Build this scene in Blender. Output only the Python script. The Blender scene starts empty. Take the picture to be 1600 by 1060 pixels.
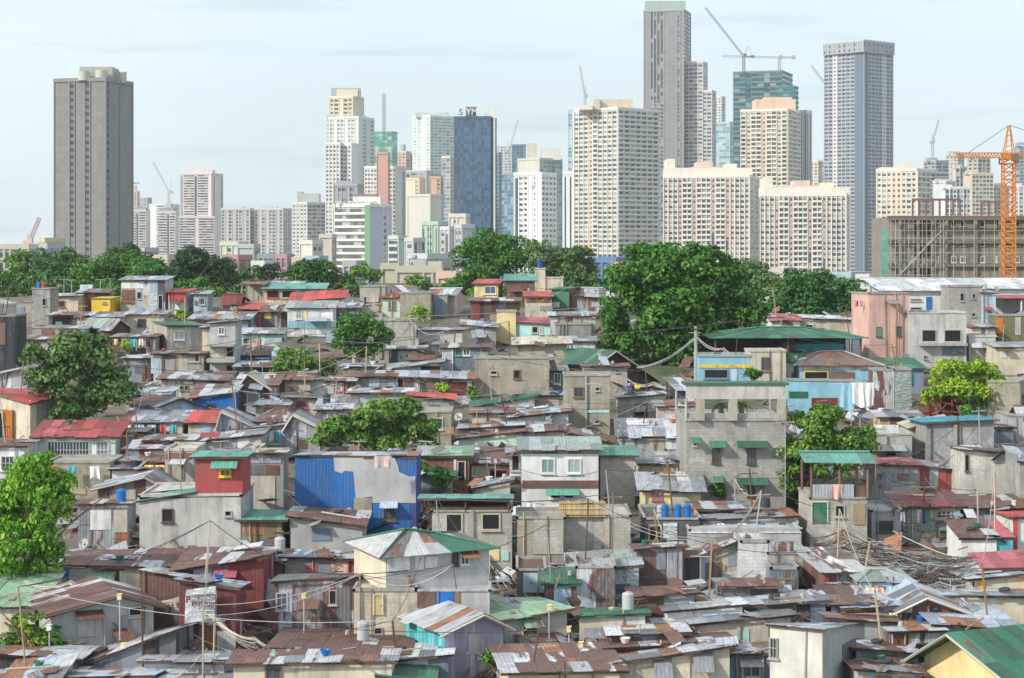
import bpy, math, random
import numpy as np
from mathutils import Vector
R = math.radians
rnd = random.Random(7)
# ------------------------------------------------------------------ camera, sky, sun, exposure
F, YH, ZC = 3200.0, 392.0, 31.4            # focal length in photo pixels, horizon row, camera height
SC = bpy.context.scene
COL = SC.collection
cam_d = bpy.data.cameras.new("camera"); cam = bpy.data.objects.new("camera", cam_d); COL.objects.link(cam)
cam.location = (0, 0, ZC); cam.rotation_euler = (R(90), 0, 0)
cam_d.sensor_width = 36; cam_d.lens = 36 * F / 1600; cam_d.shift_y = -(530 - YH) / 1600
cam_d.clip_start = 1; cam_d.clip_end = 20000
SC.camera = cam
SUN_AZ = (-0.82, -0.572); SUN_EL = 33
wd = bpy.data.worlds.new("World"); SC.world = wd; wd.use_nodes = True
nt = wd.node_tree; nt.nodes.clear()
def wn(t, **k):
    n = nt.nodes.new(t)
    for a, b in k.items(): setattr(n, a, b)
    return n
sky = wn("ShaderNodeTexSky", sky_type='NISHITA', sun_disc=False, sun_elevation=R(SUN_EL),
         sun_rotation=math.atan2(SUN_AZ[0], SUN_AZ[1]), air_density=1.0, dust_density=2.0, ozone_density=2.0)
bg1 = wn("ShaderNodeBackground"); bg1.inputs[1].default_value = 0.14
bg2 = wn("ShaderNodeBackground"); bg2.inputs[0].default_value = (0.80, 0.90, 0.95, 1); bg2.inputs[1].default_value = 1.13
tc = wn("ShaderNodeTexCoord"); mp = wn("ShaderNodeMapping"); mp.inputs['Scale'].default_value = (5, 5, 55)
mp.inputs['Location'].default_value = (1.3, 0.4, 2.1)
nz = wn("ShaderNodeTexNoise"); nz.inputs['Scale'].default_value = 1.6; nz.inputs['Detail'].default_value = 5; nz.inputs['Roughness'].default_value = .5
rp = wn("ShaderNodeValToRGB"); rp.color_ramp.elements[0].position = .56; rp.color_ramp.elements[1].position = .76
rp.color_ramp.elements[0].color = (0.79, 0.895, 0.955, 1); rp.color_ramp.elements[1].color = (0.62, 0.72, 0.80, 1)
mp2 = wn("ShaderNodeMapping"); mp2.inputs['Scale'].default_value = (2.2, 2.2, 7)
nz2 = wn("ShaderNodeTexNoise"); nz2.inputs['Scale'].default_value = 1.2; nz2.inputs['Detail'].default_value = 4
rp2 = wn("ShaderNodeMapRange"); rp2.inputs[1].default_value = .35; rp2.inputs[2].default_value = .7; rp2.inputs[3].default_value = .62; rp2.inputs[4].default_value = .92
mx = wn("ShaderNodeMixShader"); out = wn("ShaderNodeOutputWorld")
L = nt.links.new
L(sky.outputs[0], bg1.inputs[0]); L(tc.outputs['Generated'], mp.inputs[0]); L(mp.outputs[0], nz.inputs[0]); L(nz.outputs[0], rp.inputs[0]); L(rp.outputs[0], bg2.inputs[0])
L(tc.outputs['Generated'], mp2.inputs[0]); L(mp2.outputs[0], nz2.inputs[0]); L(nz2.outputs[0], rp2.inputs[0])
L(rp2.outputs[0], mx.inputs[0]); L(bg1.outputs[0], mx.inputs[1]); L(bg2.outputs[0], mx.inputs[2]); L(mx.outputs[0], out.inputs[0])
sd = bpy.data.lights.new("sun", 'SUN'); sd.energy = 3.9; sd.angle = R(3); sd.color = (1, 0.93, 0.83)
so = bpy.data.objects.new("sun", sd); COL.objects.link(so)
sv = Vector((SUN_AZ[0] * math.cos(R(SUN_EL)), SUN_AZ[1] * math.cos(R(SUN_EL)), math.sin(R(SUN_EL))))
so.rotation_euler = (-sv).to_track_quat('-Z', 'Y').to_euler()
SC.view_settings.view_transform = 'Standard'; SC.view_settings.look = 'None'
SC.view_settings.exposure = 0.17; SC.view_settings.gamma = 1.0
SC.cycles.max_bounces = 6; SC.cycles.volume_bounces = 1; SC.cycles.transparent_max_bounces = 4
SC.cycles.volume_step_rate = 10

# ------------------------------------------------------------------ geometry of the place
G = (YH - 57) / F; YP = 245.0; ZP = G * YP
def gz(Y):
    if Y <= YP: return G * Y
    if Y <= 365: return ZP
    if Y <= 620: return ZP * (1 - (Y - 365) / 255.0)
    return 0.0
def Yof(yb): return ZC * F / (yb - 57) if yb > 467 else (ZC - ZP) * F / max(yb - YH, 51)
def P(px, py, Y): return Vector(((px - 800) * Y / F, Y, ZC - (py - YH) * Y / F))
def zat(py, Y): return ZC - (py - YH) * Y / F
def pyat(z, Y): return YH + (ZC - z) * F / Y

# ------------------------------------------------------------------ objects, tags
def empty(name, loc=(0, 0, 0)):
    o = bpy.data.objects.new(name, None); COL.objects.link(o); o.location = loc; o.empty_display_size = .5
    return o
LABELS = {}
def tag(o, label=None, cat=None, group=None, kind=None):
    if label: o['label'] = label
    if cat: o['category'] = cat
    if group: o['group'] = group
    if kind: o['kind'] = kind
    return o
class MB:
    """collects faces and builds ONE mesh object; world coordinates, made local to the parent"""
    def __init__(s): s.v = []; s.f = []; s.uv = []; s.m = []
    def quad(s, a, b, c, d, mi=0, uv=None):
        i = len(s.v); s.v += [tuple(a), tuple(b), tuple(c), tuple(d)]; s.f.append((i, i+1, i+2, i+3)); s.m.append(mi)
        if uv is None:
            w = (Vector(b) - Vector(a)).length; h = (Vector(d) - Vector(a)).length
            uv = [(0, 0), (w, 0), (w, h), (0, h)]
        s.uv += uv
    def tri(s, a, b, c, mi=0):
        i = len(s.v); s.v += [tuple(a), tuple(b), tuple(c)]; s.f.append((i, i+1, i+2)); s.m.append(mi)
        w = (Vector(b) - Vector(a)).length
        s.uv += [(0, 0), (w, 0), (w/2, (Vector(c) - Vector(a)).length)]
    def ngon(s, pts, mi=0):
        i = len(s.v); s.v += [tuple(p) for p in pts]; s.f.append(tuple(range(i, i+len(pts)))); s.m.append(mi)
        o = Vector(pts[0]); 
        s.uv += [((Vector(p) - o).xy.length, p[2] - o.z) for p in pts]
    def prism(s, bot, top, mi=0, u0=0.0):
        """closed solid between two equal-length loops (counter-clockwise seen from the top), shared vertices"""
        n = len(bot); i = len(s.v); s.v += [tuple(p) for p in bot] + [tuple(p) for p in top]
        u = u0
        for k in range(n):
            k2 = (k+1) % n; w = (Vector(bot[k2]) - Vector(bot[k])).length; h = (Vector(top[k]) - Vector(bot[k])).length
            s.f.append((i+k, i+k2, i+n+k2, i+n+k)); s.uv += [(u, 0), (u+w, 0), (u+w, h), (u, h)]; s.m.append(mi); u += w
        o = Vector(bot[0])
        s.f.append(tuple(i+n+k for k in range(n))); s.uv += [(p[0]-o.x, p[1]-o.y) for p in top]; s.m.append(mi)
        s.f.append(tuple(i+k for k in reversed(range(n)))); s.uv += [(p[0]-o.x, p[1]-o.y) for p in reversed(bot)]; s.m.append(mi)
    def box(s, o, ax, ay, az, mi=0):
        o, ax, ay, az = map(Vector, (o, ax, ay, az))
        if ax.cross(ay).dot(az) < 0: o = o + ax; ax = -ax
        bot = [o, o+ax, o+ax+ay, o+ay]; s.prism(bot, [p+az for p in bot], mi)
    def cbox(s, c, x, y, z, mi=0):
        s.box((c[0]-x/2, c[1]-y/2, c[2]), (x, 0, 0), (0, y, 0), (0, 0, z), mi)
    def slab(s, A, B, C, D, t, mi=0, uv=None):
        """thin plate: A B C D seen from outside/above, thickness t behind it"""
        A, B, C, D = map(Vector, (A, B, C, D)); n = (B-A).cross(D-A)
        if n.length < 1e-9: return
        n = n.normalized() * t; i = len(s.v)
        s.v += [tuple(p) for p in (A, B, C, D, A-n, B-n, C-n, D-n)]
        w = (B-A).length; h = (D-A).length
        uv = uv or [(0, 0), (w, 0), (w, h), (0, h)]
        s.f += [(i, i+1, i+2, i+3), (i+7, i+6, i+5, i+4), (i, i+4, i+5, i+1), (i+1, i+5, i+6, i+2), (i+2, i+6, i+7, i+3), (i+3, i+7, i+4, i)]
        a, b, c, d = uv
        s.uv += [a, b, c, d, d, c, b, a, a, a, b, b, b, b, c, c, c, c, d, d, d, d, a, a]
        s.m += [mi]*6
    def tube(s, p0, p1, r0, r1=None, n=5, mi=0):
        p0, p1 = Vector(p0), Vector(p1); r1 = r0 if r1 is None else r1
        d = (p1-p0)
        if d.length < 1e-6: return
        d.normalize(); a = d.orthogonal().normalized(); b = d.cross(a)
        c = [(math.cos(2*math.pi*k/n), math.sin(2*math.pi*k/n)) for k in range(n)]
        s.prism([p0+(a*x+b*y)*r0 for x, y in c], [p1+(a*x+b*y)*r1 for x, y in c], mi)
    def path(s, pts, r, n=4, mi=0, r1=None):
        pts = [Vector(p) for p in pts]; m = len(pts); i0 = len(s.v)
        for j, p in enumerate(pts):
            d = (pts[min(j+1, m-1)] - pts[max(j-1, 0)]).normalized(); a = d.cross(Vector((0.03, 0.02, 1))).normalized(); b = a.cross(d)
            rr = r if r1 is None else r + (r1-r)*j/(m-1)
            for k in range(n):
                t = 2*math.pi*k/n; s.v.append(tuple(p + (a*math.cos(t) + b*math.sin(t))*rr))
        for j in range(m-1):
            for k in range(n):
                k2 = (k+1) % n; s.f.append((i0+j*n+k, i0+j*n+k2, i0+(j+1)*n+k2, i0+(j+1)*n+k)); s.uv += [(0, 0), (.1, 0), (.1, 1), (0, 1)]; s.m.append(mi)
    def build(s, name, mats, parent=None, smooth=False):
        if not s.f: return None
        me = bpy.data.meshes.new(name)
        inv = parent.matrix_basis.translation if parent else Vector((0, 0, 0))
        p = parent
        off = Vector((0, 0, 0))
        while p is not None: off += p.location; p = p.parent
        v = [(x-off.x, y-off.y, z-off.z) for x, y, z in s.v] if parent else s.v
        me.from_pydata(v, [], s.f); me.update()
        ul = me.uv_layers.new(name="UVMap"); ul.data.foreach_set("uv", np.array(s.uv, dtype=np.float32).ravel())
        if not isinstance(mats, (list, tuple)): mats = [mats]
        for m in mats: me.materials.append(m)
        if len(mats) > 1: me.polygons.foreach_set("material_index", s.m)
        if smooth: me.polygons.foreach_set("use_smooth", [True]*len(s.f))
        o = bpy.data.objects.new(name, me); COL.objects.link(o); o.parent = parent
        return o

# ------------------------------------------------------------------ materials
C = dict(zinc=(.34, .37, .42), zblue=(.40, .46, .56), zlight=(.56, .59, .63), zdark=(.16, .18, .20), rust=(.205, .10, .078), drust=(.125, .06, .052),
    orust=(.36, .15, .07), brown=(.19, .12, .095), red=(.55, .07, .06), rred=(.40, .08, .08), maroon=(.20, .035, .04), rose=(.46, .11, .14), green=(.04, .19, .11),
    dgreen=(.025, .12, .07), pgreen=(.26, .42, .28), teal=(.12, .36, .29), cream=(.62, .56, .44), white=(.70, .71, .70), lgrey=(.44, .45, .46),
    grey=(.40, .41, .41), dgrey=(.13, .14, .15), char=(.05, .055, .065), cement=(.40, .39, .36), sand=(.42, .385, .31), beige=(.52, .48, .41), bgrey=(.50, .48, .43),
    yellow=(.80, .55, .05), pyellow=(.76, .62, .32), blue=(.015, .15, .46), dblue=(.03, .07, .28), sky=(.26, .50, .62), lblue=(.44, .57, .70), slate=(.20, .26, .34),
    mint=(.42, .70, .64), pmint=(.60, .72, .62), pink=(.66, .42, .36), ppink=(.60, .47, .45), mauve=(.40, .34, .42), lilac=(.40, .39, .50), olive=(.22, .21, .12),
    wood=(.26, .17, .10), dwood=(.11, .07, .05), pwood=(.45, .35, .22), orange=(.60, .20, .035), tan=(.55, .42, .20), aqua=(.10, .45, .50), black=(.015, .016, .02),
    tarp=(.30, .36, .34), silver=(.50, .53, .57), wgreen=(.022, .14, .082), bright=(.04, .30, .42), stain=(.50, .50, .47), fade=(.62, .60, .56))
_mats = {}
def newmat(name):
    m = bpy.data.materials.new(name); m.use_nodes = True; n = m.node_tree; n.nodes.clear()
    return m, n
class NB:
    def __init__(s, name):
        s.m, s.t = newmat(name); s.o = s.n("ShaderNodeOutputMaterial"); s.b = s.n("ShaderNodeBsdfPrincipled"); s.l(s.b.outputs[0], s.o.inputs[0])
        s.b.inputs['Specular IOR Level'].default_value = .25
    def n(s, t, **k):
        x = s.t.nodes.new(t)
        for a, b in k.items(): setattr(x, a, b)
        return x
    def l(s, a, b): s.t.links.new(a, b)
    def math(s, op, a, b=0.0, clamp=False):
        x = s.n("ShaderNodeMath", operation=op, use_clamp=clamp)
        for i, q in enumerate((a, b)):
            if isinstance(q, (int, float)): x.inputs[i].default_value = q
            else: s.l(q, x.inputs[i])
        return x.outputs[0]
    def mix(s, f, a, b, blend='MIX'):
        x = s.n("ShaderNodeMix", data_type='RGBA', blend_type=blend); 
        for i, q in ((0, f), (6, a), (7, b)):
            if isinstance(q, (int, float)): x.inputs[i].default_value = q
            elif isinstance(q, tuple): x.inputs[i].default_value = (*q, 1) if len(q) == 3 else q
            else: s.l(q, x.inputs[i])
        return x.outputs[2]
    def noise(s, vec, scale, detail=4, rough=.55, dist=0.0):
        x = s.n("ShaderNodeTexNoise"); x.inputs['Scale'].default_value = scale; x.inputs['Detail'].default_value = detail
        x.inputs['Roughness'].default_value = rough; x.inputs['Distortion'].default_value = dist
        if vec is not None: s.l(vec, x.inputs['Vector'])
        return x.outputs[0]
    def ramp(s, v, lo, hi, a=0.0, b=1.0):
        x = s.n("ShaderNodeMapRange"); s.l(v, x.inputs[0]); x.inputs[1].default_value = lo; x.inputs[2].default_value = hi
        x.inputs[3].default_value = a; x.inputs[4].default_value = b; return x.outputs[0]
    def rand(s, extra=0.0):
        g = s.n("ShaderNodeNewGeometry"); o = s.n("ShaderNodeObjectInfo")
        return s.math('FRACT', s.math('ADD', s.math('ADD', g.outputs['Random Per Island'], o.outputs['Random']), extra))
    def uv(s, sx=1, sy=1):
        t = s.n("ShaderNodeTexCoord"); o = s.n("ShaderNodeObjectInfo"); m = s.n("ShaderNodeMapping"); m.inputs['Scale'].default_value = (sx, sy, 1)
        s.l(t.outputs['UV'], m.inputs[0])
        a = s.n("ShaderNodeVectorMath", operation='ADD'); c = s.n("ShaderNodeCombineXYZ")
        s.l(s.math('MULTIPLY', s.rand(), 37.0), c.inputs[2])
        s.l(m.outputs[0], a.inputs[0]); s.l(c.outputs[0], a.inputs[1]); return a.outputs[0]
    def wpos(s, sx=1, sy=1, sz=1):
        g = s.n("ShaderNodeNewGeometry"); m = s.n("ShaderNodeMapping"); m.inputs['Scale'].default_value = (sx, sy, sz)
        s.l(g.outputs['Position'], m.inputs[0]); return m.outputs[0]
    def bump(s, h, strength=.5, dist=.02):
        x = s.n("ShaderNodeBump"); x.inputs['Strength'].default_value = strength; x.inputs['Distance'].default_value = dist; s.l(h, x.inputs['Height']); s.l(x.outputs[0], s.b.inputs['Normal'])
    def col(s, c):
        if isinstance(c, tuple): s.b.inputs['Base Color'].default_value = (*c, 1)
        else: s.l(c, s.b.inputs['Base Color'])
    def rough(s, v): s.b.inputs['Roughness'].default_value = v
def cc(c): return C[c] if isinstance(c, str) else c
def sc(c, k): return tuple(min(.9, x*k) for x in cc(c))
def sheet(c, rust=.3, alt=None, altp=.2, pitch=.19):
    key = ('sheet', cc(c), rust, alt, altp)
    if key in _mats: return _mats[key]
    b = NB('corrugated_sheet'); c = cc(c); r1 = b.rand(); r2 = b.rand(.37)
    col = b.mix(r1, sc(c, .72), sc(c, 1.28))
    if alt:
        col = b.mix(b.math('LESS_THAN', b.rand(.61), altp), col, b.mix(r2, sc(alt, .75), sc(alt, 1.3)))
        if altp > .1 and (rust > .14 or cc(c) == C['zblue']) and cc(c) != C['rred']: col = b.mix(b.math('LESS_THAN', b.rand(.23), altp*.45), col, C['zlight']); col = b.mix(b.math('LESS_THAN', b.rand(.77), altp*.45), col, C['zdark']); col = b.mix(b.math('LESS_THAN', b.rand(.51), altp*.35), col, C['orust'])
    n1 = b.noise(b.uv(1.4, .45), 1.0, 6, .62, .4)
    thr = .68 - .36*rust
    rc = b.mix(b.noise(b.uv(5, 5), 1.0, 3), C['drust'], C['rust'])
    rc = b.mix(b.ramp(b.noise(b.uv(9, 2), 1.0, 3), .62, .75), rc, C['orust'])
    f = b.math('ADD', n1, b.math('MULTIPLY', b.math('SUBTRACT', r2, .5), .22))
    col = b.mix(b.ramp(f, thr, thr+.09), col, rc)
    col = b.mix(b.ramp(b.noise(b.uv(2.5, 1.2), 1.0, 5), .35, .75, .0, .45), col, (.16, .14, .12), 'MIX')
    x = b.n("ShaderNodeSeparateXYZ"); t = b.n("ShaderNodeTexCoord"); b.l(t.outputs['UV'], x.inputs[0])
    h = b.math('SINE', b.math('MULTIPLY', x.outputs[0], 2*math.pi/pitch))
    col = b.mix(b.ramp(b.noise(b.uv(9, .9), 1.0, 5, .7), .42, .72, 0, .42), col, (.05, .045, .045))
    col = b.mix(b.ramp(b.noise(b.uv(7, 1.6), 1.0, 6, .75, .3), .56, .70, 0, .38), col, sc(c, 1.7))
    b.col(col); b.bump(h, .30, .02); b.rough(.62); b.b.inputs['Metallic'].default_value = .12
    _mats[key] = b.m; return b.m
def plaster(c, dirt=.6):
    key = ('pl', cc(c), dirt)
    if key in _mats: return _mats[key]
    b = NB('stained_plaster'); c = cc(c)
    col = b.mix(b.ramp(b.noise(b.uv(.55, .4), 1.0, 7, .68), .32, .68), sc(c, .74), sc(c, 1.10))
    col = b.mix(b.ramp(b.noise(b.uv(2.2, .28), 1.0, 6, .65), .48, .72, 0, dirt), col, (.13, .12, .10))
    col = b.mix(b.ramp(b.noise(b.uv(3.5, 3.5), 1.0, 6, .7), .58, .66, 0, dirt*.55), col, (.20, .18, .15))
    col = b.mix(b.ramp(b.noise(b.uv(.8, .8), 1.0, 3, .5, 1.), .60, .64, 0, .35*dirt), col, sc(c, 1.35))
    b.col(col); b.bump(b.noise(b.uv(9, 9), 1.0, 3), .25, .02); b.rough(.85)
    _mats[key] = b.m; return b.m
def block(c, bw=.42, bh=.2, dirt=.5):
    key = ('bl', cc(c), bw, dirt)
    if key in _mats: return _mats[key]
    b = NB('hollow_block_wall'); c = cc(c)
    t = b.n("ShaderNodeTexBrick"); t.inputs['Scale'].default_value = 1; t.inputs['Brick Width'].default_value = bw; t.inputs['Row Height'].default_value = bh
    t.inputs['Mortar Size'].default_value = .014; t.inputs['Mortar Smooth'].default_value = .5; t.inputs['Color1'].default_value = (*sc(c, .80), 1); t.inputs['Color2'].default_value = (*sc(c, 1.02), 1)
    t.inputs['Mortar'].default_value = (*sc(c, .62), 1); tc_ = b.n("ShaderNodeTexCoord"); b.l(tc_.outputs['UV'], t.inputs['Vector'])
    col = b.mix(b.ramp(b.noise(b.uv(.45, .45), 1.0, 6, .65), .38, .62, 0, .75), t.outputs[0], sc(c, .58))
    col = b.mix(b.ramp(b.noise(b.uv(2.0, .25), 1.0, 6, .65), .50, .72, 0, dirt), col, (.08, .075, .06))
    col = b.mix(b.ramp(b.noise(b.uv(.9, .9), 1.0, 4, .6), .60, .66, 0, .5), col, sc(c, 1.15))
    b.col(col); b.bump(t.outputs['Fac'], -.5, .02); b.rough(.92)
    _mats[key] = b.m; return b.m
def boards(c, var=.5):
    key = ('bo', cc(c), var)
    if key in _mats: return _mats[key]
    b = NB('weathered_boards'); c = cc(c); r = b.rand()
    col = b.mix(r, sc(c, 1-var*.6), sc(c, 1+var*.6))
    col = b.mix(b.ramp(b.noise(b.uv(7, .7), 1.0, 5), .4, .7, 0, .5), col, sc(c, .35))
    col = b.mix(b.ramp(b.noise(b.uv(1.1, .6), 1.0, 5), .55, .7, 0, .4), col, (.20, .17, .14))
    b.col(col); b.rough(.85)
    _mats[key] = b.m; return b.m
def patch(cols, rust=.3):
    """patched wall: every panel its own colour out of the list"""
    key = ('pa', cols, rust)
    if key in _mats: return _mats[key]
    b = NB('patched_panels'); r = b.rand(.2); cs = [C[k] for k in cols.split(',')]
    rp_ = b.n("ShaderNodeValToRGB"); rp_.color_ramp.interpolation = 'CONSTANT'; e = rp_.color_ramp.elements
    for i, q in enumerate(cs):
        if i < 2: el = e[i]; el.position = i/len(cs)
        else: el = e.new(i/len(cs))
        el.color = (*q, 1)
    b.l(r, rp_.inputs[0])
    col = b.mix(b.noise(b.uv(.8, .8), 1.0, 5), (.45, .45, .45), (1, 1, 1)); col = b.mix(1.0, rp_.outputs[0], col, 'MULTIPLY')
    col = b.mix(b.ramp(b.noise(b.uv(1.6, .5), 1.0, 6, .65), .66-.3*rust, .76-.3*rust), col, C['drust'])
    col = b.mix(b.ramp(b.noise(b.uv(3, .3), 1.0, 6), .5, .75, 0, .5), col, (.07, .06, .055))
    b.col(col); b.rough(.75)
    _mats[key] = b.m; return b.m
def plain(c, rough=.6, var=.15, metal=0):
    key = ('plain', cc(c), rough, var, metal)
    if key in _mats: return _mats[key]
    b = NB('painted_surface'); c = cc(c)
    col = b.mix(b.rand(), sc(c, 1-var), sc(c, 1+var)); col = b.mix(b.ramp(b.noise(b.wpos(), 1.3, 5), .45, .8, 0, .3), col, sc(c, .5))
    b.col(col); b.rough(rough); b.b.inputs['Metallic'].default_value = metal
    _mats[key] = b.m; return b.m
def tarpm(c):
    key = ('tarp', cc(c))
    if key in _mats: return _mats[key]
    b = NB('crumpled_tarpaulin'); c = cc(c); n = b.noise(b.uv(.9, 2.2), 1.0, 5, .6, 1.5)
    b.col(b.mix(n, sc(c, .6), sc(c, 1.5))); b.bump(n, 1.0, .3); b.rough(.4)
    _mats[key] = b.m; return b.m
def glass(c=(.06, .08, .10), light=(.30, .34, .36), p=.2, rough=.25):
    key = ('glass', c, light, p)
    if key in _mats: return _mats[key]
    b = NB('window_glass'); r = b.rand()
    col = b.mix(r, sc(c, .6), sc(c, 1.5)); col = b.mix(b.math('LESS_THAN', b.rand(.43), p), col, b.mix(r, sc(light, .6), light))
    b.col(col); b.rough(rough); b.b.inputs['Specular IOR Level'].default_value = .5
    _mats[key] = b.m; return b.m
def tower_wall(c, dirt=.25, panel=None):
    key = ('tw', cc(c), dirt, panel)
    if key in _mats: return _mats[key]
    b = NB('tower_wall'); c = cc(c)
    col = b.mix(b.noise(b.wpos(.08, .08, .03), 1.0, 4), sc(c, .88), sc(c, 1.08))
    if panel:
        t = b.n("ShaderNodeTexBrick"); t.offset = 0; t.inputs['Scale'].default_value = 1; t.inputs['Brick Width'].default_value = panel; t.inputs['Row Height'].default_value = 3.0
        t.inputs['Mortar Size'].default_value = .07; t.inputs['Color1'].default_value = (.86, .86, .86, 1); t.inputs['Color2'].default_value = (1, 1, 1, 1); t.inputs['Mortar'].default_value = (.62, .62, .62, 1)
        q = b.n("ShaderNodeTexCoord"); b.l(q.outputs['UV'], t.inputs['Vector']); col = b.mix(1.0, col, t.outputs[0], 'MULTIPLY')
    col = b.mix(b.ramp(b.noise(b.wpos(.5, .5, .02), 1.0, 5), .5, .8, 0, dirt), col, (.16, .15, .14))
    b.col(col); b.rough(.8)
    _mats[key] = b.m; return b.m
def leafm(c1, c2, c3):
    key = ('leaf', c1, c2, c3)
    if key in _mats: return _mats[key]
    m, t = newmat('leaves'); n = t.nodes.new; l = t.links.new
    o = n("ShaderNodeOutputMaterial"); d = n("ShaderNodeBsdfPrincipled"); tr = n("ShaderNodeBsdfTranslucent"); mx_ = n("ShaderNodeMixShader"); mx_.inputs[0].default_value = .22
    g = n("ShaderNodeNewGeometry"); rp_ = n("ShaderNodeValToRGB"); e = rp_.color_ramp.elements; e[0].color = (*c1, 1); e[1].color = (*c3, 1); e[1].position = 1; k = e.new(.5); k.color = (*c2, 1)
    nz_ = n("ShaderNodeTexNoise"); nz_.inputs['Scale'].default_value = .45; nz_.inputs['Detail'].default_value = 3; l(g.outputs['Position'], nz_.inputs['Vector'])
    a = n("ShaderNodeMath"); a.operation = 'MULTIPLY_ADD'; l(g.outputs['Random Per Island'], a.inputs[0]); a.inputs[1].default_value = .55
    s_ = n("ShaderNodeMapRange"); l(nz_.outputs[0], s_.inputs[0]); s_.inputs[1].default_value = .3; s_.inputs[2].default_value = .7; s_.inputs[3].default_value = -.05; s_.inputs[4].default_value = .5
    l(s_.outputs[0], a.inputs[2]); l(a.outputs[0], rp_.inputs[0])
    l(rp_.outputs[0], d.inputs['Base Color']); l(rp_.outputs[0], tr.inputs[0]); d.inputs['Roughness'].default_value = .55; d.inputs['Specular IOR Level'].default_value = .3
    l(d.outputs[0], mx_.inputs[1]); l(tr.outputs[0], mx_.inputs[2]); l(mx_.outputs[0], o.inputs[0])
    _mats[key] = m; return m
GLASS = glass(); OPENING_SHADE = plain('black', .8, .3)  # the black one paints in the shade inside openings and doorways

# wall and roof material shorthands, e.g. 'pl:cream', 'bl:sand', 'sh:rust', 'wd:brown', 'pa:mix', 'tp:silver'
PATCHES = dict(mix='zinc,white,rust,beige,zlight,dgrey,grey,brown,lblue,cream,zinc,char', white='white,zlight,cream,lgrey,lblue,white,dgrey,beige', rust='rust,drust,zinc,orust,maroon,brown',
    dark='dgrey,drust,dwood,zdark,slate,brown,char,lgrey,zinc', pinkg='ppink,zlight,lgrey,beige,rred,grey', cream='cream,beige,white,sand,rust,grey', wood='wood,pwood,brown,dwood,beige,rust,white,zinc')
def wallmat(s):
    k, c = s.split(':')
    if k == 'pl': return plaster(c)
    if k == 'pc': return plaster(c, .28)
    if k == 'bl': return block(c)
    if k == 'sh': return sheet(c, .22, 'zinc', .12)
    if k == 'sr': return sheet(c, .6, 'zlight', .25)
    if k == 'sd': return sheet(c, .0, c, .0)
    if k == 'wd': return boards(c)
    if k == 'pa': return patch(PATCHES[c])
    if k == 'tp': return tarpm(c)
    if k == 'op': return boards(c)
PANEL = {'sh': .85, 'sr': .85, 'sd': 1.2, 'wd': .28, 'pa': .8, 'tp': 99, 'pl': 99, 'pc': 99, 'bl': 99, 'op': 1.0}
def roofmat(c):
    T = dict(zinc=('zinc', .28, 'zblue', .3), zblue=('zblue', .10, 'zinc', .3), zlight=('zlight', .15, 'zinc', .35), rust=('rust', .6, 'zinc', .34), drust=('drust', .7, 'rust', .3),
        mix=('zinc', .45, 'rust', .4), stripe=('zlight', .35, 'rust', .5), red=('red', .1, 'rred', .3), redp=('rred', .3, 'rose', .4), green=('wgreen', .08, 'green', .3), dgreen=('dgreen', .05, 'green', .3),
        pgreen=('pgreen', .12, 'zinc', .12), teal=('teal', .08, 'teal', .0), brown=('brown', .5, 'drust', .3), maroon=('maroon', .4, 'drust', .2), white=('white', .05, 'zlight', .3), rustwhite=('rust', .55, 'zlight', .42),
        rose=('rose', .05, 'rred', .2), dark=('dgrey', .35, 'drust', .3), bright=('bright', .0, 'bright', .0), greyteal=('tarp', .1, 'zinc', .3), cream=('cream', .1, 'beige', .3), yellow=('yellow', .0, 'yellow', 0), dblue=('slate', .1, 'zblue', .3), whiter=('zlight', .42, 'white', .4))
    a = T[c]; return sheet(*a)
ROOFW = dict(zinc='grey zinc', zblue='blue-grey zinc', zlight='pale zinc', rust='rusty', drust='dark rusty', mix='rust-patched', stripe='striped rusty', red='red', redp='faded red', green='green', dgreen='dark green',
    pgreen='pale green', teal='teal', brown='brown', maroon='maroon', white='white', rustwhite='rust-streaked white', rose='rose red', dark='dark grey', bright='blue-edged', greyteal='grey-green', cream='cream', yellow='yellow', dblue='slate blue', whiter='rust-stained pale')
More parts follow.
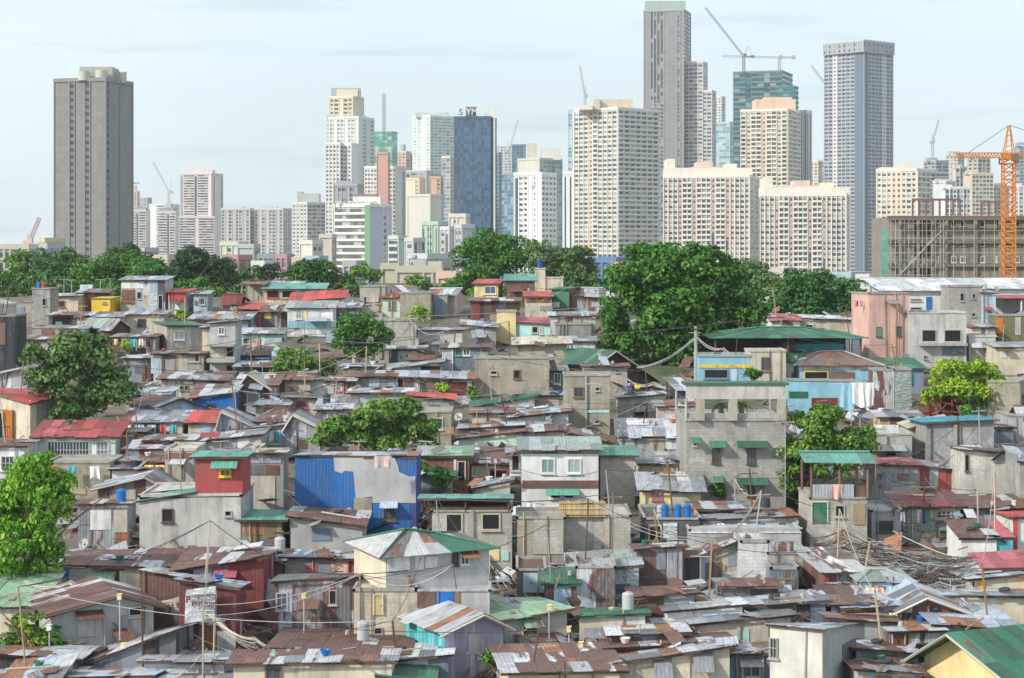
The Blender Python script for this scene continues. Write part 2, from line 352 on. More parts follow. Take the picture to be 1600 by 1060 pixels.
# ------------------------------------------------------------------ houses
HOUSES = []; BY = {}
def frame(x0, x1, Y, side, d):
    k0, k1 = (x0-800)/F, (x1-800)/F
    if side == 0:
        FL = Vector((k0*Y, Y)); FR = Vector((k1*Y, Y)); b = Vector((0, 1))
    else:
        s = F/Y; az = math.atan(k1 if side > 0 else -k0); th = math.asin(min(.85, abs(side)/(s*d)))+az; si = math.sin(th); co = math.cos(th)
        if side > 0:
            N = Vector((k1*Y, Y)); a = Vector((-co, si)); t = (k0*N.y-N.x)/(a.x-k0*a.y); FR = N; FL = N+a*t; b = Vector((si, co))
        else:
            N = Vector((k0*Y, Y)); a = Vector((co, si)); t = (k1*N.y-N.x)/(a.x-k1*a.y); FL = N; FR = N+a*t; b = Vector((-si, co))
    return FL, FR, b
def house(x0, x1, yr, ye, yb, wall, roof='S:zinc', side=0, d=4.2, label=None, ref=None, feats=(), cat='house', name=None, on=None, apex=None, over=.28, wall2=None,
          split=None, hmin=2.2, auto=True, Y=None, keep=True, base=None, filler=False, group=None, mat=None):
    yeL, yeR = ye if isinstance(ye, tuple) else (ye, ye)
    yrL, yrR = yr if isinstance(yr, tuple) else (yr, yr)
    if on is not None: Y = BY[on]['Y'] + (0.0 if side == 0 else 0.0)
    if Y is None:
        yb_ = yb + 6; Y = Yof(yb_)
        ym = (yeL+yeR)/2
        if zat(ym, Y) - gz(Y) < hmin: Y = F*(ZC-hmin)/(ym-57)
        if Y > YP: Y = min(Y, 300)
    s = F/Y
    FL, FR, b = frame(x0, x1, Y, side, d)
    BL, BR = FL+b*d, FR+b*d
    zb = (zat(base, Y) if base else (BY[on]['ztop'] if on is not None else min(gz(Y)-.3, zat(max(yeL, yeR), Y)-.5)))
    z = dict(FL=zat(yeL, FL.y), FR=zat(yeR, FR.y))
    rt = roof.split(':')[0]
    rc = roof.split(':')[1] if ':' in roof else 'zinc'
    if rt in 'S': z['BL'] = zat(yrL, BL.y); z['BR'] = zat(yrR, BR.y)
    else: z['BL'] = z['FL']; z['BR'] = z['FR']
    u = (FR-FL).normalized(); n = Vector((-b.x, -b.y)); W = (FR-FL).length
    nm = name or (cat.replace(' ', '_') if cat else 'house')
    mid = (FL+FR+BL+BR)/4
    root = empty(nm, (mid.x, mid.y, zb))
    V3 = lambda p, zz: Vector((p[0], p[1], zz))
    wk = wall.split(':')[0]; wm = wallmat(wall); wm2 = wallmat(wall2) if wall2 else wm
    n3 = Vector((n.x, n.y, 0)); u3 = Vector((u.x, u.y, 0)); b3 = Vector((b.x, b.y, 0))
    ridge = None
    if rt == 'A':
        ax_, ay_ = apex; k = (ax_-800)/F; t = (k*FL.y-FL.x)/((FR.x-FL.x)-k*(FR.y-FL.y)); pa = FL+(FR-FL)*t; za = zat(ay_, pa.y); ridge = (V3(pa, za), V3(pa+b*d, za))
    if rt in ('G', 'H'):
        m0 = (FL+BL)/2; m1 = (FR+BR)/2; zr0 = zat(yrL, m0.y); zr1 = zat(yrR, m1.y)
        i = min(d*.5, W*.35) if rt == 'H' else 0
        ridge = (V3(m0+u*i, zr0), V3(m1-u*i, zr1))
    # --- wall
    mb = MB(); j = .0
    ph = PANEL.get(wk, 99)
    def face(p, q, zp, zq, mi, pk=None):
        w = (q-p).length; k = max(1, int(round(w/ph))) if ph < 50 else 1
        nn = Vector(((q-p).normalized().y, -(q-p).normalized().x, 0))
        for i in range(k):
            t0, t1 = i/k, (i+1)/k
            a, c = p.lerp(q, t0), p.lerp(q, t1); z0 = zp+(zq-zp)*t0; z1 = zp+(zq-zp)*t1
            if pk is not None:
                za0 = pk(a); za1 = pk(c); z0, z1 = za0, za1
            rows = [0, 1]
            if wk in ('pa', 'sh', 'sr') and min(z0, z1)-zb > 2.6: rows = [0, rnd.uniform(.4, .6), 1]
            for r0, r1 in zip(rows, rows[1:]):
                e = nn*rnd.uniform(0.004, .035) if ph < 50 else nn*0
                dz = rnd.uniform(-.05, .03) if ph < 50 else 0
                a0, a1 = zb+(z0-zb)*r0, zb+(z0-zb)*r1; c0, c1 = zb+(z1-zb)*r0, zb+(z1-zb)*r1
                uo = (i*ph, a0)
                if ph < 50: mb.slab(V3(a, a0)+e, V3(c, c0)+e, V3(c, c1+dz)+e, V3(a, a1+dz)+e, .03, mi)
                else: mb.quad(V3(a, a0), V3(c, c0), V3(c, c1), V3(a, a1), mi, [(0, 0), (w, 0), (w, c1-c0), (0, a1-a0)])
    if rt == 'A':
        tpk = (pa-FL).length/W
        def pk(p):
            t = (p-FL).length/W
            return z['FL']+(za-z['FL'])*t/tpk if t <= tpk else za+(z['FR']-za)*(t-tpk)/(1-tpk)
        face(FL, pa, 0, 0, 0, pk); face(pa, FR, 0, 0, 0, pk)
        if ph < 50: pass
    elif wk != 'op': face(FL, FR, z['FL'], z['FR'], 0)
    if wk == 'op':
        zo = zb+min(1.0, (z['FL']-zb)*.35)
        mb.box(V3(FL+b*.05, zb), u3*W, b3*.12, (0, 0, zo-zb), 0)
        for p, zz in ((FL, z['FL']), (FL.lerp(FR, .5), (z['FL']+z['FR'])/2), (FR, z['FR']), (BL, z['BL']), (BR, z['BR'])): pm = MB(); pm.tube(V3(p, zb), V3(p, zz), .09, n=6); pm.build('post', wm, root)
        if auto: bm_ = mb; mb = MB(); face(BR, BL, z['BR'], z['BL'], 0); mb.build('back_wall', [wm, wm2], root); mb = bm_
    else:
        face(FR, BR, z['FR'], z['BR'], 1 if side > 0 or x1 < 800 else 0); face(BL, FL, z['BL'], z['FL'], 1); face(BR, BL, z['BR'], z['BL'], 0)
    if rt == 'P' and wk != 'op':
        mb.quad(V3(FL, z['FL']), V3(FR, z['FR']), V3(BR, z['BR']), V3(BL, z['BL']), 0)
    if rt == 'G':
        for p, q, r_, m_ in ((BL, FL, ridge[0], 'L'), (FR, BR, ridge[1], 'R')): mb.tri(V3(p, z['F'+m_]), V3(q, z['F'+m_]), r_, 1)
    mb.build('wall', [wm, wm2], root)
    # --- roof
    rb = MB(); rmat = [mat or roofmat(rc)]
    if split: rmat.append(roofmat(split[1]))
    def plane(A, B, Cc, D, sw=.86, th=.035):
        wA = ((B-A).length+(Cc-D).length)/2; ln = ((D-A).length+(Cc-B).length)/2
        k = max(1, int(round(wA/sw))); m = 1 if ln < 2.9 else 2 if ln < 6 else 3
        nn = (B-A).cross(D-A); 
        if nn.length < 1e-6: return
        nn.normalize()
        if nn.z < 0: nn = -nn
        tidy = rc in ('green', 'white', 'bright', 'teal', 'yellow', 'dgreen', 'cream', 'rose')
        jt = .25 if tidy else 1.0
        for a in range(k):
            for c in range(m):
                t0, t1, s0, s1 = a/k, (a+1)/k, c/m, (c+1)/m
                q = [A.lerp(B, t0).lerp(D.lerp(Cc, t0), s0), A.lerp(B, t1).lerp(D.lerp(Cc, t1), s0), A.lerp(B, t1).lerp(D.lerp(Cc, t1), s1), A.lerp(B, t0).lerp(D.lerp(Cc, t0), s1)]
                up = nn*(rnd.uniform(0, .03)*jt+.008*((a+c) % 2)); dn = (A-D).normalized()*rnd.uniform(-.16, .22)*jt if c == 0 else (A-D).normalized()*.08
                lf = (A-B).normalized()*.03
                q = [q[0]+up+dn+lf, q[1]+up+dn-lf+nn*rnd.uniform(-.01, .02)*jt, q[2]+up-lf, q[3]+up+lf]
                mi = 1 if split and t0 < split[0] else 0
                rb.slab(q[0], q[1], q[2], q[3], th, mi)
    o = over; ou, ob = u3*o, b3*o
    if rt == 'S':
        A, B, Cc, D = V3(FL, z['FL'])-ou-ob, V3(FR, z['FR'])+ou-ob, V3(BR, z['BR'])+ou+ob*.5, V3(BL, z['BL'])-ou+ob*.5
        sl = Vector((0, 0, (z['FR']-z['FL'])/W*o)); A -= sl; B += sl
        up = Vector((0, 0, .05)); plane(A+up, B+up, Cc+up, D+up)
        # fascia / rafters end board
        rb2 = MB(); rb2.box(A+b3*.03+Vector((0, 0, -.10)), (B-A), b3*.05, (0, 0, .1)); rb2.build('fascia', boards('dwood' if rc not in ('green', 'dgreen') else 'dgreen'), root)
    elif rt == 'A':
        r0, r1 = ridge[0]-ob*1.3+Vector((0, 0, .06)), ridge[1]+ob+Vector((0, 0, .06))
        for p, q, zz, sg in ((FL, BL, z['FL'], -1), (FR, BR, z['FR'], 1)):
            e0 = V3(p, zz)-ob*1.3; e1 = V3(q, zz)+ob; dv = (e0-r0).normalized()*o*1.4; up = Vector((0, 0, .05))
            if sg < 0: plane(e1+dv+up, e0+dv+up, r0, r1)
            else: plane(e0+dv+up, e1+dv+up, r1, r0)
        mb2 = MB()
        for p, zz in ((FL, z['FL']), (FR, z['FR'])):
            e0 = V3(p, zz)-ob*1.35; dv = (e0-r0).normalized()*o*1.4; mb2.path([e0+dv-Vector((0, 0, .05)), r0-Vector((0, 0, .1))-ob*.05], .07, 4)
        mb2.build('bargeboard', boards('beige' if rc != 'drust' else 'dwood'), root)
    elif rt in ('G', 'H'):
        r0, r1 = ridge; up = Vector((0, 0, .06))
        if rt == 'G': r0 = r0-ou; r1 = r1+ou
        A, B, Cc, D = V3(FL, z['FL'])-ou-ob, V3(FR, z['FR'])+ou-ob, V3(BR, z['BR'])+ou+ob, V3(BL, z['BL'])-ou+ob
        plane(A+up, B+up, r1+up, r0+up); plane(Cc+up, D+up, r0+up, r1+up)
        if rt == 'H': plane(D+up, A+up, r0+up, r0+up+b3*.01, 9); plane(B+up, Cc+up, r1+up, r1+up+b3*.01, 9)
        mb2 = MB(); mb2.path([r0+up*1.9, r1+up*1.9], .09, 5)
        if rt == 'H':
            for a_, r_ in ((A, r0), (B, r1), (Cc, r1), (D, r0)): mb2.path([a_+up, r_+up*1.9], .07, 4)
        mb2.build('ridge_cap', roofmat(rc), root)
    elif rt == 'P':
        t = .14; mbp = MB()
        for p, q, zp, zq in ((FL, FR, z['FL'], z['FR']), (BL, BR, z['BL'], z['BR']), (FL, BL, z['FL'], z['BL']), (FR, BR, z['FR'], z['BR'])):
            dd = (q-p).normalized(); e = Vector((dd.y, -dd.x))*t/2
            lo = V3(p-dd*.07-e, zp-.003); hi = V3(q+dd*.07-e, zq-.003)
            mbp.box(lo, hi-lo, V3(e*2, 0), (0, 0, rnd.uniform(.10, .22)))
        mbp.build('coping', wallmat('bl:cement' if wk != 'pl' else wall), root)
    rb.build('roof', rmat, root)
    h = dict(root=root, Y=Y, FL=FL, FR=FR, BL=BL, BR=BR, b=b, u=u, n=n3, z=z, zb=zb, ztop=min(z['FL'], z['FR']), x0=x0, x1=x1, yr=min(yrL, yrR, yeL, yeR, apex[1] if apex else 9999), ye=max(yeL, yeR), yb=yb,
             side=side, W=W, d=d, s=s, ref=ref, label=label, rt=rt, rc=rc, wall=wall, filler=filler, cat=cat, group=group, cx=(x0+x1+side)/2, cy=(yeL+yeR)/2)
    HOUSES.append(h)
    if ref: BY[ref] = h
    for f in feats: feature(h, *f)
    if auto and not feats: autofeats(h)
    return h
def fpt(h, px, py=None, zz=None, sidep=False):
    p, q = (h['FL'], h['FR']) if not sidep else ((h['FR'], h['BR']) if h['side'] > 0 or (h['side'] == 0 and h['x1'] < 800) else (h['BL'], h['FL']))
    k = (px-800)/F; den = (q.x-p.x)-k*(q.y-p.y)
    t = (k*p.y-p.x)/den if abs(den) > 1e-6 else .5
    t = max(-.05, min(1.05, t)); r = p+(q-p)*t
    return Vector((r.x, r.y, zz if zz is not None else zat(py, r.y)))
def rect(h, a, t, c, bt, sidep=False):
    A = fpt(h, a, bt, sidep=sidep); B = fpt(h, c, bt, sidep=sidep); z1 = fpt(h, a, t, sidep=sidep).z
    d = (B-A); d.z = 0
    if d.length < 1e-3: d = Vector((.3, 0, 0))
    return A, d, z1-A.z
def window_at(h, A, d, hh, frame_c='lgrey', gm=None, bars=1, nrm=None, bars_c=None):
    """frame standing 8 cm proud of the wall with a pane set back inside it"""
    n = nrm or h['n']; u = d.normalized(); w = d.length; t = min(.09, w*.12); mb = MB()
    o = A-n*.02; dep = n*.10
    mb.box(o, u*w, dep, (0, 0, t)); mb.box(o+Vector((0, 0, hh-t)), u*w, dep, (0, 0, t))
    mb.box(o+Vector((0, 0, t)), u*t, dep, (0, 0, hh-2*t)); mb.box(o+u*(w-t)+Vector((0, 0, t)), u*t, dep, (0, 0, hh-2*t))
    for i in range(bars):
        mb.box(o+u*((i+1)*w/(bars+1)-.02)+Vector((0, 0, t)), u*.04, dep*.8, (0, 0, hh-2*t))
    mb.box(o-u*.06+Vector((0, 0, -.07)), u*(w+.12), n*.17, (0, 0, .065))
    f = mb.build('window', plain(frame_c), h['root'])
    p = MB(); q = A+n*.03+u*t+Vector((0, 0, t)); p.quad(q, q+u*(w-2*t), q+u*(w-2*t)+Vector((0, 0, hh-2*t)), q+Vector((0, 0, hh-2*t)))
    p.build('pane', gm or GLASS, f)
    return f
def feature(h, kind, a, t, c=None, bt=None, m=None, *x):
    sp = 's' in x
    nrm = h['n']
    if sp:
        p, q = (h['FR'], h['BR']) if (h['side'] > 0 or (h['side'] == 0 and h['x1'] < 800)) else (h['BL'], h['FL'])
        dd = (q-p).normalized(); nrm = Vector((dd.y, -dd.x, 0))
    root = h['root']
    if kind == 'poly':
        pts = [fpt(h, px, py)+nrm*.05 for px, py in a]; mb = MB()
        mb.ngon(pts); mb.build('unpainted_panel' if t == 'lgrey' else 'wall_panel', plaster(t, .12), root); return
    A, d, hh = rect(h, a, t, c, bt, sp); u = d.normalized(); w = d.length
    if kind == 'win': window_at(h, A, d, hh, m or 'lgrey', nrm=nrm)
    elif kind == 'win2': window_at(h, A, d, hh, m or 'white', bars=1, nrm=nrm, gm=glass((.16, .26, .27), (.35, .45, .44), .5))
    elif kind == 'grill':
        f = window_at(h, A, d, hh, m or 'white', bars=0, nrm=nrm); g = MB(); k = max(3, int(w/.22))
        for i in range(k): g.box(A+nrm*.1+u*(i+.5)*w/k, u*.025, nrm*.025, (0, 0, hh))
        g.box(A+nrm*.125+Vector((0, 0, hh*.5)), u*w, nrm*.025, (0, 0, .03)); g.build('grille', plain(m or 'white'), f)
    elif kind == 'open':
        f = window_at(h, A, d, hh, m or 'cement', gm=OPENING_SHADE, bars=0, nrm=nrm)  # empty opening: black fill over the uncut wall, painted as its shade
    elif kind == 'door':
        mb = MB(); mb.box(A, d, nrm*.07, (0, 0, hh)); dr = mb.build('door', boards(m or 'dwood', .2) if m != 'black' else OPENING_SHADE, root)
        fb = MB(); 
        for o_ in (-.07, w): fb.box(A+u*o_, u*.07, nrm*.12, (0, 0, hh+.07))
        fb.box(A+Vector((0, 0, hh)), d, nrm*.12, (0, 0, .07)); fb.build('frame', plain('beige'), dr)
        kb = MB(); kb.box(A+u*w*.82+Vector((0, 0, hh*.45)), u*.06, nrm*.13, (0, 0, .06)); kb.build('handle', plain('grey', .3, 0, 1), dr)
    elif kind == 'awn':
        e = .7; z1 = Vector((0, 0, hh)); mb = MB(); k = max(1, int(w/.8))
        for i in range(k):
            q0 = A+u*(w*i/k); q1 = A+u*(w*(i+1)/k); j = nrm*rnd.uniform(0, .05)
            mb.slab(q0+nrm*e+j, q1+nrm*e+j, q1+z1, q0+z1, .03)
        mb.tube(A+u*.1, A+u*.1+nrm*e, .02, n=4); mb.tube(A+u*(w-.1), A+u*(w-.1)+nrm*e, .02, n=4)
        mb.build('awning', roofmat(m or 'zinc'), root)
    elif kind == 'pan':
        mb = MB(); th = .05+rnd.random()*.02; mb.box(A, d, nrm*th, (0, 0, hh)); mt = m or 'pl:white'
        mb.build('wall_panel', wallmat(mt), root)
    elif kind == 'slab':
        mb = MB(); mb.box(A-u*.05, u*(w+.1), nrm*.9, (0, 0, hh)); mb.build('balcony_slab', wallmat(m or 'pl:cement'), root)
    elif kind == 'rail':
        mb = MB(); k = max(4, int(w/.18))
        for i in range(k+1): mb.box(A+nrm*.85+u*(w*i/k), u*.025, nrm*.025, (0, 0, hh))
        mb.box(A+nrm*.83+Vector((0, 0, hh)), u*w, nrm*.06, (0, 0, .05)); mb.box(A+nrm*.83, u*w, nrm*.05, (0, 0, .04)); mb.build('railing', plain(m or 'white'), root)
    elif kind == 'col':
        mb = MB(); mb.box(A, d, nrm*.16, (0, 0, hh)); mb.build('column', wallmat(m or 'pl:cement'), root)
def autofeats(h):
    """windows, doors, patches and shutters on the front wall, by what height is there to see"""
    W = h['W']; top = h['ztop']; vis = top - zat(h['yb'], h['Y'])
    if W < 1.3 or vis < .7 or h['wall'][:2] in ('op', 'tp'): return
    u3 = Vector((h['u'].x, h['u'].y, 0)); n = max(1, int(W/2.3)); used = 0
    for i in range(n):
        r = rnd.random(); c = (i+.5)/n+rnd.uniform(-.12, .12)/n; w = rnd.uniform(.6, 1.1); 
        if W*(1/n) < w+.3: w = W/n*.6
        A = Vector((h['FL'].x, h['FL'].y, 0))+u3*(W*c-w/2); tp = top-rnd.uniform(.35, .6)
        if r < .42:
            hh = min(rnd.uniform(.7, 1.0), max(.4, vis-.3)); A.z = tp-hh; window_at(h, A, u3*w, hh, rnd.choice(['lgrey', 'white', 'wood', 'cream', 'dwood']), bars=rnd.choice([0, 1, 1, 2]), gm=rnd.choice([GLASS, GLASS, OPENING_SHADE, glass((.14, .2, .2), (.4, .42, .4), .4)]))
            if rnd.random() < .3:
                mb = MB(); B = A+Vector((0, 0, hh+.05)); mb.slab(B+h['n']*.5-Vector((0, 0, .15))-u3*.1, B+h['n']*.5-Vector((0, 0, .15))+u3*(w+.1), B+u3*(w+.1)+Vector((0, 0, .12)), B-u3*.1+Vector((0, 0, .12)), .03)
                mb.build('awning', roofmat(rnd.choice(['zinc', 'rust', 'maroon', 'green', 'zblue'])), h['root'])
        elif r < .55 and vis > 1.6:
            hh = min(2.0, tp-h['zb']); A.z = tp-hh; mb = MB(); mb.box(A, u3*w*.9, h['n']*.07, (0, 0, hh)); mb.build('door', boards(rnd.choice(['dwood', 'brown', 'slate', 'green', 'wood']), .2), h['root'])
        elif r < .82:
            hh = min(rnd.uniform(.8, 1.6), max(.4, vis-.1)); A.z = top-.12-hh; mb = MB(); mb.box(A, u3*w*1.2, h['n']*(.05+.02*rnd.random()), (0, 0, hh))
            mb.build('wall_panel', wallmat(rnd.choice(['sh:zinc', 'sr:zinc', 'sr:rust', 'pl:white', 'wd:wood', 'pl:beige', 'sh:zlight', 'wd:brown', 'tp:silver', 'pl:lblue', 'pl:rred'])), h['root'])

def wallbits(h, r):
    """posts, pipes, lean-to sheets and battens that make every front wall its own"""
    W = h['W']; top = h['ztop']; u3 = Vector((h['u'].x, h['u'].y, 0)); n = h['n']; FL = Vector((h['FL'].x, h['FL'].y, 0))
    if W < 1.2 or h['wall'][:2] in ('op',): return
    if r.random() < .55:
        for k in range(r.choice([1, 2, 3])):
            t = r.uniform(.03, .97); m = MB(); p = FL+u3*W*t+n*.09; m.tube(Vector((p.x, p.y, h['zb'])), Vector((p.x+r.uniform(-.15, .15), p.y, top+r.uniform(-.1, .5))), .045, n=4); m.build('post', boards(r.choice(['wood', 'cement', 'dwood', 'pwood'])), h['root'])
    if r.random() < .34 and top-h['zb'] > 2.0:
        a, b_ = sorted((r.uniform(0, .6), r.uniform(.4, 1))); 
        if (b_-a)*W > .9:
            z0 = top-r.uniform(.5, 1.1); e = r.uniform(.7, 1.5); A = FL+u3*W*a; B = FL+u3*W*b_; m = MB(); k = max(1, int((b_-a)*W/.85)); dz = Vector((0, 0, r.uniform(.2, .45)))
            for i in range(k):
                p, q = A.lerp(B, i/k), A.lerp(B, (i+1)/k); p.z = q.z = z0; j = n*r.uniform(-.1, .15)+Vector((0, 0, r.uniform(0, .04))); m.slab(p+n*e+j-dz, q+n*e+j-dz, q+j, p+j, .03)
            m.build('lean_to_roof', roofmat(r.choice(['zinc', 'zblue', 'rust', 'zlight', 'mix', 'drust', 'stripe'])), h['root'])
            for p in (A, B): p.z = z0; m = MB(); q = p+n*e*.9-dz; m.tube(Vector((q.x, q.y, h['zb'])), q, .04, n=4); m.build('post', boards('wood'), h['root'])
    if r.random() < .4:
        t = r.uniform(.0, .7); w = r.uniform(.25, .5)*W; z0 = r.uniform(.15, .6)*(top-h['zb']); p = FL+u3*W*t; p.z = top-z0-.6; m = MB(); m.box(p, u3*w+Vector((0, 0, r.uniform(-.1, .1))), n*.05, (0, 0, r.uniform(.3, .7))); m.build('wall_panel', wallmat(r.choice(['sh:zinc', 'sr:rust', 'pl:white', 'wd:dwood', 'tp:silver', 'wd:pwood', 'pl:cream', 'pl:dgrey'])), h['root'])
# ------------------------------------------------------------------ towers
WIN_UNIT = {}
def unit_window(mat):
    if mat.name not in WIN_UNIT:
        me = bpy.data.meshes.new('window'); me.from_pydata([(0, 0, 0), (1, 0, 0), (1, 0, 1), (0, 0, 1)], [], [(0, 1, 2, 3)]); me.uv_layers.new(name='UVMap'); me.materials.append(mat); WIN_UNIT[mat.name] = me
    return WIN_UNIT[mat.name]
def tower(label, x0, xc, x1, ytop, Y, left, right, wall='cream', trim=None, accent=None, win=None, fh=3.1, top=(), parts=False, wallr=None, name='apartment_tower', cat='tower', panel=None,
          dirt=.25, zb=None, over=None, bh=1.0, group=None, depth=None, dwin=None, ret=True):
    """two visible faces meeting at the corner xc; each face is a string of bays:
       w window, W wide window, b balcony, p plain, d dark glass strip, a accent coloured bay with window, g curtain glass, h band window, s small window"""
    if zb is None: zb = gz(Y)-.5
    th = math.atan2(max(x1-xc, 0), max(xc-x0, 1)) if xc > x0 else R(70); th = max(min(th, R(68)), 0)+math.atan((xc-800)/F)
    co, si = math.cos(th), math.sin(th); k = lambda p: (p-800)/F
    N = Vector((k(xc)*Y, Y)); zt = zat(ytop, Y)
    if x1 > xc:
        # right face runs back and to the right, left face back and to the left
        ar = Vector((si, co)) if xc > x0 else Vector((1, 0)); al = Vector((-co, si))
        tr = (k(x1)*N.y-N.x)/(ar.x-k(x1)*ar.y); PR = N+ar*tr
    else: al = Vector((-1, 0)); ar = Vector((0, 1)); PR = N+ar*(depth or 18)
    if xc > x0: tl = (k(x0)*N.y-N.x)/(al.x-k(x0)*al.y); PL = N+al*tl
    else: PL = N+al*(depth or 18)
    PB = PL+(PR-N)
    root = empty(name, ((PL.x+PR.x)/2, (PL.y+PR.y)/2, zb)); 
    if label: tag(root, label, cat, group)
    wm = tower_wall(wall, dirt, panel); tm = tower_wall(trim or wall, .15); am = tower_wall(accent or trim or wall, .15); gm = win or glass((.055, .075, .10), (.34, .35, .35), .26)
    V3 = lambda p, z: Vector((p[0], p[1], z))
    body = MB(); body.prism([V3(PL, zb), V3(N, zb), V3(PR, zb), V3(PB, zb)], [V3(PL, zt), V3(N, zt), V3(PR, zt), V3(PB, zt)]); body.build('wall', wm, root)
    nf = max(1, int(round((zt-zb-1.0)/fh))); fh_ = (zt-.8-zb)/nf
    vis_z = zat(455, Y)
    trimb = MB(); acc = MB(); slt = MB(); wins = []
    for p, q, seg in ((PL, N, left), (N, PR, right)):
        if not seg: continue
        w = (q-p).length; nb = len(seg); bw = w/nb; u = (q-p).normalized(); n = Vector((u.y, -u.x)); U = Vector((u.x, u.y, 0)); Nn = Vector((n.x, n.y, 0))
        for i, ch in enumerate(seg):
            A = V3(p+u*bw*i, 0)
            if ch == 'p': continue
            if ch == 'd':
                wins.append((A+U*bw*.2+Nn*.05+Vector((0, 0, zb)), U*bw*.6, zt-zb-2)); continue
            if ch == 'q': slt.box(A+Vector((0, 0, zb)), U*bw, Nn*.5, (0, 0, zt-zb-.4)); continue
            if ch == 'a': acc.box(A+Vector((0, 0, zb)), U*bw, Nn*.35, (0, 0, zt-zb-.4))
            if ch in 'ww' and i > 0: pass
            for f in range(nf):
                z0 = zb+f*fh_
                if z0+fh_ < vis_z-6: continue
                Z = Vector((0, 0, z0))
                if ch == 'w': wins.append((A+Z+U*bw*.22+Nn*.06+Vector((0, 0, fh_*.30)), U*bw*.56, fh_*.48))
                elif ch == 's': wins.append((A+Z+U*bw*.35+Nn*.06+Vector((0, 0, fh_*.35)), U*bw*.3, fh_*.36))
                elif ch == 'W': wins.append((A+Z+U*bw*.08+Nn*.06+Vector((0, 0, fh_*.24)), U*bw*.84, fh_*.52))
                elif ch == 'h': wins.append((A+Z+Nn*.06+Vector((0, 0, fh_*.35)), U*bw, fh_*.5)); trimb.box(A+Z+Vector((0, 0, -.05)), U*bw, Nn*.6, (0, 0, fh_*.36))
                elif ch == 'v':
                    if f > nf*.68: wins.append((A+Z+U*bw*.22+Nn*.06, U*bw*.5, fh_*.97))
                    else: wins.append((A+Z+U*bw*.12+Nn*.06+Vector((0, 0, fh_*.24)), U*bw*.76, fh_*.5)); trimb.box(A+Z+U*bw*.02+Vector((0, 0, fh_*.02)), U*bw*.96, Nn*.3, (0, 0, fh_*.2))
                elif ch == 'g': wins.append((A+Z+U*bw*.04+Nn*.06+Vector((0, 0, fh_*.07)), U*bw*.92, fh_*.86))
                elif ch == 'a': wins.append((A+Z+U*bw*.3+Nn*.40+Vector((0, 0, fh_*.3)), U*bw*.4, fh_*.45))
                elif ch == 'b':
                    wins.append((A+Z+U*bw*.1+Nn*.05+Vector((0, 0, .15)), U*bw*.8, fh_*.80))
                    trimb.box(A+Z+U*bw*.04, U*bw*.92, Nn*bh, (0, 0, .95))
                if ch in 'wW' : trimb.box(A+Z+U*bw*.02+Vector((0, 0, fh_*.10)), U*bw*.96, Nn*.28, (0, 0, fh_*.13))
        # piers between bays
        for i in range(nb+1):
            if 0 < i < nb and seg[i-1] in 'pdhq' and seg[i] in 'pdhq': continue
            if set(seg) <= set('gh'): 
                if i % 3: continue
            trimb.box(V3(p+u*(bw*i-.22), zb), U*.44, Nn*(.42 if 'b' not in seg else .8), (0, 0, zt-zb-.4))
    trimb.build('facade_frame', tm, root); acc.build('accent_bay', am, root); slt.build('slate_strip', tower_wall((.13, .17, .23)), root)
    # windows: the hundred that show highest are parts, the rest one part
    wins.sort(key=lambda t: -t[0].z); mbw = MB(); npart = 100 if parts else 0
    um = unit_window(gm)
    for i, (A, d, hh) in enumerate(wins):
        if i < npart:
            o = bpy.data.objects.new('window', um); COL.objects.link(o); o.parent = root
            o.location = A-root.location; o.rotation_euler = (0, 0, math.atan2(d.y, d.x)); o.scale = (d.length, 1, hh)
        else: mbw.quad(A, A+d, A+d+Vector((0, 0, hh)), A+Vector((0, 0, hh)))
    wo = mbw.build('window', gm, root)
    if wo: wo['kind'] = 'stuff'
    # roof edge, parapet
    mbp = MB(); nR = (PR-N); nL = (PL-N)
    for p, q in ((PL, N), (N, PR), (PR, PB), (PB, PL)):
        u = (q-p).normalized(); n = Vector((u.y, -u.x)); mbp.box(V3(p-u*.3+n*.45, zt-.5), V3(q-p+u*.6, 0), V3(-n*.7, 0), (0, 0, 1.6))
    mbp.build('parapet', tm, root)
    for tt in top:
        a0, a1, yt, cn = tt[:4]; dd = tt[4] if len(tt) > 4 else .5; Yc = N.y+((PB.y-N.y)*dd); 
        nmp = tt[5] if len(tt) > 5 else 'penthouse'
        X0, X1 = (a0-800)*Yc/F, (a1-800)*Yc/F; z1 = zat(yt, Yc); mbt = MB(); dpt = (PB.y-N.y)*(.5-.055*top.index(tt))
        if nmp == 'water_tank':
            mbt.prism([Vector(((X0+X1)/2+(X1-X0)/2*math.cos(t), Yc+(X1-X0)/2*math.sin(t), zt-.1)) for t in [i*math.pi/8 for i in range(16)]], [Vector(((X0+X1)/2+(X1-X0)/2*math.cos(t), Yc+(X1-X0)/2*math.sin(t), z1)) for t in [i*math.pi/8 for i in range(16)]])
        else: mbt.box((X0, Yc-dpt/2, zt-.2), (X1-X0, 0, 0), (0, dpt, 0), (0, 0, z1-zt+.2))
        mbt.build(nmp, tower_wall(cn, .3), root)
    return dict(root=root, N=N, PL=PL, PR=PR, PB=PB, zt=zt, Y=Y)

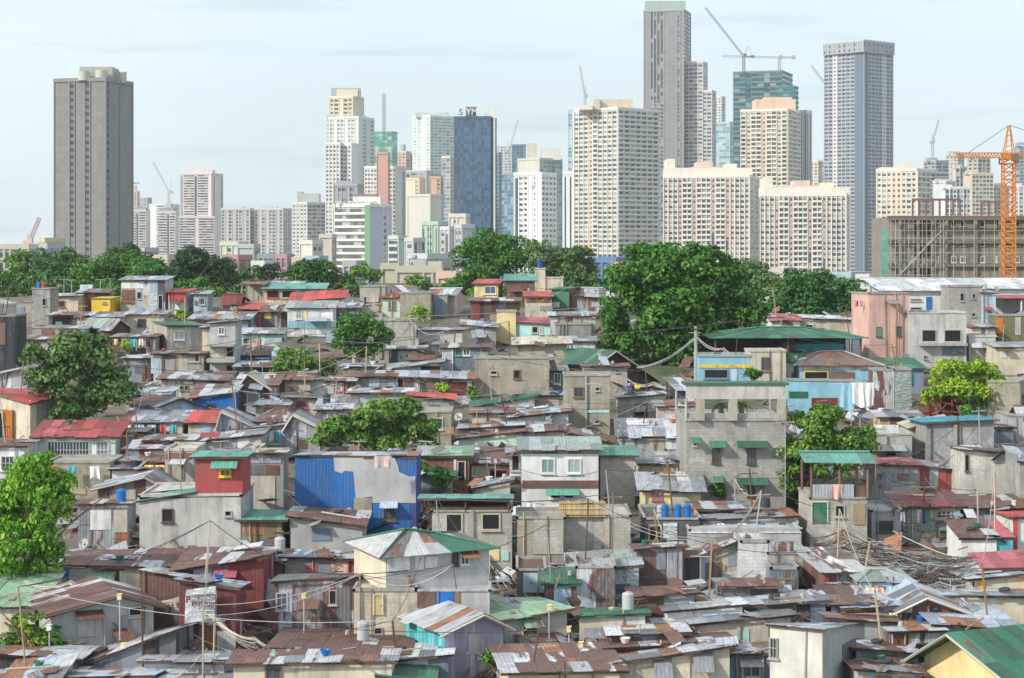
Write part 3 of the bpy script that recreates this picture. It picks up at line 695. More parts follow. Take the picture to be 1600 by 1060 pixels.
# ------------------------------------------------------------------ trees
def leaf_cloud(centers, radii, n, size, seed, squash=1.0, droop=0.0, flat=0.0):
    """n small leaf clumps (two crossed faces each) around clump centres, numpy"""
    r = np.random.default_rng(seed); k = len(centers); c = np.array(centers); rad = np.array(radii)
    w = (rad[:, 0]*rad[:, 2]); idx = r.choice(k, n, p=w/w.sum())
    v = r.normal(size=(n, 3)); v /= np.linalg.norm(v, axis=1)[:, None]
    v[:, 2] = np.where(v[:, 2] < -.5, -v[:, 2], v[:, 2])
    rr = r.uniform(.62, 1.05, n)[:, None]
    p = c[idx]+v*rad[idx]*rr
    nrm = v+r.normal(scale=.55, size=(n, 3)); nrm[:, 2] += .35; nrm /= np.linalg.norm(nrm, axis=1)[:, None]
    t = np.cross(nrm, r.normal(size=(n, 3))); t /= np.linalg.norm(t, axis=1)[:, None]+1e-9; bt = np.cross(nrm, t)
    s = size*r.uniform(.6, 1.35, n)[:, None]
    if droop: bt[:, 2] -= droop; bt /= np.linalg.norm(bt, axis=1)[:, None]
    l = s*r.uniform(.9, 1.6, n)[:, None]
    fold = nrm*s*.22
    # pointed leaf clump: rhombus folded along the middle
    a = p-bt*l*.5; b_ = p+t*s*.42+fold; cc_ = p+bt*l*.5; d_ = p-t*s*.42+fold
    return np.stack([a, b_, cc_, d_], 1).reshape(-1, 3)
def mesh_quads(name, V, mat, parent):
    n = len(V)//4; me = bpy.data.meshes.new(name); me.vertices.add(4*n); me.vertices.foreach_set("co", (V-np.array(parent.location)).astype(np.float32).ravel())
    me.loops.add(4*n); me.loops.foreach_set("vertex_index", np.arange(4*n, dtype=np.int32)); me.polygons.add(n); me.polygons.foreach_set("loop_start", np.arange(0, 4*n, 4, dtype=np.int32))
    me.update(calc_edges=True); me.materials.append(mat); o = bpy.data.objects.new(name, me); COL.objects.link(o); o.parent = parent; return o
LG = dict(mid=((.022, .08, .012), (.06, .19, .022), (.15, .32, .045)), deep=((.016, .06, .012), (.04, .14, .022), (.10, .24, .04)), bright=((.05, .17, .012), (.13, .33, .025), (.32, .55, .05)),
    dull=((.035, .09, .026), (.09, .18, .045), (.20, .31, .08)), yellow=((.10, .22, .012), (.27, .44, .03), (.45, .60, .06)), olive=((.045, .12, .018), (.12, .25, .035), (.27, .42, .07)),
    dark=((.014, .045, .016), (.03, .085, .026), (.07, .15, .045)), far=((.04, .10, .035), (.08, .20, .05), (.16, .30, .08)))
TREES = []
def tree(label, lobes, yb, col='mid', leaf=.4, dens=1.0, trunk=None, cat='tree', name='broadleaf_tree', Y=None, droop=0., group=None, clump=.36, seed=1, zb=None, bare=.0, keep=True):
    """lobes: crown ellipses (px, py, rx, ry) measured on the place; each becomes an ellipsoid of clumps at the tree's own distance"""
    Y = Y or Yof(yb); s = F/Y; r = random.Random(seed*13+5); zg = gz(Y) if zb is None else zb
    cx = sum(l[0]*l[2]*l[3] for l in lobes)/sum(l[2]*l[3] for l in lobes); tx = trunk if trunk is not None else cx
    base = P(tx, YH, Y); base.z = zg-.2
    root = empty(name, base); tag(root, label, cat, group)
    cen, rad, tips = [], [], []; area = 0
    for i, (px, py, rx, ry) in enumerate(lobes):
        A, B = rx/s, ry/s; D = min(max(A, B)*.9, 8); area += A*B*3.14
        off = r.uniform(-.25, .25)*D
        c = P(px, py, Y); c.y += off; tips.append(c)
        m = 26 if min(A, B) > 2 else 16
        for q in range(m):
            v = Vector((r.gauss(0, 1), r.gauss(0, 1), r.gauss(0, 1))).normalized()*(r.uniform(.45, .88))
            kk = clump*r.uniform(.65, 1.15)
            cen.append((c.x+v.x*A*(1-kk*.45), c.y+v.y*D, c.z+v.z*B*(1-kk*.45))); q_ = kk*(A*B)**.5*1.12
            rad.append((q_*1.2, q_*1.1, q_*.78))
    n = int(area*dens*9/(leaf*leaf))
    V = leaf_cloud(cen, rad, n, leaf, seed, droop=droop)
    tb = MB(); top = min(t.z for t in tips); H = max(1.5, top-zg)
    tr = max(.12, min(.55, H*.045))
    p0 = base.copy(); fork = Vector((base.x+(tips[0].x-base.x)*.2, base.y, zg+H*.55))
    tb.path([p0, p0.lerp(fork, .5)+Vector((r.uniform(-.2, .2), 0, 0)), fork], tr, 7, r1=tr*.72)
    for t in tips:
        m_ = fork.lerp(t, .5)+Vector((r.uniform(-.4, .4), r.uniform(-.4, .4), -.15*(t-fork).length)); tb.path([fork, m_, t], tr*.5, 5, r1=tr*.14)
        for q in range(4):
            e = t+Vector((r.gauss(0, 1), r.gauss(0, 1), r.gauss(0, .7)))*max(1., (lobes[0][2]/s)*.5); tb.path([m_, m_.lerp(e, .5)+Vector((0, 0, .2)), e], tr*.2, 4, r1=.03)
    tb.build('trunk', boards('wood' if not bare else 'cement', .2), root)
    mesh_quads('crown', V, leafm(*LG[col]), root)
    if keep: TREES.append((lobes, Y))
    return root
def palm(label, px, py, size, yb=None, Y=None, group=None, seed=1, col='far', cat='palm', zb=None, name='palm_tree'):
    Y = Y or Yof(yb); s = F/Y; r = random.Random(seed); c = P(px, py, Y); zg = gz(Y) if zb is None else zb; L_ = size/s
    root = empty(name, (c.x, c.y, zg-.2)); tag(root, label, cat, group)
    tb = MB(); tb.path([Vector((c.x, c.y, zg-.2)), Vector((c.x+L_*.06, c.y, (zg+c.z)/2)), c], .22, 6, r1=.14); tb.build('trunk', boards('cement', .2), root)
    mb = MB()
    for k in range(15):
        a = 2*math.pi*k/15+r.uniform(-.2, .2); el = r.uniform(-.1, .9); pts = []
        for j in range(8):
            t = j/7; rr = L_*t*math.cos(el)*(1 if t < .9 else .98); pts.append(c+Vector((math.cos(a)*rr, math.sin(a)*rr, L_*(math.sin(el)*t-.75*t*t))))
        for j in range(7):
            p, q = pts[j], pts[j+1]; d = (q-p); sd_ = Vector((-math.sin(a), math.cos(a), 0))*L_*.17*(1-.8*abs(j/7-.35))
            for sg in (-1, 1):
                for h_ in (0, .5): pp = p+d*h_; mb.tri(pp, pp+d*.42, pp+sd_*sg+d*.5-Vector((0, 0, L_*.07)))
    mb.build('crown', leafm(*LG[col]), root); return root

# ------------------------------------------------------------------ small things
def thing_at(name, loc, label, cat, group=None):
    o = empty(name, loc); tag(o, label, cat, group); return o
def dish(px, py, rpx, Y, label, az=-.5, host=None):
    c = P(px, py, Y); r = rpx*Y/F; o = thing_at('satellite_dish', (c.x, c.y, c.z-r*1.6), label, 'satellite dish')
    d = Vector((math.sin(az), -math.cos(az), .55)).normalized(); a = d.cross(Vector((0, 0, 1))).normalized(); b = a.cross(d); mb = MB(); rings = []
    for j in range(5):
        t = j/4; rings.append([c+d*(t*t*r*.32)+(a*math.cos(q)+b*math.sin(q))*r*t for q in [i*math.pi/8 for i in range(16)]])
    for j in range(4):
        for k in range(16):
            k2 = (k+1) % 16; mb.slab(rings[j][k], rings[j][k2], rings[j+1][k2], rings[j+1][k], .015)
    mb.build('reflector', plain('cement'), o)
    m2 = MB(); m2.path([c-b*r+d*r*.2, c+d*r*.9], .025, 4); m2.cbox(c+d*r*.9-Vector((0, 0, .05)), .09, .09, .1); m2.build('feed_arm', plain('dgrey'), o)
    m3 = MB(); m3.path([c-d*.02, c-d*r*.3, Vector((c.x, c.y+.2, c.z-r*1.6))], .04, 6); m3.build('bracket', plain('grey'), o)
def poletop(px, py, y1, Y, label, c='pyellow', name='pole_lamp', cat='pole lamp', box=.20, group=None):
    t = P(px, py, Y); b_ = P(px, y1, Y); o = thing_at(name, b_, label, cat, group); mb = MB(); mb.path([b_, t], .035, 6); mb.build('pole', plain('grey'), o)
    m = MB(); m.box((t.x-box*.5, t.y-box*.5, t.z-.02), (box, 0, .04), (0, box*.8, 0), (-.03, 0, box*1.15)); m.box((t.x-box*.62, t.y-box*.6, t.z+box*1.12), (box*1.24, 0, .04), (0, box, 0), (0, 0, .05)); m.build('lamp_box' if 'lamp' in name else 'box', plaster(c, .1), o)
def antenna(px, py, y1, Y, label, group='television aerials on the roofs'):
    t = P(px, py, Y); b_ = P(px, y1, Y); o = thing_at('tv_aerial', b_, label, 'aerial', group); mb = MB(); mb.path([b_, t], .03, 5); mb.build('mast', plain('grey'), o)
    m = MB(); a = rnd.uniform(-.6, .6); dx = Vector((math.cos(a), math.sin(a), 0))
    m.path([t-dx*.6, t+dx*.6], .02, 4)
    for k in range(6):
        c = t+dx*(-.55+.22*k); e = Vector((-dx.y, dx.x, 0))*(.35-.03*k)+Vector((0, 0, .02)); m.path([c-e, c+e], .012, 4)
    m.build('crossbars', plain('lgrey'), o)
def tank(px, y0, y1, wpx, Y, c, label, cat='water tank', name='water_tank', lid=True, group=None):
    s = F/Y; b_ = P(px, y1, Y); h_ = (y1-y0)/s; r = wpx/s/2; o = thing_at(name, b_, label, cat, group); mb = MB(); n = 16
    prof = [(r*.96, 0), (r, .05*h_), (r*.97, .3*h_), (r, .33*h_), (r*.97, .36*h_), (r*.97, .62*h_), (r, .65*h_), (r*.97, .68*h_), (r, .9*h_), (r*.8, .97*h_), (r*.3, h_)]
    for (a, z0), (b2, z1) in zip(prof, prof[1:]):
        for k in range(n):
            t0, t1 = 2*math.pi*k/n, 2*math.pi*(k+1)/n; f = lambda q, rr, z: Vector((b_.x+rr*math.cos(q), b_.y+rr*math.sin(q), b_.z+z))
            mb.quad(f(t0, a, z0), f(t1, a, z0), f(t1, b2, z1), f(t0, b2, z1))
    mb.build('body', plain(c, .45, .03), o, smooth=True)
    if lid: m = MB(); m.tube(b_+Vector((0, 0, h_*.97)), b_+Vector((0, 0, h_*1.03)), r*.42, n=12); m.build('lid', plain(c, .4), o)
def tyre(loc, label, r=.32, group='old tyres weighing down the roofs'):
    mb = MB(); n, m = 14, 6
    g = lambda i, j: Vector(loc)+Vector(((r-.09+.09*math.cos(2*math.pi*j/m))*math.cos(2*math.pi*i/n), (r-.09+.09*math.cos(2*math.pi*j/m))*math.sin(2*math.pi*i/n), .1+.09*math.sin(2*math.pi*j/m)+.1*math.cos(2*math.pi*i/n)*.3))
    for i in range(n):
        for j in range(m): mb.quad(g(i, j), g(i+1, j), g(i+1, j+1), g(i, j+1))
    tag(mb.build('old_tyre', plain('char', .9), None, True), label, 'tyre', group)
def cable(pts, label, r=.03, sag=.5, group=None, col='grey', strands=1, spread=.0, name='cable', cat='cable'):
    """pts: (px, py, Y) hung points, catenary sag between them"""
    mb = MB(); rr = random.Random(int(pts[0][0]*7+pts[0][1]))
    for q in range(strands):
        W = []
        off = [Vector((rr.gauss(0, 1), rr.gauss(0, 1), rr.gauss(0, 1)))*spread for _ in pts]; sg = sag*rr.uniform(.8, 1.25) if strands > 1 else sag
        for i, (a, b_) in enumerate(zip(pts, pts[1:])):
            p, q2 = P(*a)+off[i], P(*b_)+off[i+1]
            for k in range(10):
                t = k/10; v = p.lerp(q2, t); v.z -= sg*4*t*(1-t); W.append(v)
        W.append(P(*pts[-1])+off[-1]); mb.path(W, r*rr.uniform(.7, 1.2), 4)
    return tag(mb.build(name, plain(col, .8, .3)), label, cat, group)
def cloth(px0, y0, px1, y1, Y, c, label, group='washing hung out between the houses', name='hanging_cloth', cat='laundry', wave=.08):
    A, B = P(px0, y0, Y), P(px1, y0, Y); w = B.x-A.x; hh = A.z-P(px0, y1, Y).z; mb = MB(); n = 6; m = 4
    ph_ = rnd.uniform(0, 6)
    def g(i, j):
        u, v = i/n, j/m; return Vector((A.x+w*u*(1-.12*v*math.sin(ph_+u*3)), Y+wave*math.sin(ph_+u*9)*(.3+v), A.z-hh*v*(1+.10*math.sin(ph_*2+u*5))))
    for i in range(n):
        for j in range(m): mb.slab(g(i, j+1), g(i+1, j+1), g(i+1, j), g(i, j), .015)
    return tag(mb.build(name, plain(c, .9, .12)), label, cat, group)
def truss(mb, p, q, w, n, r=.06, wide=None):
    """square lattice from p to q"""
    p, q = Vector(p), Vector(q); d = (q-p).normalized(); a = (Vector((0, 0, 1)) if abs(d.z) < .7 else Vector((0, 1, 0))).cross(d).normalized(); b_ = d.cross(a)
    cs = [(a*x+b_*y)*w/2 for x, y in ((1, 1), (1, -1), (-1, -1), (-1, 1))]
    for c in cs: mb.tube(p+c, q+c, r, n=4)
    for k in range(n):
        s0, s1 = p.lerp(q, k/n), p.lerp(q, (k+1)/n)
        for i in range(4):
            j = (i+1) % 4; mb.tube(s0+cs[i], s0+cs[j], r*.7, n=3); mb.tube(s0+cs[i], s1+cs[j], r*.7, n=3)
def text(s, px, py, h_px, Y, c, root, depth=.05, rotz=0, dy=0, bold=0, name='lettering'):
    cu = bpy.data.curves.new(name, 'FONT'); cu.body = s; cu.size = h_px*Y/F*1.35; cu.extrude = depth; cu.offset = bold
    o = bpy.data.objects.new(name, cu); COL.objects.link(o); cu.materials.append(plain(c)); p = P(px, py, Y)
    o.rotation_euler = (R(90), 0, rotz); o.location = p+Vector((0, dy, 0))
    bpy.context.view_layer.update(); me = bpy.data.meshes.new_from_object(o.evaluated_get(bpy.context.evaluated_depsgraph_get())); me.name = name
    q = bpy.data.objects.new(name, me); COL.objects.link(q); q.rotation_euler = o.rotation_euler; q.location = o.location; bpy.data.objects.remove(o)
    if root: q.parent = root; q.location -= root.location
    return q
# ------------------------------------------------------------------ ground
def ground():
    ys = list(range(-20, 245, 15))+[245, 300, 365, 420, 480, 540, 620, 900, 1500, 3000, 7000]; xs = [-4000, -1500, -500, -200]+list(range(-150, 151, 10))+[200, 500, 1500, 4000]
    mb = MB()
    for a, b_ in zip(ys, ys[1:]):
        for c, d in zip(xs, xs[1:]): mb.quad((c, a, gz(a)), (d, a, gz(a)), (d, b_, gz(b_)), (c, b_, gz(b_)))
    b = NB('packed_earth'); col = b.mix(b.noise(b.wpos(), .35, 6), (.10, .085, .065), (.20, .18, .15)); col = b.mix(b.ramp(b.noise(b.wpos(), .09, 5), .5, .6), col, (.06, .10, .035)); b.col(col); b.rough(.95)
    tag(mb.build('ground', b.m), kind='structure')
ground()
def wing(main, *a, **k):
    t = tower(None, *a, **k, name='wing'); t['root'].parent = main['root']; t['root'].location -= main['root'].location; return t
# ------------------------------------------------------------------ skyline
tower('tall grey concrete tower standing alone with round tanks on its roof', 85, 165, 207, 125, 890, 'pppWppWppp', 'WpppdppppP'[:9], win=glass((.035, .04, .045), (.2, .2, .2), .05), wall=(.245, .245, .24), name='concrete_tower', panel=2.6, dirt=.35, parts=True,
      top=((130, 181, 107, (.40, .39, .35)), (122, 141, 112, (.50, .50, .43), .12, 'water_tank'), (149, 168, 110, (.50, .50, .43), .12, 'water_tank'), (184, 198, 113, (.50, .50, .43), .5, 'water_tank')))
t = tower('pinkish banded tower with dark centre stripe, between the concrete tower and twin blocks', 282, 330, 348, 272, 1900, 'dhhhdhhhp', 'pdpppd', wall=(.70, .60, .57), trim=(.66, .60, .58), top=((296, 334, 266, (.66, .58, .55)),), fh=2.4, parts=True)
wing(t, 280, 335, 341, 340, 1890, 'hhhhphhhh', 'pp', wall=(.72, .62, .59), fh=2.4)
tower('round-shouldered banded block half hidden behind the tall concrete tower', 196, 228, 234, 330, 2000, 'hhhdhh', 'pp', wall=(.66, .60, .58), top=((200, 229, 325, (.30, .32, .36)),), fh=2.6)
tower('round-shouldered banded block just left of the pinkish tower', 247, 274, 280, 332, 2000, 'hhhdhh', 'pp', wall=(.68, .62, .58), top=((250, 273, 325, (.30, .30, .34)), (258, 268, 318, (.5, .5, .5))), fh=2.6)
tower('pale green block behind the crane left of the pinkish tower', 233, 262, 280, 320, 2500, 'pphhp', 'ww', wall=(.66, .72, .66))
tower('peach tower with pointed top peeping past the concrete tower', 200, 214, 218, 300, 2600, 'www', 'w', wall=(.66, .50, .40), top=((205, 213, 290, (.60, .42, .32)),))
tower('slim grey block peeping beside the peach pointed tower', 218, 230, 237, 310, 2700, 'ww', 'w', wall=(.42, .45, .47))
for a, lb in ((346, 'left one of two twin dark-balconied blocks with white piers'), (398, 'right one of two twin dark-balconied blocks with white piers')):
    tower(lb, a, a+44, a+57 if a > 350 else a+53, 327, 1700, 'wpWpwWpw', 'WW', wall=(.50, .49, .47), trim=(.62, .60, .57), top=((a+10, a+36, 323, (.55, .54, .5)),), fh=2.9, group='twin balconied blocks')
tower('pale grey gridded block with stepped roof left of the cream-crowned tower', 457, 480, 508, 318, 1600, 'wwww', 'WWWW', wall=(.60, .60, .57), top=((468, 500, 303, (.45, .50, .48)), (466, 474, 300, (.42, .46, .47))), fh=2.9)
t = tower('high white tower with cream stepped crown and flat cap', 510, 560, 584, 184, 1500, 'wWpWWpwwp', 'pWpW', wall=(.64, .66, .63), trim=(.72, .73, .70), win=glass((.20, .28, .30), (.36, .45, .44), .3), parts=True, fh=2.9,
      top=((512, 572, 182, (.40, .44, .45), .5),))
wing(t, 515, 551, 568, 152, 1504, 'wWpWw', 'pp', wall=(.66, .58, .44), trim=(.74, .66, .50), zb=zat(186, 1504), fh=3.2, top=((527, 560, 141, (.70, .62, .47), .5), (518, 563, 138.5, (.40, .42, .42), .5)))
wing(t, 509, 531, 538, 225, 1480, 'wwww', 'w', wall=(.74, .74, .70), fh=2.9)
wing(t, 531, 549, 560, 226, 1482, 'www', 'pp', wall=(.74, .74, .71), fh=2.9)
tower('unfinished tower wrapped in green netting behind the tall radio mast', 585, 612, 621, 207, 2100, 'gggg', 'gg', wall=(.10, .38, .27), win=glass((.06, .30, .20), (.45, .48, .42), .3), fh=3.4, name='unfinished_tower')
t = tower('white tower of arched windows with a pink core and radio mast', 570, 618, 633, 262, 1400, 'wwwwppwwww', 'ppd', wall=(.78, .76, .72), trim=(.80, .78, .74), parts=True, fh=2.8)
wing(t, 589, 606, 608, 240, 1385, 'ppp', 'p', wall=(.56, .32, .28))
m = MB(); truss(m, P(600, 240, 1392), P(600, 147, 1392), 1.6, 18, .16); m.path([P(600, 147, 1392), P(600, 143, 1392)], .1, 4)
for yy in (165, 180, 200, 215): m.path([P(597, yy, 1392), P(604, yy+1, 1392)], .12, 4)
tag(m.build('radio_mast', plain('zdark')), 'tall thin lattice radio mast on the pink-cored tower', 'radio mast')
tower('grey slab with dark strip windows in front of the white stepped tower', 522, 558, 568, 290, 1250, 'pWWpWp', 'pp', wall=(.36, .37, .40), top=((526, 552, 283, (.38, .38, .41)),), fh=3.4)
# green and white hotel
t = tower('white banded block with green edges and green roof letters', 523, 577, 611, 322, 930, 'hhhhhhhhp', 'pppwp', wall=(.50, .53, .60), trim=(.74, .73, .68), name='banded_block', parts=True, fh=3.1,
      top=((553, 596, 308, (.76, .74, .70), .5), (556, 590, 304, (.25, .20, .20), .5)), win=glass((.13, .15, .15), (.45, .46, .42), .3))
m = MB()
for a, c in ((521, 525), (570, 578)):
    A = P(a, 322, 929 if a > 550 else 945); B = P(c, 322, 929 if a > 550 else 944); m.box((A.x, A.y-.7, 0), (B.x-A.x, 0, 0), (0, 1.5, 0), (0, 0, A.z+.4))
m.build('green_pier', tower_wall((.22, .46, .24)), None).parent = t['root']; bpy.data.objects['green_pier'].location = -t['root'].location
text('W L CLAM HCL', 524, 321, 7, 936, 'white', t['root'], depth=.2, bold=.1)
m = MB(); A = P(523, 322, 938); B = P(572, 314, 938); m.box((A.x, 938, A.z-1.2), (B.x-A.x, 0, 0), (0, .4, 0), (0, 0, 3.2)); sg = m.build('sign_board', tower_wall((.25, .40, .22))); sg.parent = t['root']; sg.location = -t['root'].location
tower('blank grey-beige slab wall with tiny windows beside the green-edged block', 637, 672, 690, 306, 1300, 'ppppp', 'pp', wall=(.62, .61, .55), fh=3.2)
tower('cream block with terraced top behind the blank grey slab', 630, 655, 664, 280, 1600, 'pppw', 'p', wall=(.74, .66, .50))
tower('low glass-fronted office with dark panes right of the arched white tower', 634, 666, 676, 268, 1700, 'dWWd', 'p', wall=(.48, .50, .52))
tower('peach domed tower beside the green netted one', 622, 634, 641, 238, 2100, 'ww', 'w', wall=(.66, .50, .38), top=((626, 634, 226, (.34, .50, .45), .5, 'water_tank'),))
tower('narrow mauve block with dark slots beside the peach domed tower', 640, 652, 656, 238, 2150, 'dd', 'p', wall=(.45, .42, .46))
t = tower('white and pale-green glass tower with rounded crown', 645, 672, 709, 182, 1900, 'wwpw', 'WWWWWW', wall=(.66, .70, .66), trim=(.76, .77, .72), win=glass((.22, .36, .36), (.45, .56, .54), .3), parts=True, top=((650, 700, 177, (.50, .56, .53)),), fh=2.9)
tower('peach and dark-red striped block with blue cap', 672, 688, 692, 278, 1600, 'ppw', 'd', wall=(.62, .40, .30), accent=(.30, .06, .08), top=((674, 690, 272, (.12, .16, .30)),))
tower('slate and cream split block left of the dark blue tower', 691, 703, 712, 246, 1650, 'gg', 'ww', wall=(.66, .58, .44), win=glass((.16, .22, .30), (.3, .3, .3), .1))
# dark blue tower
bw = glass((.035, .08, .155), (.06, .13, .22), .25, .15)
t = tower('dark blue glass tower with white fin and roof sign', 710, 766, 775, 184, 1400, 'gggggggggggg', 'pw', wall=(.05, .10, .17), trim=(.06, .115, .19), win=bw, name='glass_tower', parts=True, fh=2.9, wallr=None)
m = MB(); A = P(757, 184, 1403); B = P(773, 184, 1403); m.ngon([A, B, P(774, 165, 1403), P(757, 178, 1403)]); m.ngon([A+Vector((0, 5, 0)), P(757, 178, 1408), P(774, 165, 1408), B+Vector((0, 5, 0))]); m.box(P(771, 430, 1401), (1.2, 0, 0), (0, 8, 0), (0, 0, (430-166)*1401/F)); fn = m.build('fin', tower_wall((.66, .66, .62))); fn.parent = t['root']; fn.location = -t['root'].location
m = MB(); A = P(728, 183, 1401); m.box(A, (7.2, 0, 0), (0, .5, 0), (0, 0, 6.9)); sg = m.build('sign_board', plain('dgrey')); sg.parent = t['root']; sg.location = -t['root'].location
text('S', 717, 180, 10, 1399, 'zdark', t['root'], depth=.3, bold=.15); text('YM', 728.5, 179, 9.5, 1400.3, 'white', t['root'], depth=.3, bold=.1)
tower('slim slate slab tucked right of the dark blue tower', 768, 779, 783, 240, 1600, 'WW', 'w', wall=(.22, .30, .36), win=bw)
tower('pale unfinished block behind the slate glass office', 775, 800, 804, 228, 2300, 'wwww', 'w', wall=(.62, .64, .62))
tower('dark blue block behind the pale office with a wide top', 800, 818, 822, 227, 2200, 'ggg', 'g', wall=(.16, .25, .36), win=bw)
tower('blue-grey glass office between the dark blue tower and white one', 779, 802, 807, 272, 1700, 'ggggg', 'g', wall=(.38, .42, .46), win=glass((.10, .22, .34), (.34, .44, .52), .25))
tower('greenish glass block with beige side and box on top', 809, 843, 878, 249, 1500, 'ppp', 'gWggWg', wall=(.58, .57, .50), win=glass((.10, .30, .30), (.36, .52, .48), .3), top=((824, 839, 225, (.62, .60, .48)), (846, 876, 232, (.66, .66, .58))), parts=True)
t = tower('white tower with faint roof letters and checkered dark openings', 804, 846, 869, 272, 1150, 'dWwpsp', 'wwww', wall=(.78, .79, .78), trim=(.80, .80, .79), parts=True, fh=3.0)
text('F IJPIM', 808, 280, 4.5, 1148, 'lgrey', t['root'], depth=.1)
tower('white block with tall arched blue windows beside the cream tower', 877, 898, 904, 272, 1600, 'pdpdp', 'p', wall=(.76, .76, .74), win=bw, top=((877, 900, 268, (.8, .8, .78)),))
tower('slim blue glass slab under a crane behind the cream tower', 888, 912, 930, 170, 1900, 'gpgp', 'gg', wall=(.52, .60, .62), win=glass((.16, .28, .36), (.4, .5, .52), .3), parts=True)
t = tower('big cream tower with white balconies, widest in the centre', 898, 965, 1028, 170, 1300, 'WWWabWWWW', 'bbbbbbb', wall=(.66, .635, .56), trim=(.72, .70, .63), accent=(.62, .48, .34), parts=True, fh=3.0, wallr=(.5, .5, .5),
      top=((932, 987, 158, (.60, .48, .38), .5), (926, 936, 157, (.55, .52, .42), .4), (905, 925, 166, (.76, .70, .55), .3)))
t = tower('tallest grey tower with green cap and plain grey stripe', 1006, 1068, 1079, 16, 1600, 'ppvvvvppppwp', 'WW', wall=(.27, .265, .27), trim=(.37, .36, .36), parts=True, fh=3.0, panel=4,
          top=((1008, 1070, 4, (.36, .46, .42), .5),), depth=16)
wing(t, 1069, 1098, 1105, 98, 1606, 'WWWW', 'W', wall=(.62, .60, .58), fh=3.0)
wing(t, 1090, 1112, 1118, 143, 1604, 'WWW', 'W', wall=(.62, .60, .58), fh=3.0)
tower('slim pale tower behind the tallest grey one', 1117, 1127, 1133, 152, 2300, 'ww', 'w', wall=(.60, .63, .62))
tower('blue-green glass block left of the netted construction tower', 1118, 1140, 1152, 192, 2000, 'gggg', 'gg', wall=(.46, .54, .56), win=glass((.22, .38, .42), (.4, .52, .54), .4), parts=True)
t = tower('unfinished tower wrapped in teal netting under two cranes', 1146, 1222, 1238, 112, 1750, 'hhghhghh', 'hh', wall=(.12, .22, .23), trim=(.15, .21, .22), win=glass((.02, .10, .12), (.26, .32, .32), .2), name='unfinished_tower', parts=True, fh=4.2)
wing(t, 1215, 1240, 1247, 136, 1745, 'hhh', 'h', wall=(.06, .20, .20), win=glass((.02, .12, .14), (.2, .3, .3), .2), fh=4.2)
tower('beige tower with peach penthouse below the netted tower', 1158, 1230, 1250, 172, 1430, 'bwbbabbwb', 'bbb', wall=(.66, .58, .46), trim=(.74, .68, .56), accent=(.60, .44, .36), parts=True, top=((1178, 1240, 157, (.72, .52, .40), .5), (1192, 1234, 154, (.74, .54, .42), .5)))
tower('white tower with long dark vertical slots right of the beige one', 1244, 1260, 1268, 174, 1800, 'dpdpd', 'dd', wall=(.76, .76, .74))
tower('small cream block squeezed between the beige and the dark tower', 1266, 1278, 1284, 253, 1900, 'ww', 'w', wall=(.72, .64, .52))
tower('grey gridded block behind the small cream block', 1278, 1290, 1300, 251, 2000, 'WW', 'W', wall=(.46, .46, .50))
t = tower('tall slate and white tower with a ribbed open crown', 1288, 1350, 1395, 80, 1600, 'WWaWWWWqq', 'qWWWWaWW', wall=(.36, .39, .43), trim=(.52, .54, .56), accent=(.66, .64, .58), parts=True, fh=3.0, win=glass((.05, .07, .11), (.2, .22, .26), .1),)
wing(t, 1287, 1349, 1397, 64, 1597, 'wpwpwpwpwpwpwpwp', 'wpwpwpwpwpwpwp', wall=(.34, .37, .39), trim=(.46, .49, .50), zb=zat(82, 1600), fh=3.4)
for a, yt, lb in ((1037, 262, 'wide cream and pink apartment slab below the tallest grey tower'), (1188, 291, 'wide cream and pink apartment slab below the slate tower')):
    s_ = 1 if a < 1100 else .985
    SLAB = tower(lb, a, a+134, a+(149 if a < 1100 else 139), yt+14, 1120 if a < 1100 else 1060, 'wWWabbabbbabbawWWw', 'ww', wall=(.64, .605, .53) if a < 1100 else (.63, .58, .51), trim=(.71, .68, .61), accent=(.52, .38, .32), parts=True, fh=2.9, name='apartment_slab',
          top=((a+2, a+134, yt+2, (.70, .65, .56), .5), (a+3, a+15, yt-12, (.70, .66, .56), .5), (a+42, a+84, yt, (.60, .46, .38), .5), (a+50, a+74, yt-8, (.64, .52, .44), .5), (a+95, a+112, yt-5, (.70, .64, .54), .5)))
    for u_, v_ in ((68, 120), (87, 60), (90, 130)):
        m = MB(); q_ = SLAB['N'].lerp(SLAB['PL'], (134-u_)/134); d_ = (SLAB['N']-SLAB['PL']).normalized(); m.box(Vector((q_.x, q_.y-.55, zat(yt+v_, SLAB['Y']))), (d_.x*3.6, d_.y*3.6, 0), (0, 1, 0), (0, 0, 5.6)); e = m.build('sky_opening_shade', tower_wall((.06, .09, .15)), None); e.parent = SLAB['root']; e.location = -SLAB['root'].location  # solid box, painted dark for the shade in a square hole
tower('cream tower with white dome dish behind the scaffolded building', 1370, 1432, 1452, 266, 1150, 'wWwaawWw', 'bbb', wall=(.70, .65, .54), trim=(.74, .70, .60), accent=(.62, .50, .36), parts=True, fh=3.0, top=((1408, 1422, 256, (.72, .58, .42), .5), (1418, 1426, 258, (.8, .8, .8), .3, 'water_tank'), (1375, 1400, 262, (.70, .62, .46), .5)))
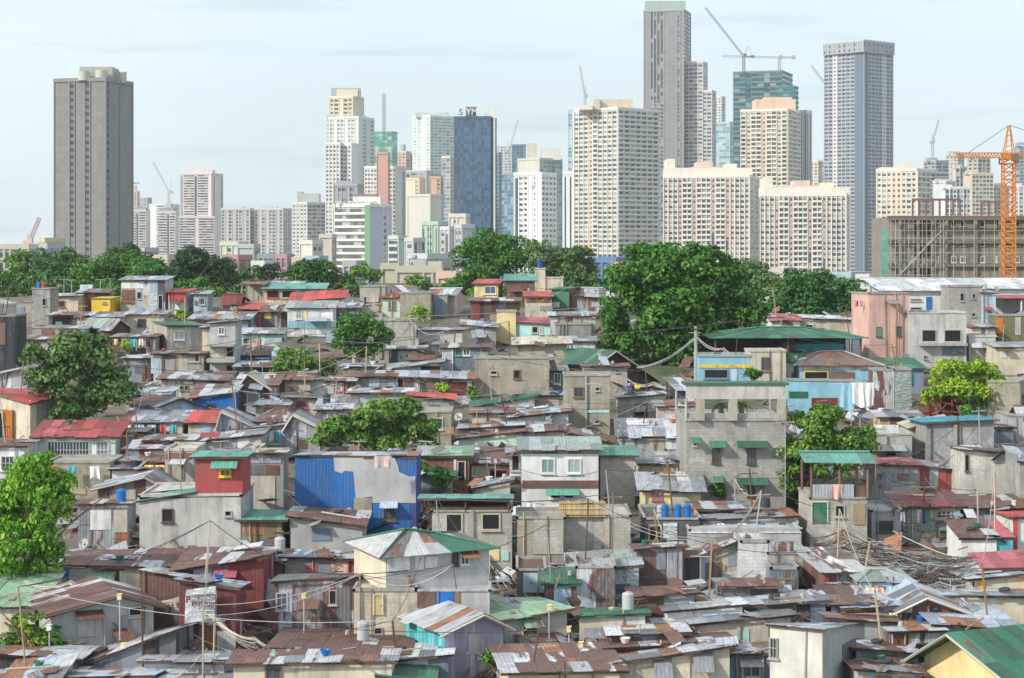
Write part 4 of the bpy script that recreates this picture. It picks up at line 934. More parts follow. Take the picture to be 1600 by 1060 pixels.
for q in (('grey block under a thin crane right of the dish tower', 1444, 1462, 1482, 252, 1900, 'WWW', 'WW', (.46, .46, .46)), ('beige block on the far right behind the crane jib', 1478, 1496, 1506, 242, 1950, 'www', 'ww', (.58, .55, .50)),
          ('striped dark and white office behind the scaffolding posts', 1448, 1462, 1482, 270, 1700, 'hh', 'hh', (.66, .67, .68)), ('pale grey slab behind the white blue-windowed block', 1458, 1478, 1492, 285, 1500, 'pp', 'ww', (.58, .60, .60)),
          ('white block with blue glass side behind the scaffolded building', 1471, 1484, 1516, 294, 1350, 'pg', 'gWgWgW', (.74, .75, .76)), ('beige office with teal glass panel under the orange jib', 1488, 1500, 1513, 262, 1750, 'pg', 'ggp', (.56, .54, .48)),
          ('stepped beige tower of square windows left of the orange crane', 1506, 1519, 1552, 272, 1600, 'pp', 'WWWWWW', (.66, .58, .44)), ('upper block of gridded windows behind the beige stepped tower', 1512, 1528, 1547, 247, 1650, 'ww', 'WWW', (.55, .52, .48)),
          ('hazy teal-blue slab at the right edge behind the crane', 1586, 1600, 1640, 228, 1900, 'gg', 'ggg', (.34, .44, .52)), ('pale block seen through the orange crane mast', 1552, 1570, 1580, 292, 1700, 'www', 'w', (.64, .64, .58)),
          ('white windowed block at the right edge beside the crane mast', 1578, 1592, 1640, 292, 1500, 'ww', 'wwwwww', (.68, .69, .68))):
    tower(q[0], *q[1:8], wall=q[8], top=((q[1]+3, q[2]+2, q[4]-5, sc(q[8], .9)),))
# --- low city below the towers
for q in (('low white building of small square windows at the left edge', -40, 44, 58, 387, 620, 'wwwwwwwww', 'w', (.74, .70, .58)), ('grey house under a dark cream-gabled roof left of the concrete tower', 50, 74, 100, 386, 640, 'www', 'www', (.50, .53, .60)),
          ('cream block with dark flat cap left of the concrete tower', 61, 71, 100, 377, 660, 'p', 'pp', (.70, .60, .38)), ('small pale green block below the twin balconied blocks', 345, 372, 384, 382, 800, 'pwp', 'p', (.66, .72, .56)),
          ('grey-green box building below the twin balconied blocks', 372, 396, 405, 386, 760, 'ppp', 'w', (.50, .56, .54)), ('low pink and brown shop row below the twin blocks', 346, 372, 392, 404, 600, 'www', 'ww', (.50, .28, .26)),
          ('low slate block behind the rose house', 404, 428, 434, 402, 650, 'WWW', 'w', (.32, .38, .42)), ('low rose-walled house among the far trees', 432, 448, 456, 402, 640, 'ww', 'w', (.55, .32, .36)),
          ('small white block with red-brown roof edge below the gridded block', 469, 488, 503, 380, 750, 'pp', 'ww', (.78, .74, .68)), ('pale beige tower-foot block left of the green-edged one', 500, 518, 524, 370, 800, 'ppp', 'w', (.66, .60, .54)),
          ('low white tiered building with dark windows beside the green-edged block', 608, 622, 634, 372, 900, 'hh', 'pp', (.62, .72, .64)), ('white block with blue glass front below the blank slab', 634, 646, 663, 376, 800, 'w', 'gpg', (.66, .68, .70)),
          ('green-striped pale building below the blank slab', 660, 684, 700, 350, 850, 'dpWWpd', 'pp', (.50, .66, .54)), ('white block with slate panel right of the green-striped building', 689, 702, 716, 358, 820, 'wd', 'pw', (.68, .70, .68)),
          ('plain white box tower below the dark blue tower', 702, 727, 733, 338, 840, 'pspp', 'p', (.80, .76, .70)), ('pale lilac building of stacked windows below the dark blue tower', 712, 722, 740, 355, 780, 'ww', 'ppp', (.60, .62, .66)),
          ('low beige box wall below the green-edged block', 597, 622, 624, 418, 520, 'ppp', 'p', (.60, .56, .40)), ('low pale grey building of many panes above the block house', 640, 668, 710, 402, 600, 'www', 'wwwww', (.62, .66, .68)),
          ('low beige house between the tin roofs and dense trees', 620, 690, 700, 423, 480, 'pppwp', 'p', (.58, .54, .44)), ('small pink house beside the dense trees', 685, 712, 722, 432, 430, 'pw', 'w', (.66, .50, .42)),
          ('low bright blue building behind the dense trees', 920, 962, 975, 408, 560, 'WWWW', 'W', (.16, .28, .48)), ('orange house beside the big mango tree', 958, 974, 990, 418, 420, 'w', 'ww', (.78, .38, .20)),
          ('long low white roofline building left of the pinkish tower', 222, 262, 300, 404, 600, 'wwww', 'www', (.58, .52, .48)), ('low grey building below the wide apartment slab', 1196, 1225, 1240, 425, 520, 'www', 'ww', (.60, .56, .50)),
          ('low blue-roofed building below the slate tower', 1284, 1330, 1370, 432, 500, 'wwww', 'www', (.42, .52, .58)), ('low dark glass building beside the concrete tower foot', 206, 226, 246, 392, 700, 'WW', 'ww', (.52, .55, .56))):
    tower(q[0], *q[1:8], wall=tuple(v*.8 for v in q[8]), name='low_building', cat='building', win=glass((.09, .10, .12), (.3, .3, .3), .2), parts=(q[4] > 375 and False), top=((q[1]+4, q[1]+10, q[4]-4, sc(q[8], .8)),))
for i, (a, yt, Yv, cn) in enumerate(((150, 408, 520, 'beige'), (330, 408, 560, 'ppink'), (395, 414, 540, 'white'), (458, 408, 600, 'cream'), (480, 406, 560, 'lblue'), (538, 414, 500, 'lgrey'), (648, 412, 520, 'lgrey'), (672, 416, 480, 'beige'), (1240, 436, 460, 'beige'), (1340, 436, 460, 'white'))):
    tower('far small %s house among the trees %s' % ({'ppink': 'pink', 'lgrey': 'grey', 'lblue': 'pale blue'}.get(cn, cn), ['beside the concrete tower foot', 'below the pinkish tower', 'left of the rose house', 'right of the rose house', 'below the brown-edged white block', 'below the green-edged block', 'below the blue-fronted block', 'right of the beige box wall', 'left of the blue-roofed building', 'behind the palms'][i]),
          a, a+18, a+30, yt, Yv, 'ww', 'w', wall=tuple(v*.75 for v in C[cn]), name='low_building', cat='building')
# --- warehouse building under construction
cw = (.42, .39, .31)
root = empty('unfinished_building', P(1500, 450, 322)); tag(root, 'unfinished grey concrete building behind scaffolding', 'building')
A = P(1390, 340, 320); W_ = (1660-1390)*320/F; zt = A.z; zb_ = ZP-.2; mb = MB()
rows = [(340, 352, 343), (363, 386, 375), (398, 422, 412), (424, 440, 436)]
fh = 36.5*320/F
mb.box((A.x, 320, zb_), (W_, 0, 0), (0, 16, 0), (0, 0, zt-zb_)); mb.build('wall', plaster((.27, .245, .205), .6), root)
mb = MB()
for k in range(4): z = zt-.4-k*fh; mb.box((A.x-.5, 319.4, z), (W_+1, 0, 0), (0, .65, 0), (0, 0, .55))
mb.build('floor_edge', plaster((.24, .22, .19), .7), root)

for px in (1404, 1432, 1455, 1476, 1522, 1560, 1600): p = P(px, 340, 319.7); mb = MB(); mb.box((p.x, 319.5, zb_), (.5, 0, 0), (0, .5, 0), (0, 0, zt-zb_)); mb.build('column', plaster((.29, .265, .21), .5), root)

for k, y in enumerate((346, 375, 401, 432)):
    for j, px in enumerate((1397, 1424, 1440, 1462, 1486, 1500, 1531, 1556, 1585)):
        if k == 0 and j < 3: continue
        w = 8.5 if j > 3 else 5; hh = (9 if k == 0 else 10 if k < 3 else 5); H_ = dict(root=root, n=Vector((0, -1, 0))); a = P(px, y+hh, 319.95); 
        window_at(H_, a, Vector((w*.1, 0, 0)), hh*.1, 'cement' if k != 2 else 'white', gm=OPENING_SHADE if k != 2 else GLASS, bars=0 if k != 2 else 2, nrm=Vector((0, -1, 0)))
for y in (352, 385, 420):
    for px, w in ((1428, 1.6), (1446, 1.2)): window_at(dict(root=root, n=Vector((0, -1, 0))), P(px, y+16, 319.93), Vector((w, 0, 0)), 2.3, 'brown', gm=OPENING_SHADE, bars=0, nrm=Vector((0, -1, 0)))
# scaffolding
sroot = empty('scaffolding', P(1500, 450, 318)); tag(sroot, 'rusty pole scaffolding along the unfinished concrete building', 'scaffolding'); mb = MB()
for px in list(range(1392, 1470, 7))+list(range(1474, 1640, 16)):
    p = P(px, 340, 318); mb.path([(p.x, 318, zb_), (p.x, 318, zt+rnd.uniform(.0, .6))], .05, 4)
for z in np.arange(zb_+1, zt+.4, 1.15): mb.path([(A.x-.4, 317.95, z), (A.x+(8.2 if rnd.random() < .45 else W_), 317.95, z)], .05, 4)
for k in range(5): p = P(1395+k*13, 440-k*14, 317.9); mb.path([p, p+Vector((2.4, 0, 2.2))], .06, 4)
mb.build('poles', plain('cement', .8, .3), sroot)
m = MB(); p = P(1377, 345, 318); 
for zz in range(9): m.slab(P(1377, 438-zz*9, 318.2), P(1387, 438-zz*9, 318.2), P(1387, 430-zz*9, 318.2), P(1377, 430-zz*9, 318.2), .03)
m.build('green_netting', plain('teal'), sroot)
for a, b_, yt, lb in ((1426, 1500, 314, 'rust-brown steel frame on the left roof end of the unfinished building'), (1534, 1568, 318, 'rust-brown steel frame beside the orange crane on the unfinished building')):
    m = MB(); n = int((b_-a)/10)
    for k in range(n+1): m.cbox((P(a+(b_-a)*k/n, 340, 322).x, 322, zt), .28, .28, (341-yt)*.1)
    p, q = P(a-1, yt, 322), P(b_+1, yt, 322); m.box(p-Vector((0, .15, 0)), q-p, (0, .3, 0), (0, 0, .35)); tag(m.build('steel_frame', plain('brown')), lb, 'steel frame')
m = MB(); p = P(1388, 341, 317.7); m.box(p, (W_, 0, 0), (0, .6, 0), (0, 0, .35)); tag(m.build('roof_beam', plain('brown')), 'long rusty beam along the top of the unfinished building', 'beam')
# orange tower crane
cr = empty('tower_crane', P(1576, 452, 312)); tag(cr, 'orange tower crane in front of the unfinished building', 'tower crane'); oc = plain('orange', .5, .05)
m = MB(); truss(m, P(1576, 455, 312), P(1576, 257, 312), 1.7, 17, .13); m.build('mast', oc, cr)
m = MB(); truss(m, P(1576, 256, 312), P(1576, 246, 312), 2.3, 1, .14); m.cbox(P(1576, 250, 312), 1.8, 1.8, .9); m.build('slewing_unit', oc, cr)
m = MB(); t0 = P(1577, 196, 312)
for dx, dy in ((-.8, -.8), (.8, -.8), (.8, .8), (-.8, .8)): m.tube(P(1576, 246, 312)+Vector((dx, dy, 0)), t0+Vector((dx*.15, dy*.15, 0)), .1, n=4)
for k in range(6): f_ = 1-k/6*.85; z = P(1576, 246-k*8, 312); m.path([z+Vector((-.8*f_, -.8*f_, 0)), z+Vector((.8*f_, -.8*f_, .35))], .06, 3)
m.build('tower_head', oc, cr)
m = MB(); truss(m, P(1578, 243, 312), P(1490, 243, 312), .75, 18, .07); m.build('jib', oc, cr)
m = MB(); truss(m, P(1580, 243, 312), P(1660, 243, 312), .75, 14, .07); m.build('counter_jib', oc, cr)
m = MB(); m.path([t0, P(1510, 241, 312)], .05, 4); m.path([t0, P(1660, 222, 312)], .05, 4); m.build('tie_rod', plain('zdark'), cr)
m = MB(); m.cbox(P(1586, 252, 311), 1.1, 1.0, 1.1); m.build('cab', plain('brown'), cr)
def far_crane(label, bx, by, ty, jx, jy, Y, c='lgrey', ham=None, cx=None, w=2.2):
    """luffing crane: mast up from (bx,by) to ty, jib tip at (jx,jy); ham = other end of a flat jib"""
    r = empty('tower_crane', P(bx, by, Y)); tag(r, label, 'tower crane'); mt = plain(c, .5, .05); s = Y/F
    m = MB(); truss(m, P(bx, by, Y), P(bx, ty, Y), w, 7, .22); m.build('mast', mt, r)
    m = MB(); truss(m, P(bx, ty, Y), P(jx, jy, Y), w*.6, 14, .18); m.build('jib', mt, r)
    m = MB()
    if ham: truss(m, P(bx, ty, Y), P(ham, ty, Y), w*.6, 5, .18); m.cbox(P(ham, ty+3, Y), 3, 2, 3.5)
    else:
        e = P(bx+(bx-jx)*.22 if cx is None else cx, ty+1, Y); m.tube(P(bx, ty, Y), e, .5, n=4); m.cbox(e-Vector((0, 0, 1)), 3, 2, 2.4); a = P(bx+(bx-jx)*.12, ty-16, Y); m.tube(P(bx, ty, Y), a, .3, n=4); m.tube(a, e, .15, n=4)
    m.build('counterweight_arm', mt, r); k = MB(); k.cbox(P(bx+2, ty+1, Y), 2.4, 2.4, 2.6); k.build('cab', mt, r)
far_crane('grey luffing crane with long raised jib on the teal netted tower', 1162, 113, 88, 1102, 12, 1760, 'zdark', cx=1176)
far_crane('flat-jib crane at the right of the teal netted tower roof', 1218, 116, 90, 1127, 88, 1765, 'grey', ham=1240)
far_crane('slim grey crane on the blue glass slab behind the cream tower', 914, 170, 150, 906, 102, 1905, 'grey')
far_crane('pale crane beside the dark blue tower', 795, 268, 236, 810, 187, 2100, 'grey')
far_crane('pale luffing crane left of the pinkish tower', 264, 326, 300, 239, 253, 2300, 'lgrey')
far_crane('pale crane on the grey block behind the scaffolded building', 1457, 254, 222, 1467, 187, 1905, 'lgrey')
far_crane('grey crane jib leaning out behind the slate tower', 1296, 300, 140, 1267, 102, 1750, 'grey')
far_crane('small pale crane low on the left horizon', 45, 392, 380, 62, 340, 900, 'ppink')
far_crane('small crane behind the tall concrete tower', 206, 300, 287, 218, 286, 2650, 'zdark')
# lattice masts, right
for px, y0, y1, c, lb in ((1279, 430, 556, 'rred', 'red and white lattice mast in front of the palms'), (1268, 440, 552, 'rust', 'thinner rusty mast beside the red and white mast'), (1285, 336, 555, 'lgrey', 'slim pale guyed mast right of the red mast')):
    Yv = 238; m = MB(); n = 12
    a, b_ = P(px, y1, Yv), P(px, y0, Yv)
    for k in range(n):
        truss(m, a.lerp(b_, k/n), a.lerp(b_, (k+1)/n), .28 if c != 'lgrey' else .12, 2, .03)
    tag(m.build('lattice_mast', plain(c)), lb, 'mast')
# ------------------------------------------------------------------ the hillside settlement
h = house
# back row, left
h(19, 50, 472, 473, 505, 'bl:sand', 'P', label='low sand-coloured block hut at the left beside the water tank tower', ref='low sand block hut')
h(50, 78, 451, 452, 505, 'bl:cement', 'P', label='mossy block stair tower carrying a blue and red tank', ref='mossy stair tower', feats=(('open', 66, 466, 72, 478),))
h(79, 122, 459, 463, 486, 'pl:cream', 'S:zinc', ref='low cream hut', label='low cream hut between the stair tower and the yellow hut')
h(122, 168, 452, 458, 470, 'pa:mix', 'S:mix', d=3)
h(143, 172, 464, 467, 487, 'pc:yellow', 'S:yellow', side=16, ref='yellow hut', label='small bright yellow box hut', feats=(('open', 160, 472, 167, 475),), over=.05)
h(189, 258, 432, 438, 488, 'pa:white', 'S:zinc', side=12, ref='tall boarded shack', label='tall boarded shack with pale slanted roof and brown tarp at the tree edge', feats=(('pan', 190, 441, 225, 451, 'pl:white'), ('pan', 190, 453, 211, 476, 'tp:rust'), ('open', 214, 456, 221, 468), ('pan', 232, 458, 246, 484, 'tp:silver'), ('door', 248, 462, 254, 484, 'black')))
h(263, 290, 452, 457, 488, 'pl:white', 'S:red', side=14, ref='red-bannered hut', label='white hut with a faded red banner on its wall', feats=(('pan', 264, 456, 289, 472, 'pl:red'),))
h(303, 324, 455, 460, 488, 'sh:lblue', 'S:zinc')
h(-12, 24, 493, 495, 585, 'wd:char', 'P', ref='charred dark box house', label='tall charred dark boarded house cut by the left edge')
h(76, 119, 488, 493, 514, 'pl:dgrey', 'S:rust', feats=(('open', 81, 495, 111, 511, 'drust'), ('pan', 87, 503, 97, 511, 'pl:teal')))
h(120, 190, 488, 496, 512, 'pl:cream', 'S:mix'); h(196, 256, 485, 492, 512, 'pl:cream', 'S:zinc')
h(172, 203, 499, 512, 536, 'wd:dwood', 'A:greyteal', side=-42, apex=(184, 499), ref='green-grey gabled shed', label='dark gabled shed with green-grey roof and teal trim')
h(95, 132, 510, 514, 540, 'pl:lblue', 'S:zinc'); h(50, 94, 510, 513, 536, 'bl:sand', 'P'); h(24, 92, 524, 531, 556, 'pa:white', 'S:rust')
h(176, 242, 522, 527, 552, 'pa:mix', 'S:mix', feats=(('door', 207, 531, 213, 548, 'brown'), ('pan', 214, 529, 228, 544, 'pl:pink')))
h(261, 317, 503, 509, 552, 'sd:beige', 'S:dgreen', side=-20, ref='raised beige box house', label='raised beige sided box house with a white double window', feats=(('win2', 272, 517, 288, 532),), base=553)
h(240, 318, 548, 553, 598, 'pa:cream', 'S:rust', feats=(('pan', 258, 551, 275, 560, 'sr:rust'), ('open', 294, 551, 312, 566), ('pan', 258, 562, 273, 582, 'bl:cement'), ('pan', 236, 560, 252, 584, 'pl:lblue')))
h(194, 236, 556, 560, 592, 'pa:mix', 'S:zinc', feats=(('pan', 197, 560, 231, 571, 'sr:zinc'),))
h(328, 368, (503, 501), (505, 502), 598, 'pl:lgrey', 'S:zinc', ref='tall narrow grey house', label='tall narrow grey three-level house with a small red-curtained window', feats=(('win', 341, 511, 351, 523, 'white'), ('slab', 317, 541, 368, 537), ('open', 353, 542, 366, 559), ('slab', 317, 566, 368, 560), ('door', 354, 571, 364, 592, 'black'), ('pan', 330, 543, 350, 559, 'pl:beige')))
h(316, 331, 508, 512, 590, 'pl:cream', 'S:zinc', feats=(('win', 319, 571, 324, 580, 'wood'),))
h(296, 388, 488, 500, 518, 'pa:dark', 'S:zinc', d=6); h(368, 440, 513, 522, 548, 'pl:mint', 'S:zinc', feats=(('open', 380, 528, 388, 538), ('pan', 392, 530, 408, 545, 'pl:pink')))
h(368, 416, 542, 556, 578, 'pl:blue', 'S:drust'); h(368, 424, 565, 574, 598, 'pa:dark', 'S:zinc')
h(-45, 85, 573, 592, 614, 'sr:zinc', 'A:zinc', apex=(34, 575), ref='rust-patched workshop', label='long gabled workshop of zinc sheets with rusty patches at the left edge', auto=False)
h(46, 116, (605, 609), (630, 612), 692, 'bl:grey', 'S:red', side=-90, d=6, ref='red-roofed block house', label='grey block house under a plain bright red roof at the left edge', wall2='pl:cream', over=.35, feats=(('pan', 46, 626, 56, 690, 'pl:cream'),))  # cream left wall and panel paint in the sunlit face
h(-25, 19, 634, 641, 690, 'pl:orange', 'N', d=.6, feats=(('door', -2, 645, 4, 683, 'black'), ('rail', 4, 666, 20, 682, 'black')), auto=False, keep=False, ref='orange doorway', label='orange-walled doorway and balcony under the bright red roof')
h(56, 180, 658, 683, 725, 'pl:pmint', 'S:redp', over=.4, ref='faded red veranda house', label='house with faded patchwork red roof over white-grilled windows', feats=(('grill', 73, 689, 141, 718), ('grill', 149, 689, 171, 718), ('slab', 68, 723, 176, 720)), base=724)
h(72, 172, 721, 724, 775, 'bl:sand', 'P', auto=False)
h(-25, 38, 688, 697, 745, 'pl:white', 'S:drust', feats=(('grill', 0, 712, 24, 736),))
h(252, 352, (582, 581), (592, 595), 614, 'wd:beige', 'S:mix', over=.4, ref='beige plank hut', label='long beige plank hut with grey and rust roof', feats=(('open', 281, 603, 286, 610), ('open', 289, 602, 294, 610), ('pan', 330, 598, 350, 608, 'sh:drust')))
h(300, 366, 601, (622, 614), 636, 'pl:blue', 'S:stripe', side=0, ref='striped-roof blue hut', label='low blue hut under a striped rust and silver roof')
h(196, 262, 606, 618, 632, 'pl:grey', 'S:zinc')
h(248, 312, 619, 634, 658, 'pl:lblue', 'A:drust', side=-46, apex=(280, 622), ref='dark rust gabled hut', label='pale blue hut under a dark rust gabled roof beside the dense left tree')
h(189, 285, 642, 660, 688, 'pl:cream', 'S:zinc', d=5, feats=(('pan', 211, 657, 250, 678, 'tp:dgrey'), ('pan', 254, 664, 266, 674, 'pl:white')))
h(294, 340, (643, 641), (661, 661), 694, 'pl:cream', 'S:red', d=4.5, ref='small red-roofed hut', label='small cream hut with a plain red slanted roof')
h(340, 394, 650, 664, 694, 'sh:zinc', 'A:zinc', apex=(346, 643)); h(373, 418, 590, 604, 632, 'wd:brown', 'A:cream', apex=(388, 584), ref='brown A-frame hut', label='narrow brown boarded hut with pale-edged steep gable', over=.35)
h(180, 224, 668, 675, 704, 'pa:rust', 'S:zinc'); h(224, 300, 680, 688, 708, 'pa:rust', 'S:mix'); h(196, 262, 693, 702, 722, 'pl:white', 'S:zinc'); h(172, 258, 712, 722, 742, 'sr:rust', 'S:rust'); h(175, 240, 729, 733, 752, 'pl:white', 'S:zlight')
h(312, 408, (680, 668), (690, 679), 706, 'pl:lgrey', 'S:zinc', feats=(('awn', 314, 676, 345, 682, 'red'), ('pan', 347, 685, 370, 700, 'sh:zinc'), ('pan', 371, 684, 390, 700, 'pl:white')))
h(153, 258, (750, 742), (762, 762), 786, 'pa:mix', 'A:zinc', apex=(228, 745)); h(258, 306, 700, 705, 775, 'pl:beige', 'P', feats=(('pan', 259, 708, 302, 718, 'pl:rust'),)); h(376, 402, 700, 705, 772, 'pl:beige', 'P', feats=(('pan', 378, 727, 402, 733, 'sr:rust'),))
h(218, 376, (770, 768), (777, 775), 872, 'pl:stain', 'P', d=6, ref='big stained grey house', label='big windowless-looking stained grey plaster house below the red upper room', feats=(('open', 253, 795, 271, 816, 'dwood'), ('open', 351, 798, 362, 807)), over=.2)
h(305, 379, 706, 714, 772, 'pl:rred', 'S:teal', on='big stained grey house', d=3.8, ref='red upper room', label='red-painted upper room with a teal roof and awning', over=.3, side=0, feats=(('awn', 331, 719, 372, 730, 'teal'), ('win', 343, 733, 361, 745, 'yellow')))
h(216, 303, (776, 762), (783, 770), 790, 'pl:stain', 'S:teal', d=2.2, on='big stained grey house', keep=False, auto=False, cat='lean-to', label='teal sloping sheet roof edge beside the red upper room', ref='teal lean-to', over=.15)
h(123, 200, (781, 783), (788, 787), 852, 'sh:zinc', 'S:drust', side=12, ref='white-boarded shack', label='zinc shack with a big white board beside the stained grey house', feats=(('pan', 141, 797, 174, 828, 'pl:white'), ('pan', 178, 797, 199, 832, 'pl:beige'), ('pan', 180, 822, 190, 829, 'pl:blue')))
h(379, 443, 702, 708, 804, 'bl:cement', 'S:rust', d=3, feats=(('pan', 380, 715, 440, 724, 'sh:zinc'), ('pan', 380, 727, 436, 742, 'sr:rose'), ('pan', 381, 744, 430, 796, 'pl:beige')))
h(378, 440, (797, 800), 812, 872, 'wd:olive', 'S:teal', over=.4, ref='teal-roofed olive hut', label='olive boarded hut under a small teal roof', feats=(('pan', 379, 815, 414, 836, 'sh:cream'), ('win', 420, 838, 428, 850, 'wood')))
h(454, 566, (793, 800), (806, 822), 872, 'pc:grey', 'S:rust', d=4, ref='plain grey hut', label='plain grey hut with a rust roof in front of the blue building', feats=(('pan', 487, 826, 518, 845, 'pl:slate'),))
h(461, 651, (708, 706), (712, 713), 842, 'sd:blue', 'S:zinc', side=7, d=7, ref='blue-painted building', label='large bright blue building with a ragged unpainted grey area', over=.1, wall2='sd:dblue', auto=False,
  feats=(('poly', [(521, 712), (615, 712), (622, 727), (624, 738), (640, 745), (649, 744), (650, 786), (582, 786), (582, 776), (556, 779), (552, 737), (538, 736), (534, 740), (523, 736)], 'lgrey'),
         ('pan', 553, 778, 581, 806, 'bl:sand'), ('win', 598, 794, 619, 814, 'brown'), ('awn', 594, 783, 622, 792, 'dblue'), ('pan', 568, 713, 584, 718, 'sr:rust'), ('pan', 622, 712, 650, 717, 'sr:rust'), ('pan', 641, 786, 650, 838, 'sd:dblue')))
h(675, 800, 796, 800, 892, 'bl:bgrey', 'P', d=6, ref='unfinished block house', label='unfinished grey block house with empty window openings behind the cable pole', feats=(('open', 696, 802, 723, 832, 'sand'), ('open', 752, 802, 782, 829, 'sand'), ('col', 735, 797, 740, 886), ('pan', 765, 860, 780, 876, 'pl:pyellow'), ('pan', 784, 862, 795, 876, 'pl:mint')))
h(660, 795, 774, 779, 800, 'op:dwood', 'S:teal', d=3, on='unfinished block house', keep=False, ref='thin teal roof strip', label='thin teal roof strip on posts above the unfinished block house')
h(815, 935, 684, 704, 802, 'pc:white', 'S:greyteal', ref='white two-window house', label='neat white house with two sash windows and a grey-green ribbed roof', over=.3, d=5, auto=False,
  feats=(('win2', 845, 716, 867, 740), ('win2', 886, 716, 908, 740), ('pan', 816, 751, 935, 763, 'bl:brown'), ('awn', 853, 764, 905, 772, 'teal'), ('open', 859, 772, 877, 780, 'white'), ('open', 880, 772, 898, 780, 'white'), ('pan', 814, 702, 936, 709, 'sd:dgreen')))
h(796, 815, 700, 708, 790, 'pl:beige', 'S:zblue', d=3, auto=False, feats=(('open', 799, 711, 812, 736), ('pan', 796, 741, 814, 744, 'pl:white'), ('pan', 799, 745, 813, 756, 'bl:brown'), ('pan', 796, 758, 814, 762, 'pl:white')))
h(737, 796, (701, 698), (725, 726), 762, 'pl:beige', 'S:drust', d=6, ref='brick-brown roofed hut', label='beige hut under a dark brick-brown roof left of the white two-window house', feats=(('open', 764, 733, 794, 747, 'rose'), ('win', 738, 729, 745, 744, 'white')))
h(743, 797, (756, 744), (762, 752), 800, 'sd:bgrey', 'S:zblue', auto=False)
h(720, 815, (664, 660), (670, 665), 712, 'pl:grey', 'S:zblue'); h(718, 815, (672, 666), (685, 675), 716, 'pl:pmint', 'S:rust', feats=(('pan', 746, 691, 770, 702, 'sh:zinc'),))
h(655, 733, 698, 713, 778, 'wd:rust', 'S:pgreen', d=5, ref='pale green roofed shed', label='red-brown boarded shed under a wide pale green roof', feats=(('col', 709, 718, 713, 748, 'pl:white'), ('door', 716, 722, 726, 750, 'black')))
h(655, 706, (718, 722), (740, 744), 782, 'sh:zinc', 'S:dgreen', d=5, feats=(('pan', 684, 750, 706, 764, 'tp:grey'),))
h(938, 992, 697, 712, 788, 'bl:bgrey', 'S:teal', d=4, ref='block wall house', label='bare block house with a patched green roof right of the white two-window house', feats=(('pan', 938, 748, 955, 782, 'sh:zinc'),))
h(1000, 1097, (708, 706), (725, 725), 770, 'pl:cream', 'S:zblue', d=4.5, ref='veranda house', label='cream two-level veranda house with silver-blue roofs and blue barrels', feats=(('pan', 1018, 729, 1055, 738, 'pl:pyellow'), ('win', 1057, 728, 1070, 738, 'white')), base=772)
h(1004, 1095, (740, 738), (766, 768), 812, 'pl:pyellow', 'S:zlight', d=3, keep=True, cat='veranda', ref='lower veranda', label='lower veranda room with pale zinc roof behind three blue barrels', over=.35, feats=(('win', 1019, 768, 1035, 782, 'rose'), ('col', 1005, 768, 1008, 808, 'pl:white'), ('pan', 1048, 770, 1080, 790, 'pl:beige')), base=812)
h(1008, 1093, 808, 812, 868, 'bl:dgrey', 'P', d=6, ref='dark block base', label='dark mossy block base under the veranda with a silver tarp', feats=(('pan', 1036, 817, 1058, 850, 'tp:silver'), ('open', 1013, 820, 1034, 846, 'pwood')))
h(1072, 1228, 656, 658, 800, 'bl:cement', 'P', d=8, ref='big green-awninged house', label='big bare concrete house with small green awnings over its windows', feats=(('awn', 1108, 689, 1134, 698, 'green'), ('win', 1112, 700, 1125, 724, 'dwood'), ('awn', 1151, 689, 1199, 698, 'green'), ('win', 1167, 700, 1180, 725, 'dwood'),
  ('awn', 1080, 683, 1094, 691, 'green'), ('open', 1083, 692, 1088, 697), ('awn', 1114, 744, 1129, 752, 'green'), ('awn', 1151, 747, 1199, 756, 'green'), ('win', 1168, 758, 1180, 777, 'dwood'), ('open', 1154, 760, 1160, 764)))
h(1072, 1228, 601, 624, 652, 'op:cement', 'N', on='big green-awninged house', d=8, keep=False, auto=False, ref='open concrete storey', label='open concrete frame storey with potted plants on the big awninged house')
h(968, 1073, 655, 684, 702, 'pa:pinkg', 'S:zlight', d=2.6, ref='pale sheet roof shack', label='shack with a steep pale patched sheet roof left of the awninged house'); h(967, 1037, (616, 612), (622, 616), 658, 'sd:bgrey', 'S:zinc', ref='ribbed grey box', label='plain ribbed grey box wall with a thin slanted roof')
h(1028, 1086, 625, 635, 660, 'pl:ppink', 'S:zblue', feats=(('pan', 1040, 647, 1055, 654, 'pl:white'),)); h(980, 1030, 612, 616, 640, 'pl:cream', 'S:dgreen', keep=False)
h(882, 953, 583, 588, 675, 'bl:sand', 'P', ref='mossy block tower', label='tall mossy block tower house with tiny openings', feats=(('win', 896, 605, 913, 621, 'brown'), ('open', 930, 605, 937, 611), ('open', 929, 657, 937, 662), ('pan', 917, 641, 952, 645, 'pl:mint'), ('col', 914, 588, 917, 668)))
h(912, 980, 565, 573, 618, 'bl:bgrey', 'S:brown', feats=(('open', 961, 578, 968, 582),)); h(742, 858, 555, 561, 622, 'bl:sand', 'P', ref='long mossy block building', label='square streaked block building with reinforcement posts on its roof', feats=(('open', 766, 579, 777, 586), ('open', 802, 578, 813, 592, 'brown')))
h(808, 886, (528, 527), (539, 537), 582, 'pl:sand', 'S:cream', over=.5, d=5, ref='pale-roofed sand house', label='sand-coloured house with a pale roof edged in rust behind the mossy block tower', feats=(('pan', 857, 552, 865, 558, 'pl:white'),))
h(932, 1022, (547, 560), (566, 592), 606, 'wd:dwood', 'A:dgreen', side=-46, apex=(957, 548), over=.5, d=5, ref='green-edged hall', label='dark open hall under a green gable roof beside the mango tree', auto=False)
h(888, 934, 546, 566, 585, 'pl:grey', 'S:green', d=6, feats=(('win', 888, 568, 902, 577, 'white'),)); h(860, 884, 574, 580, 615, 'sh:slate', 'S:zinc', feats=(('win', 866, 583, 876, 600, 'white'),))
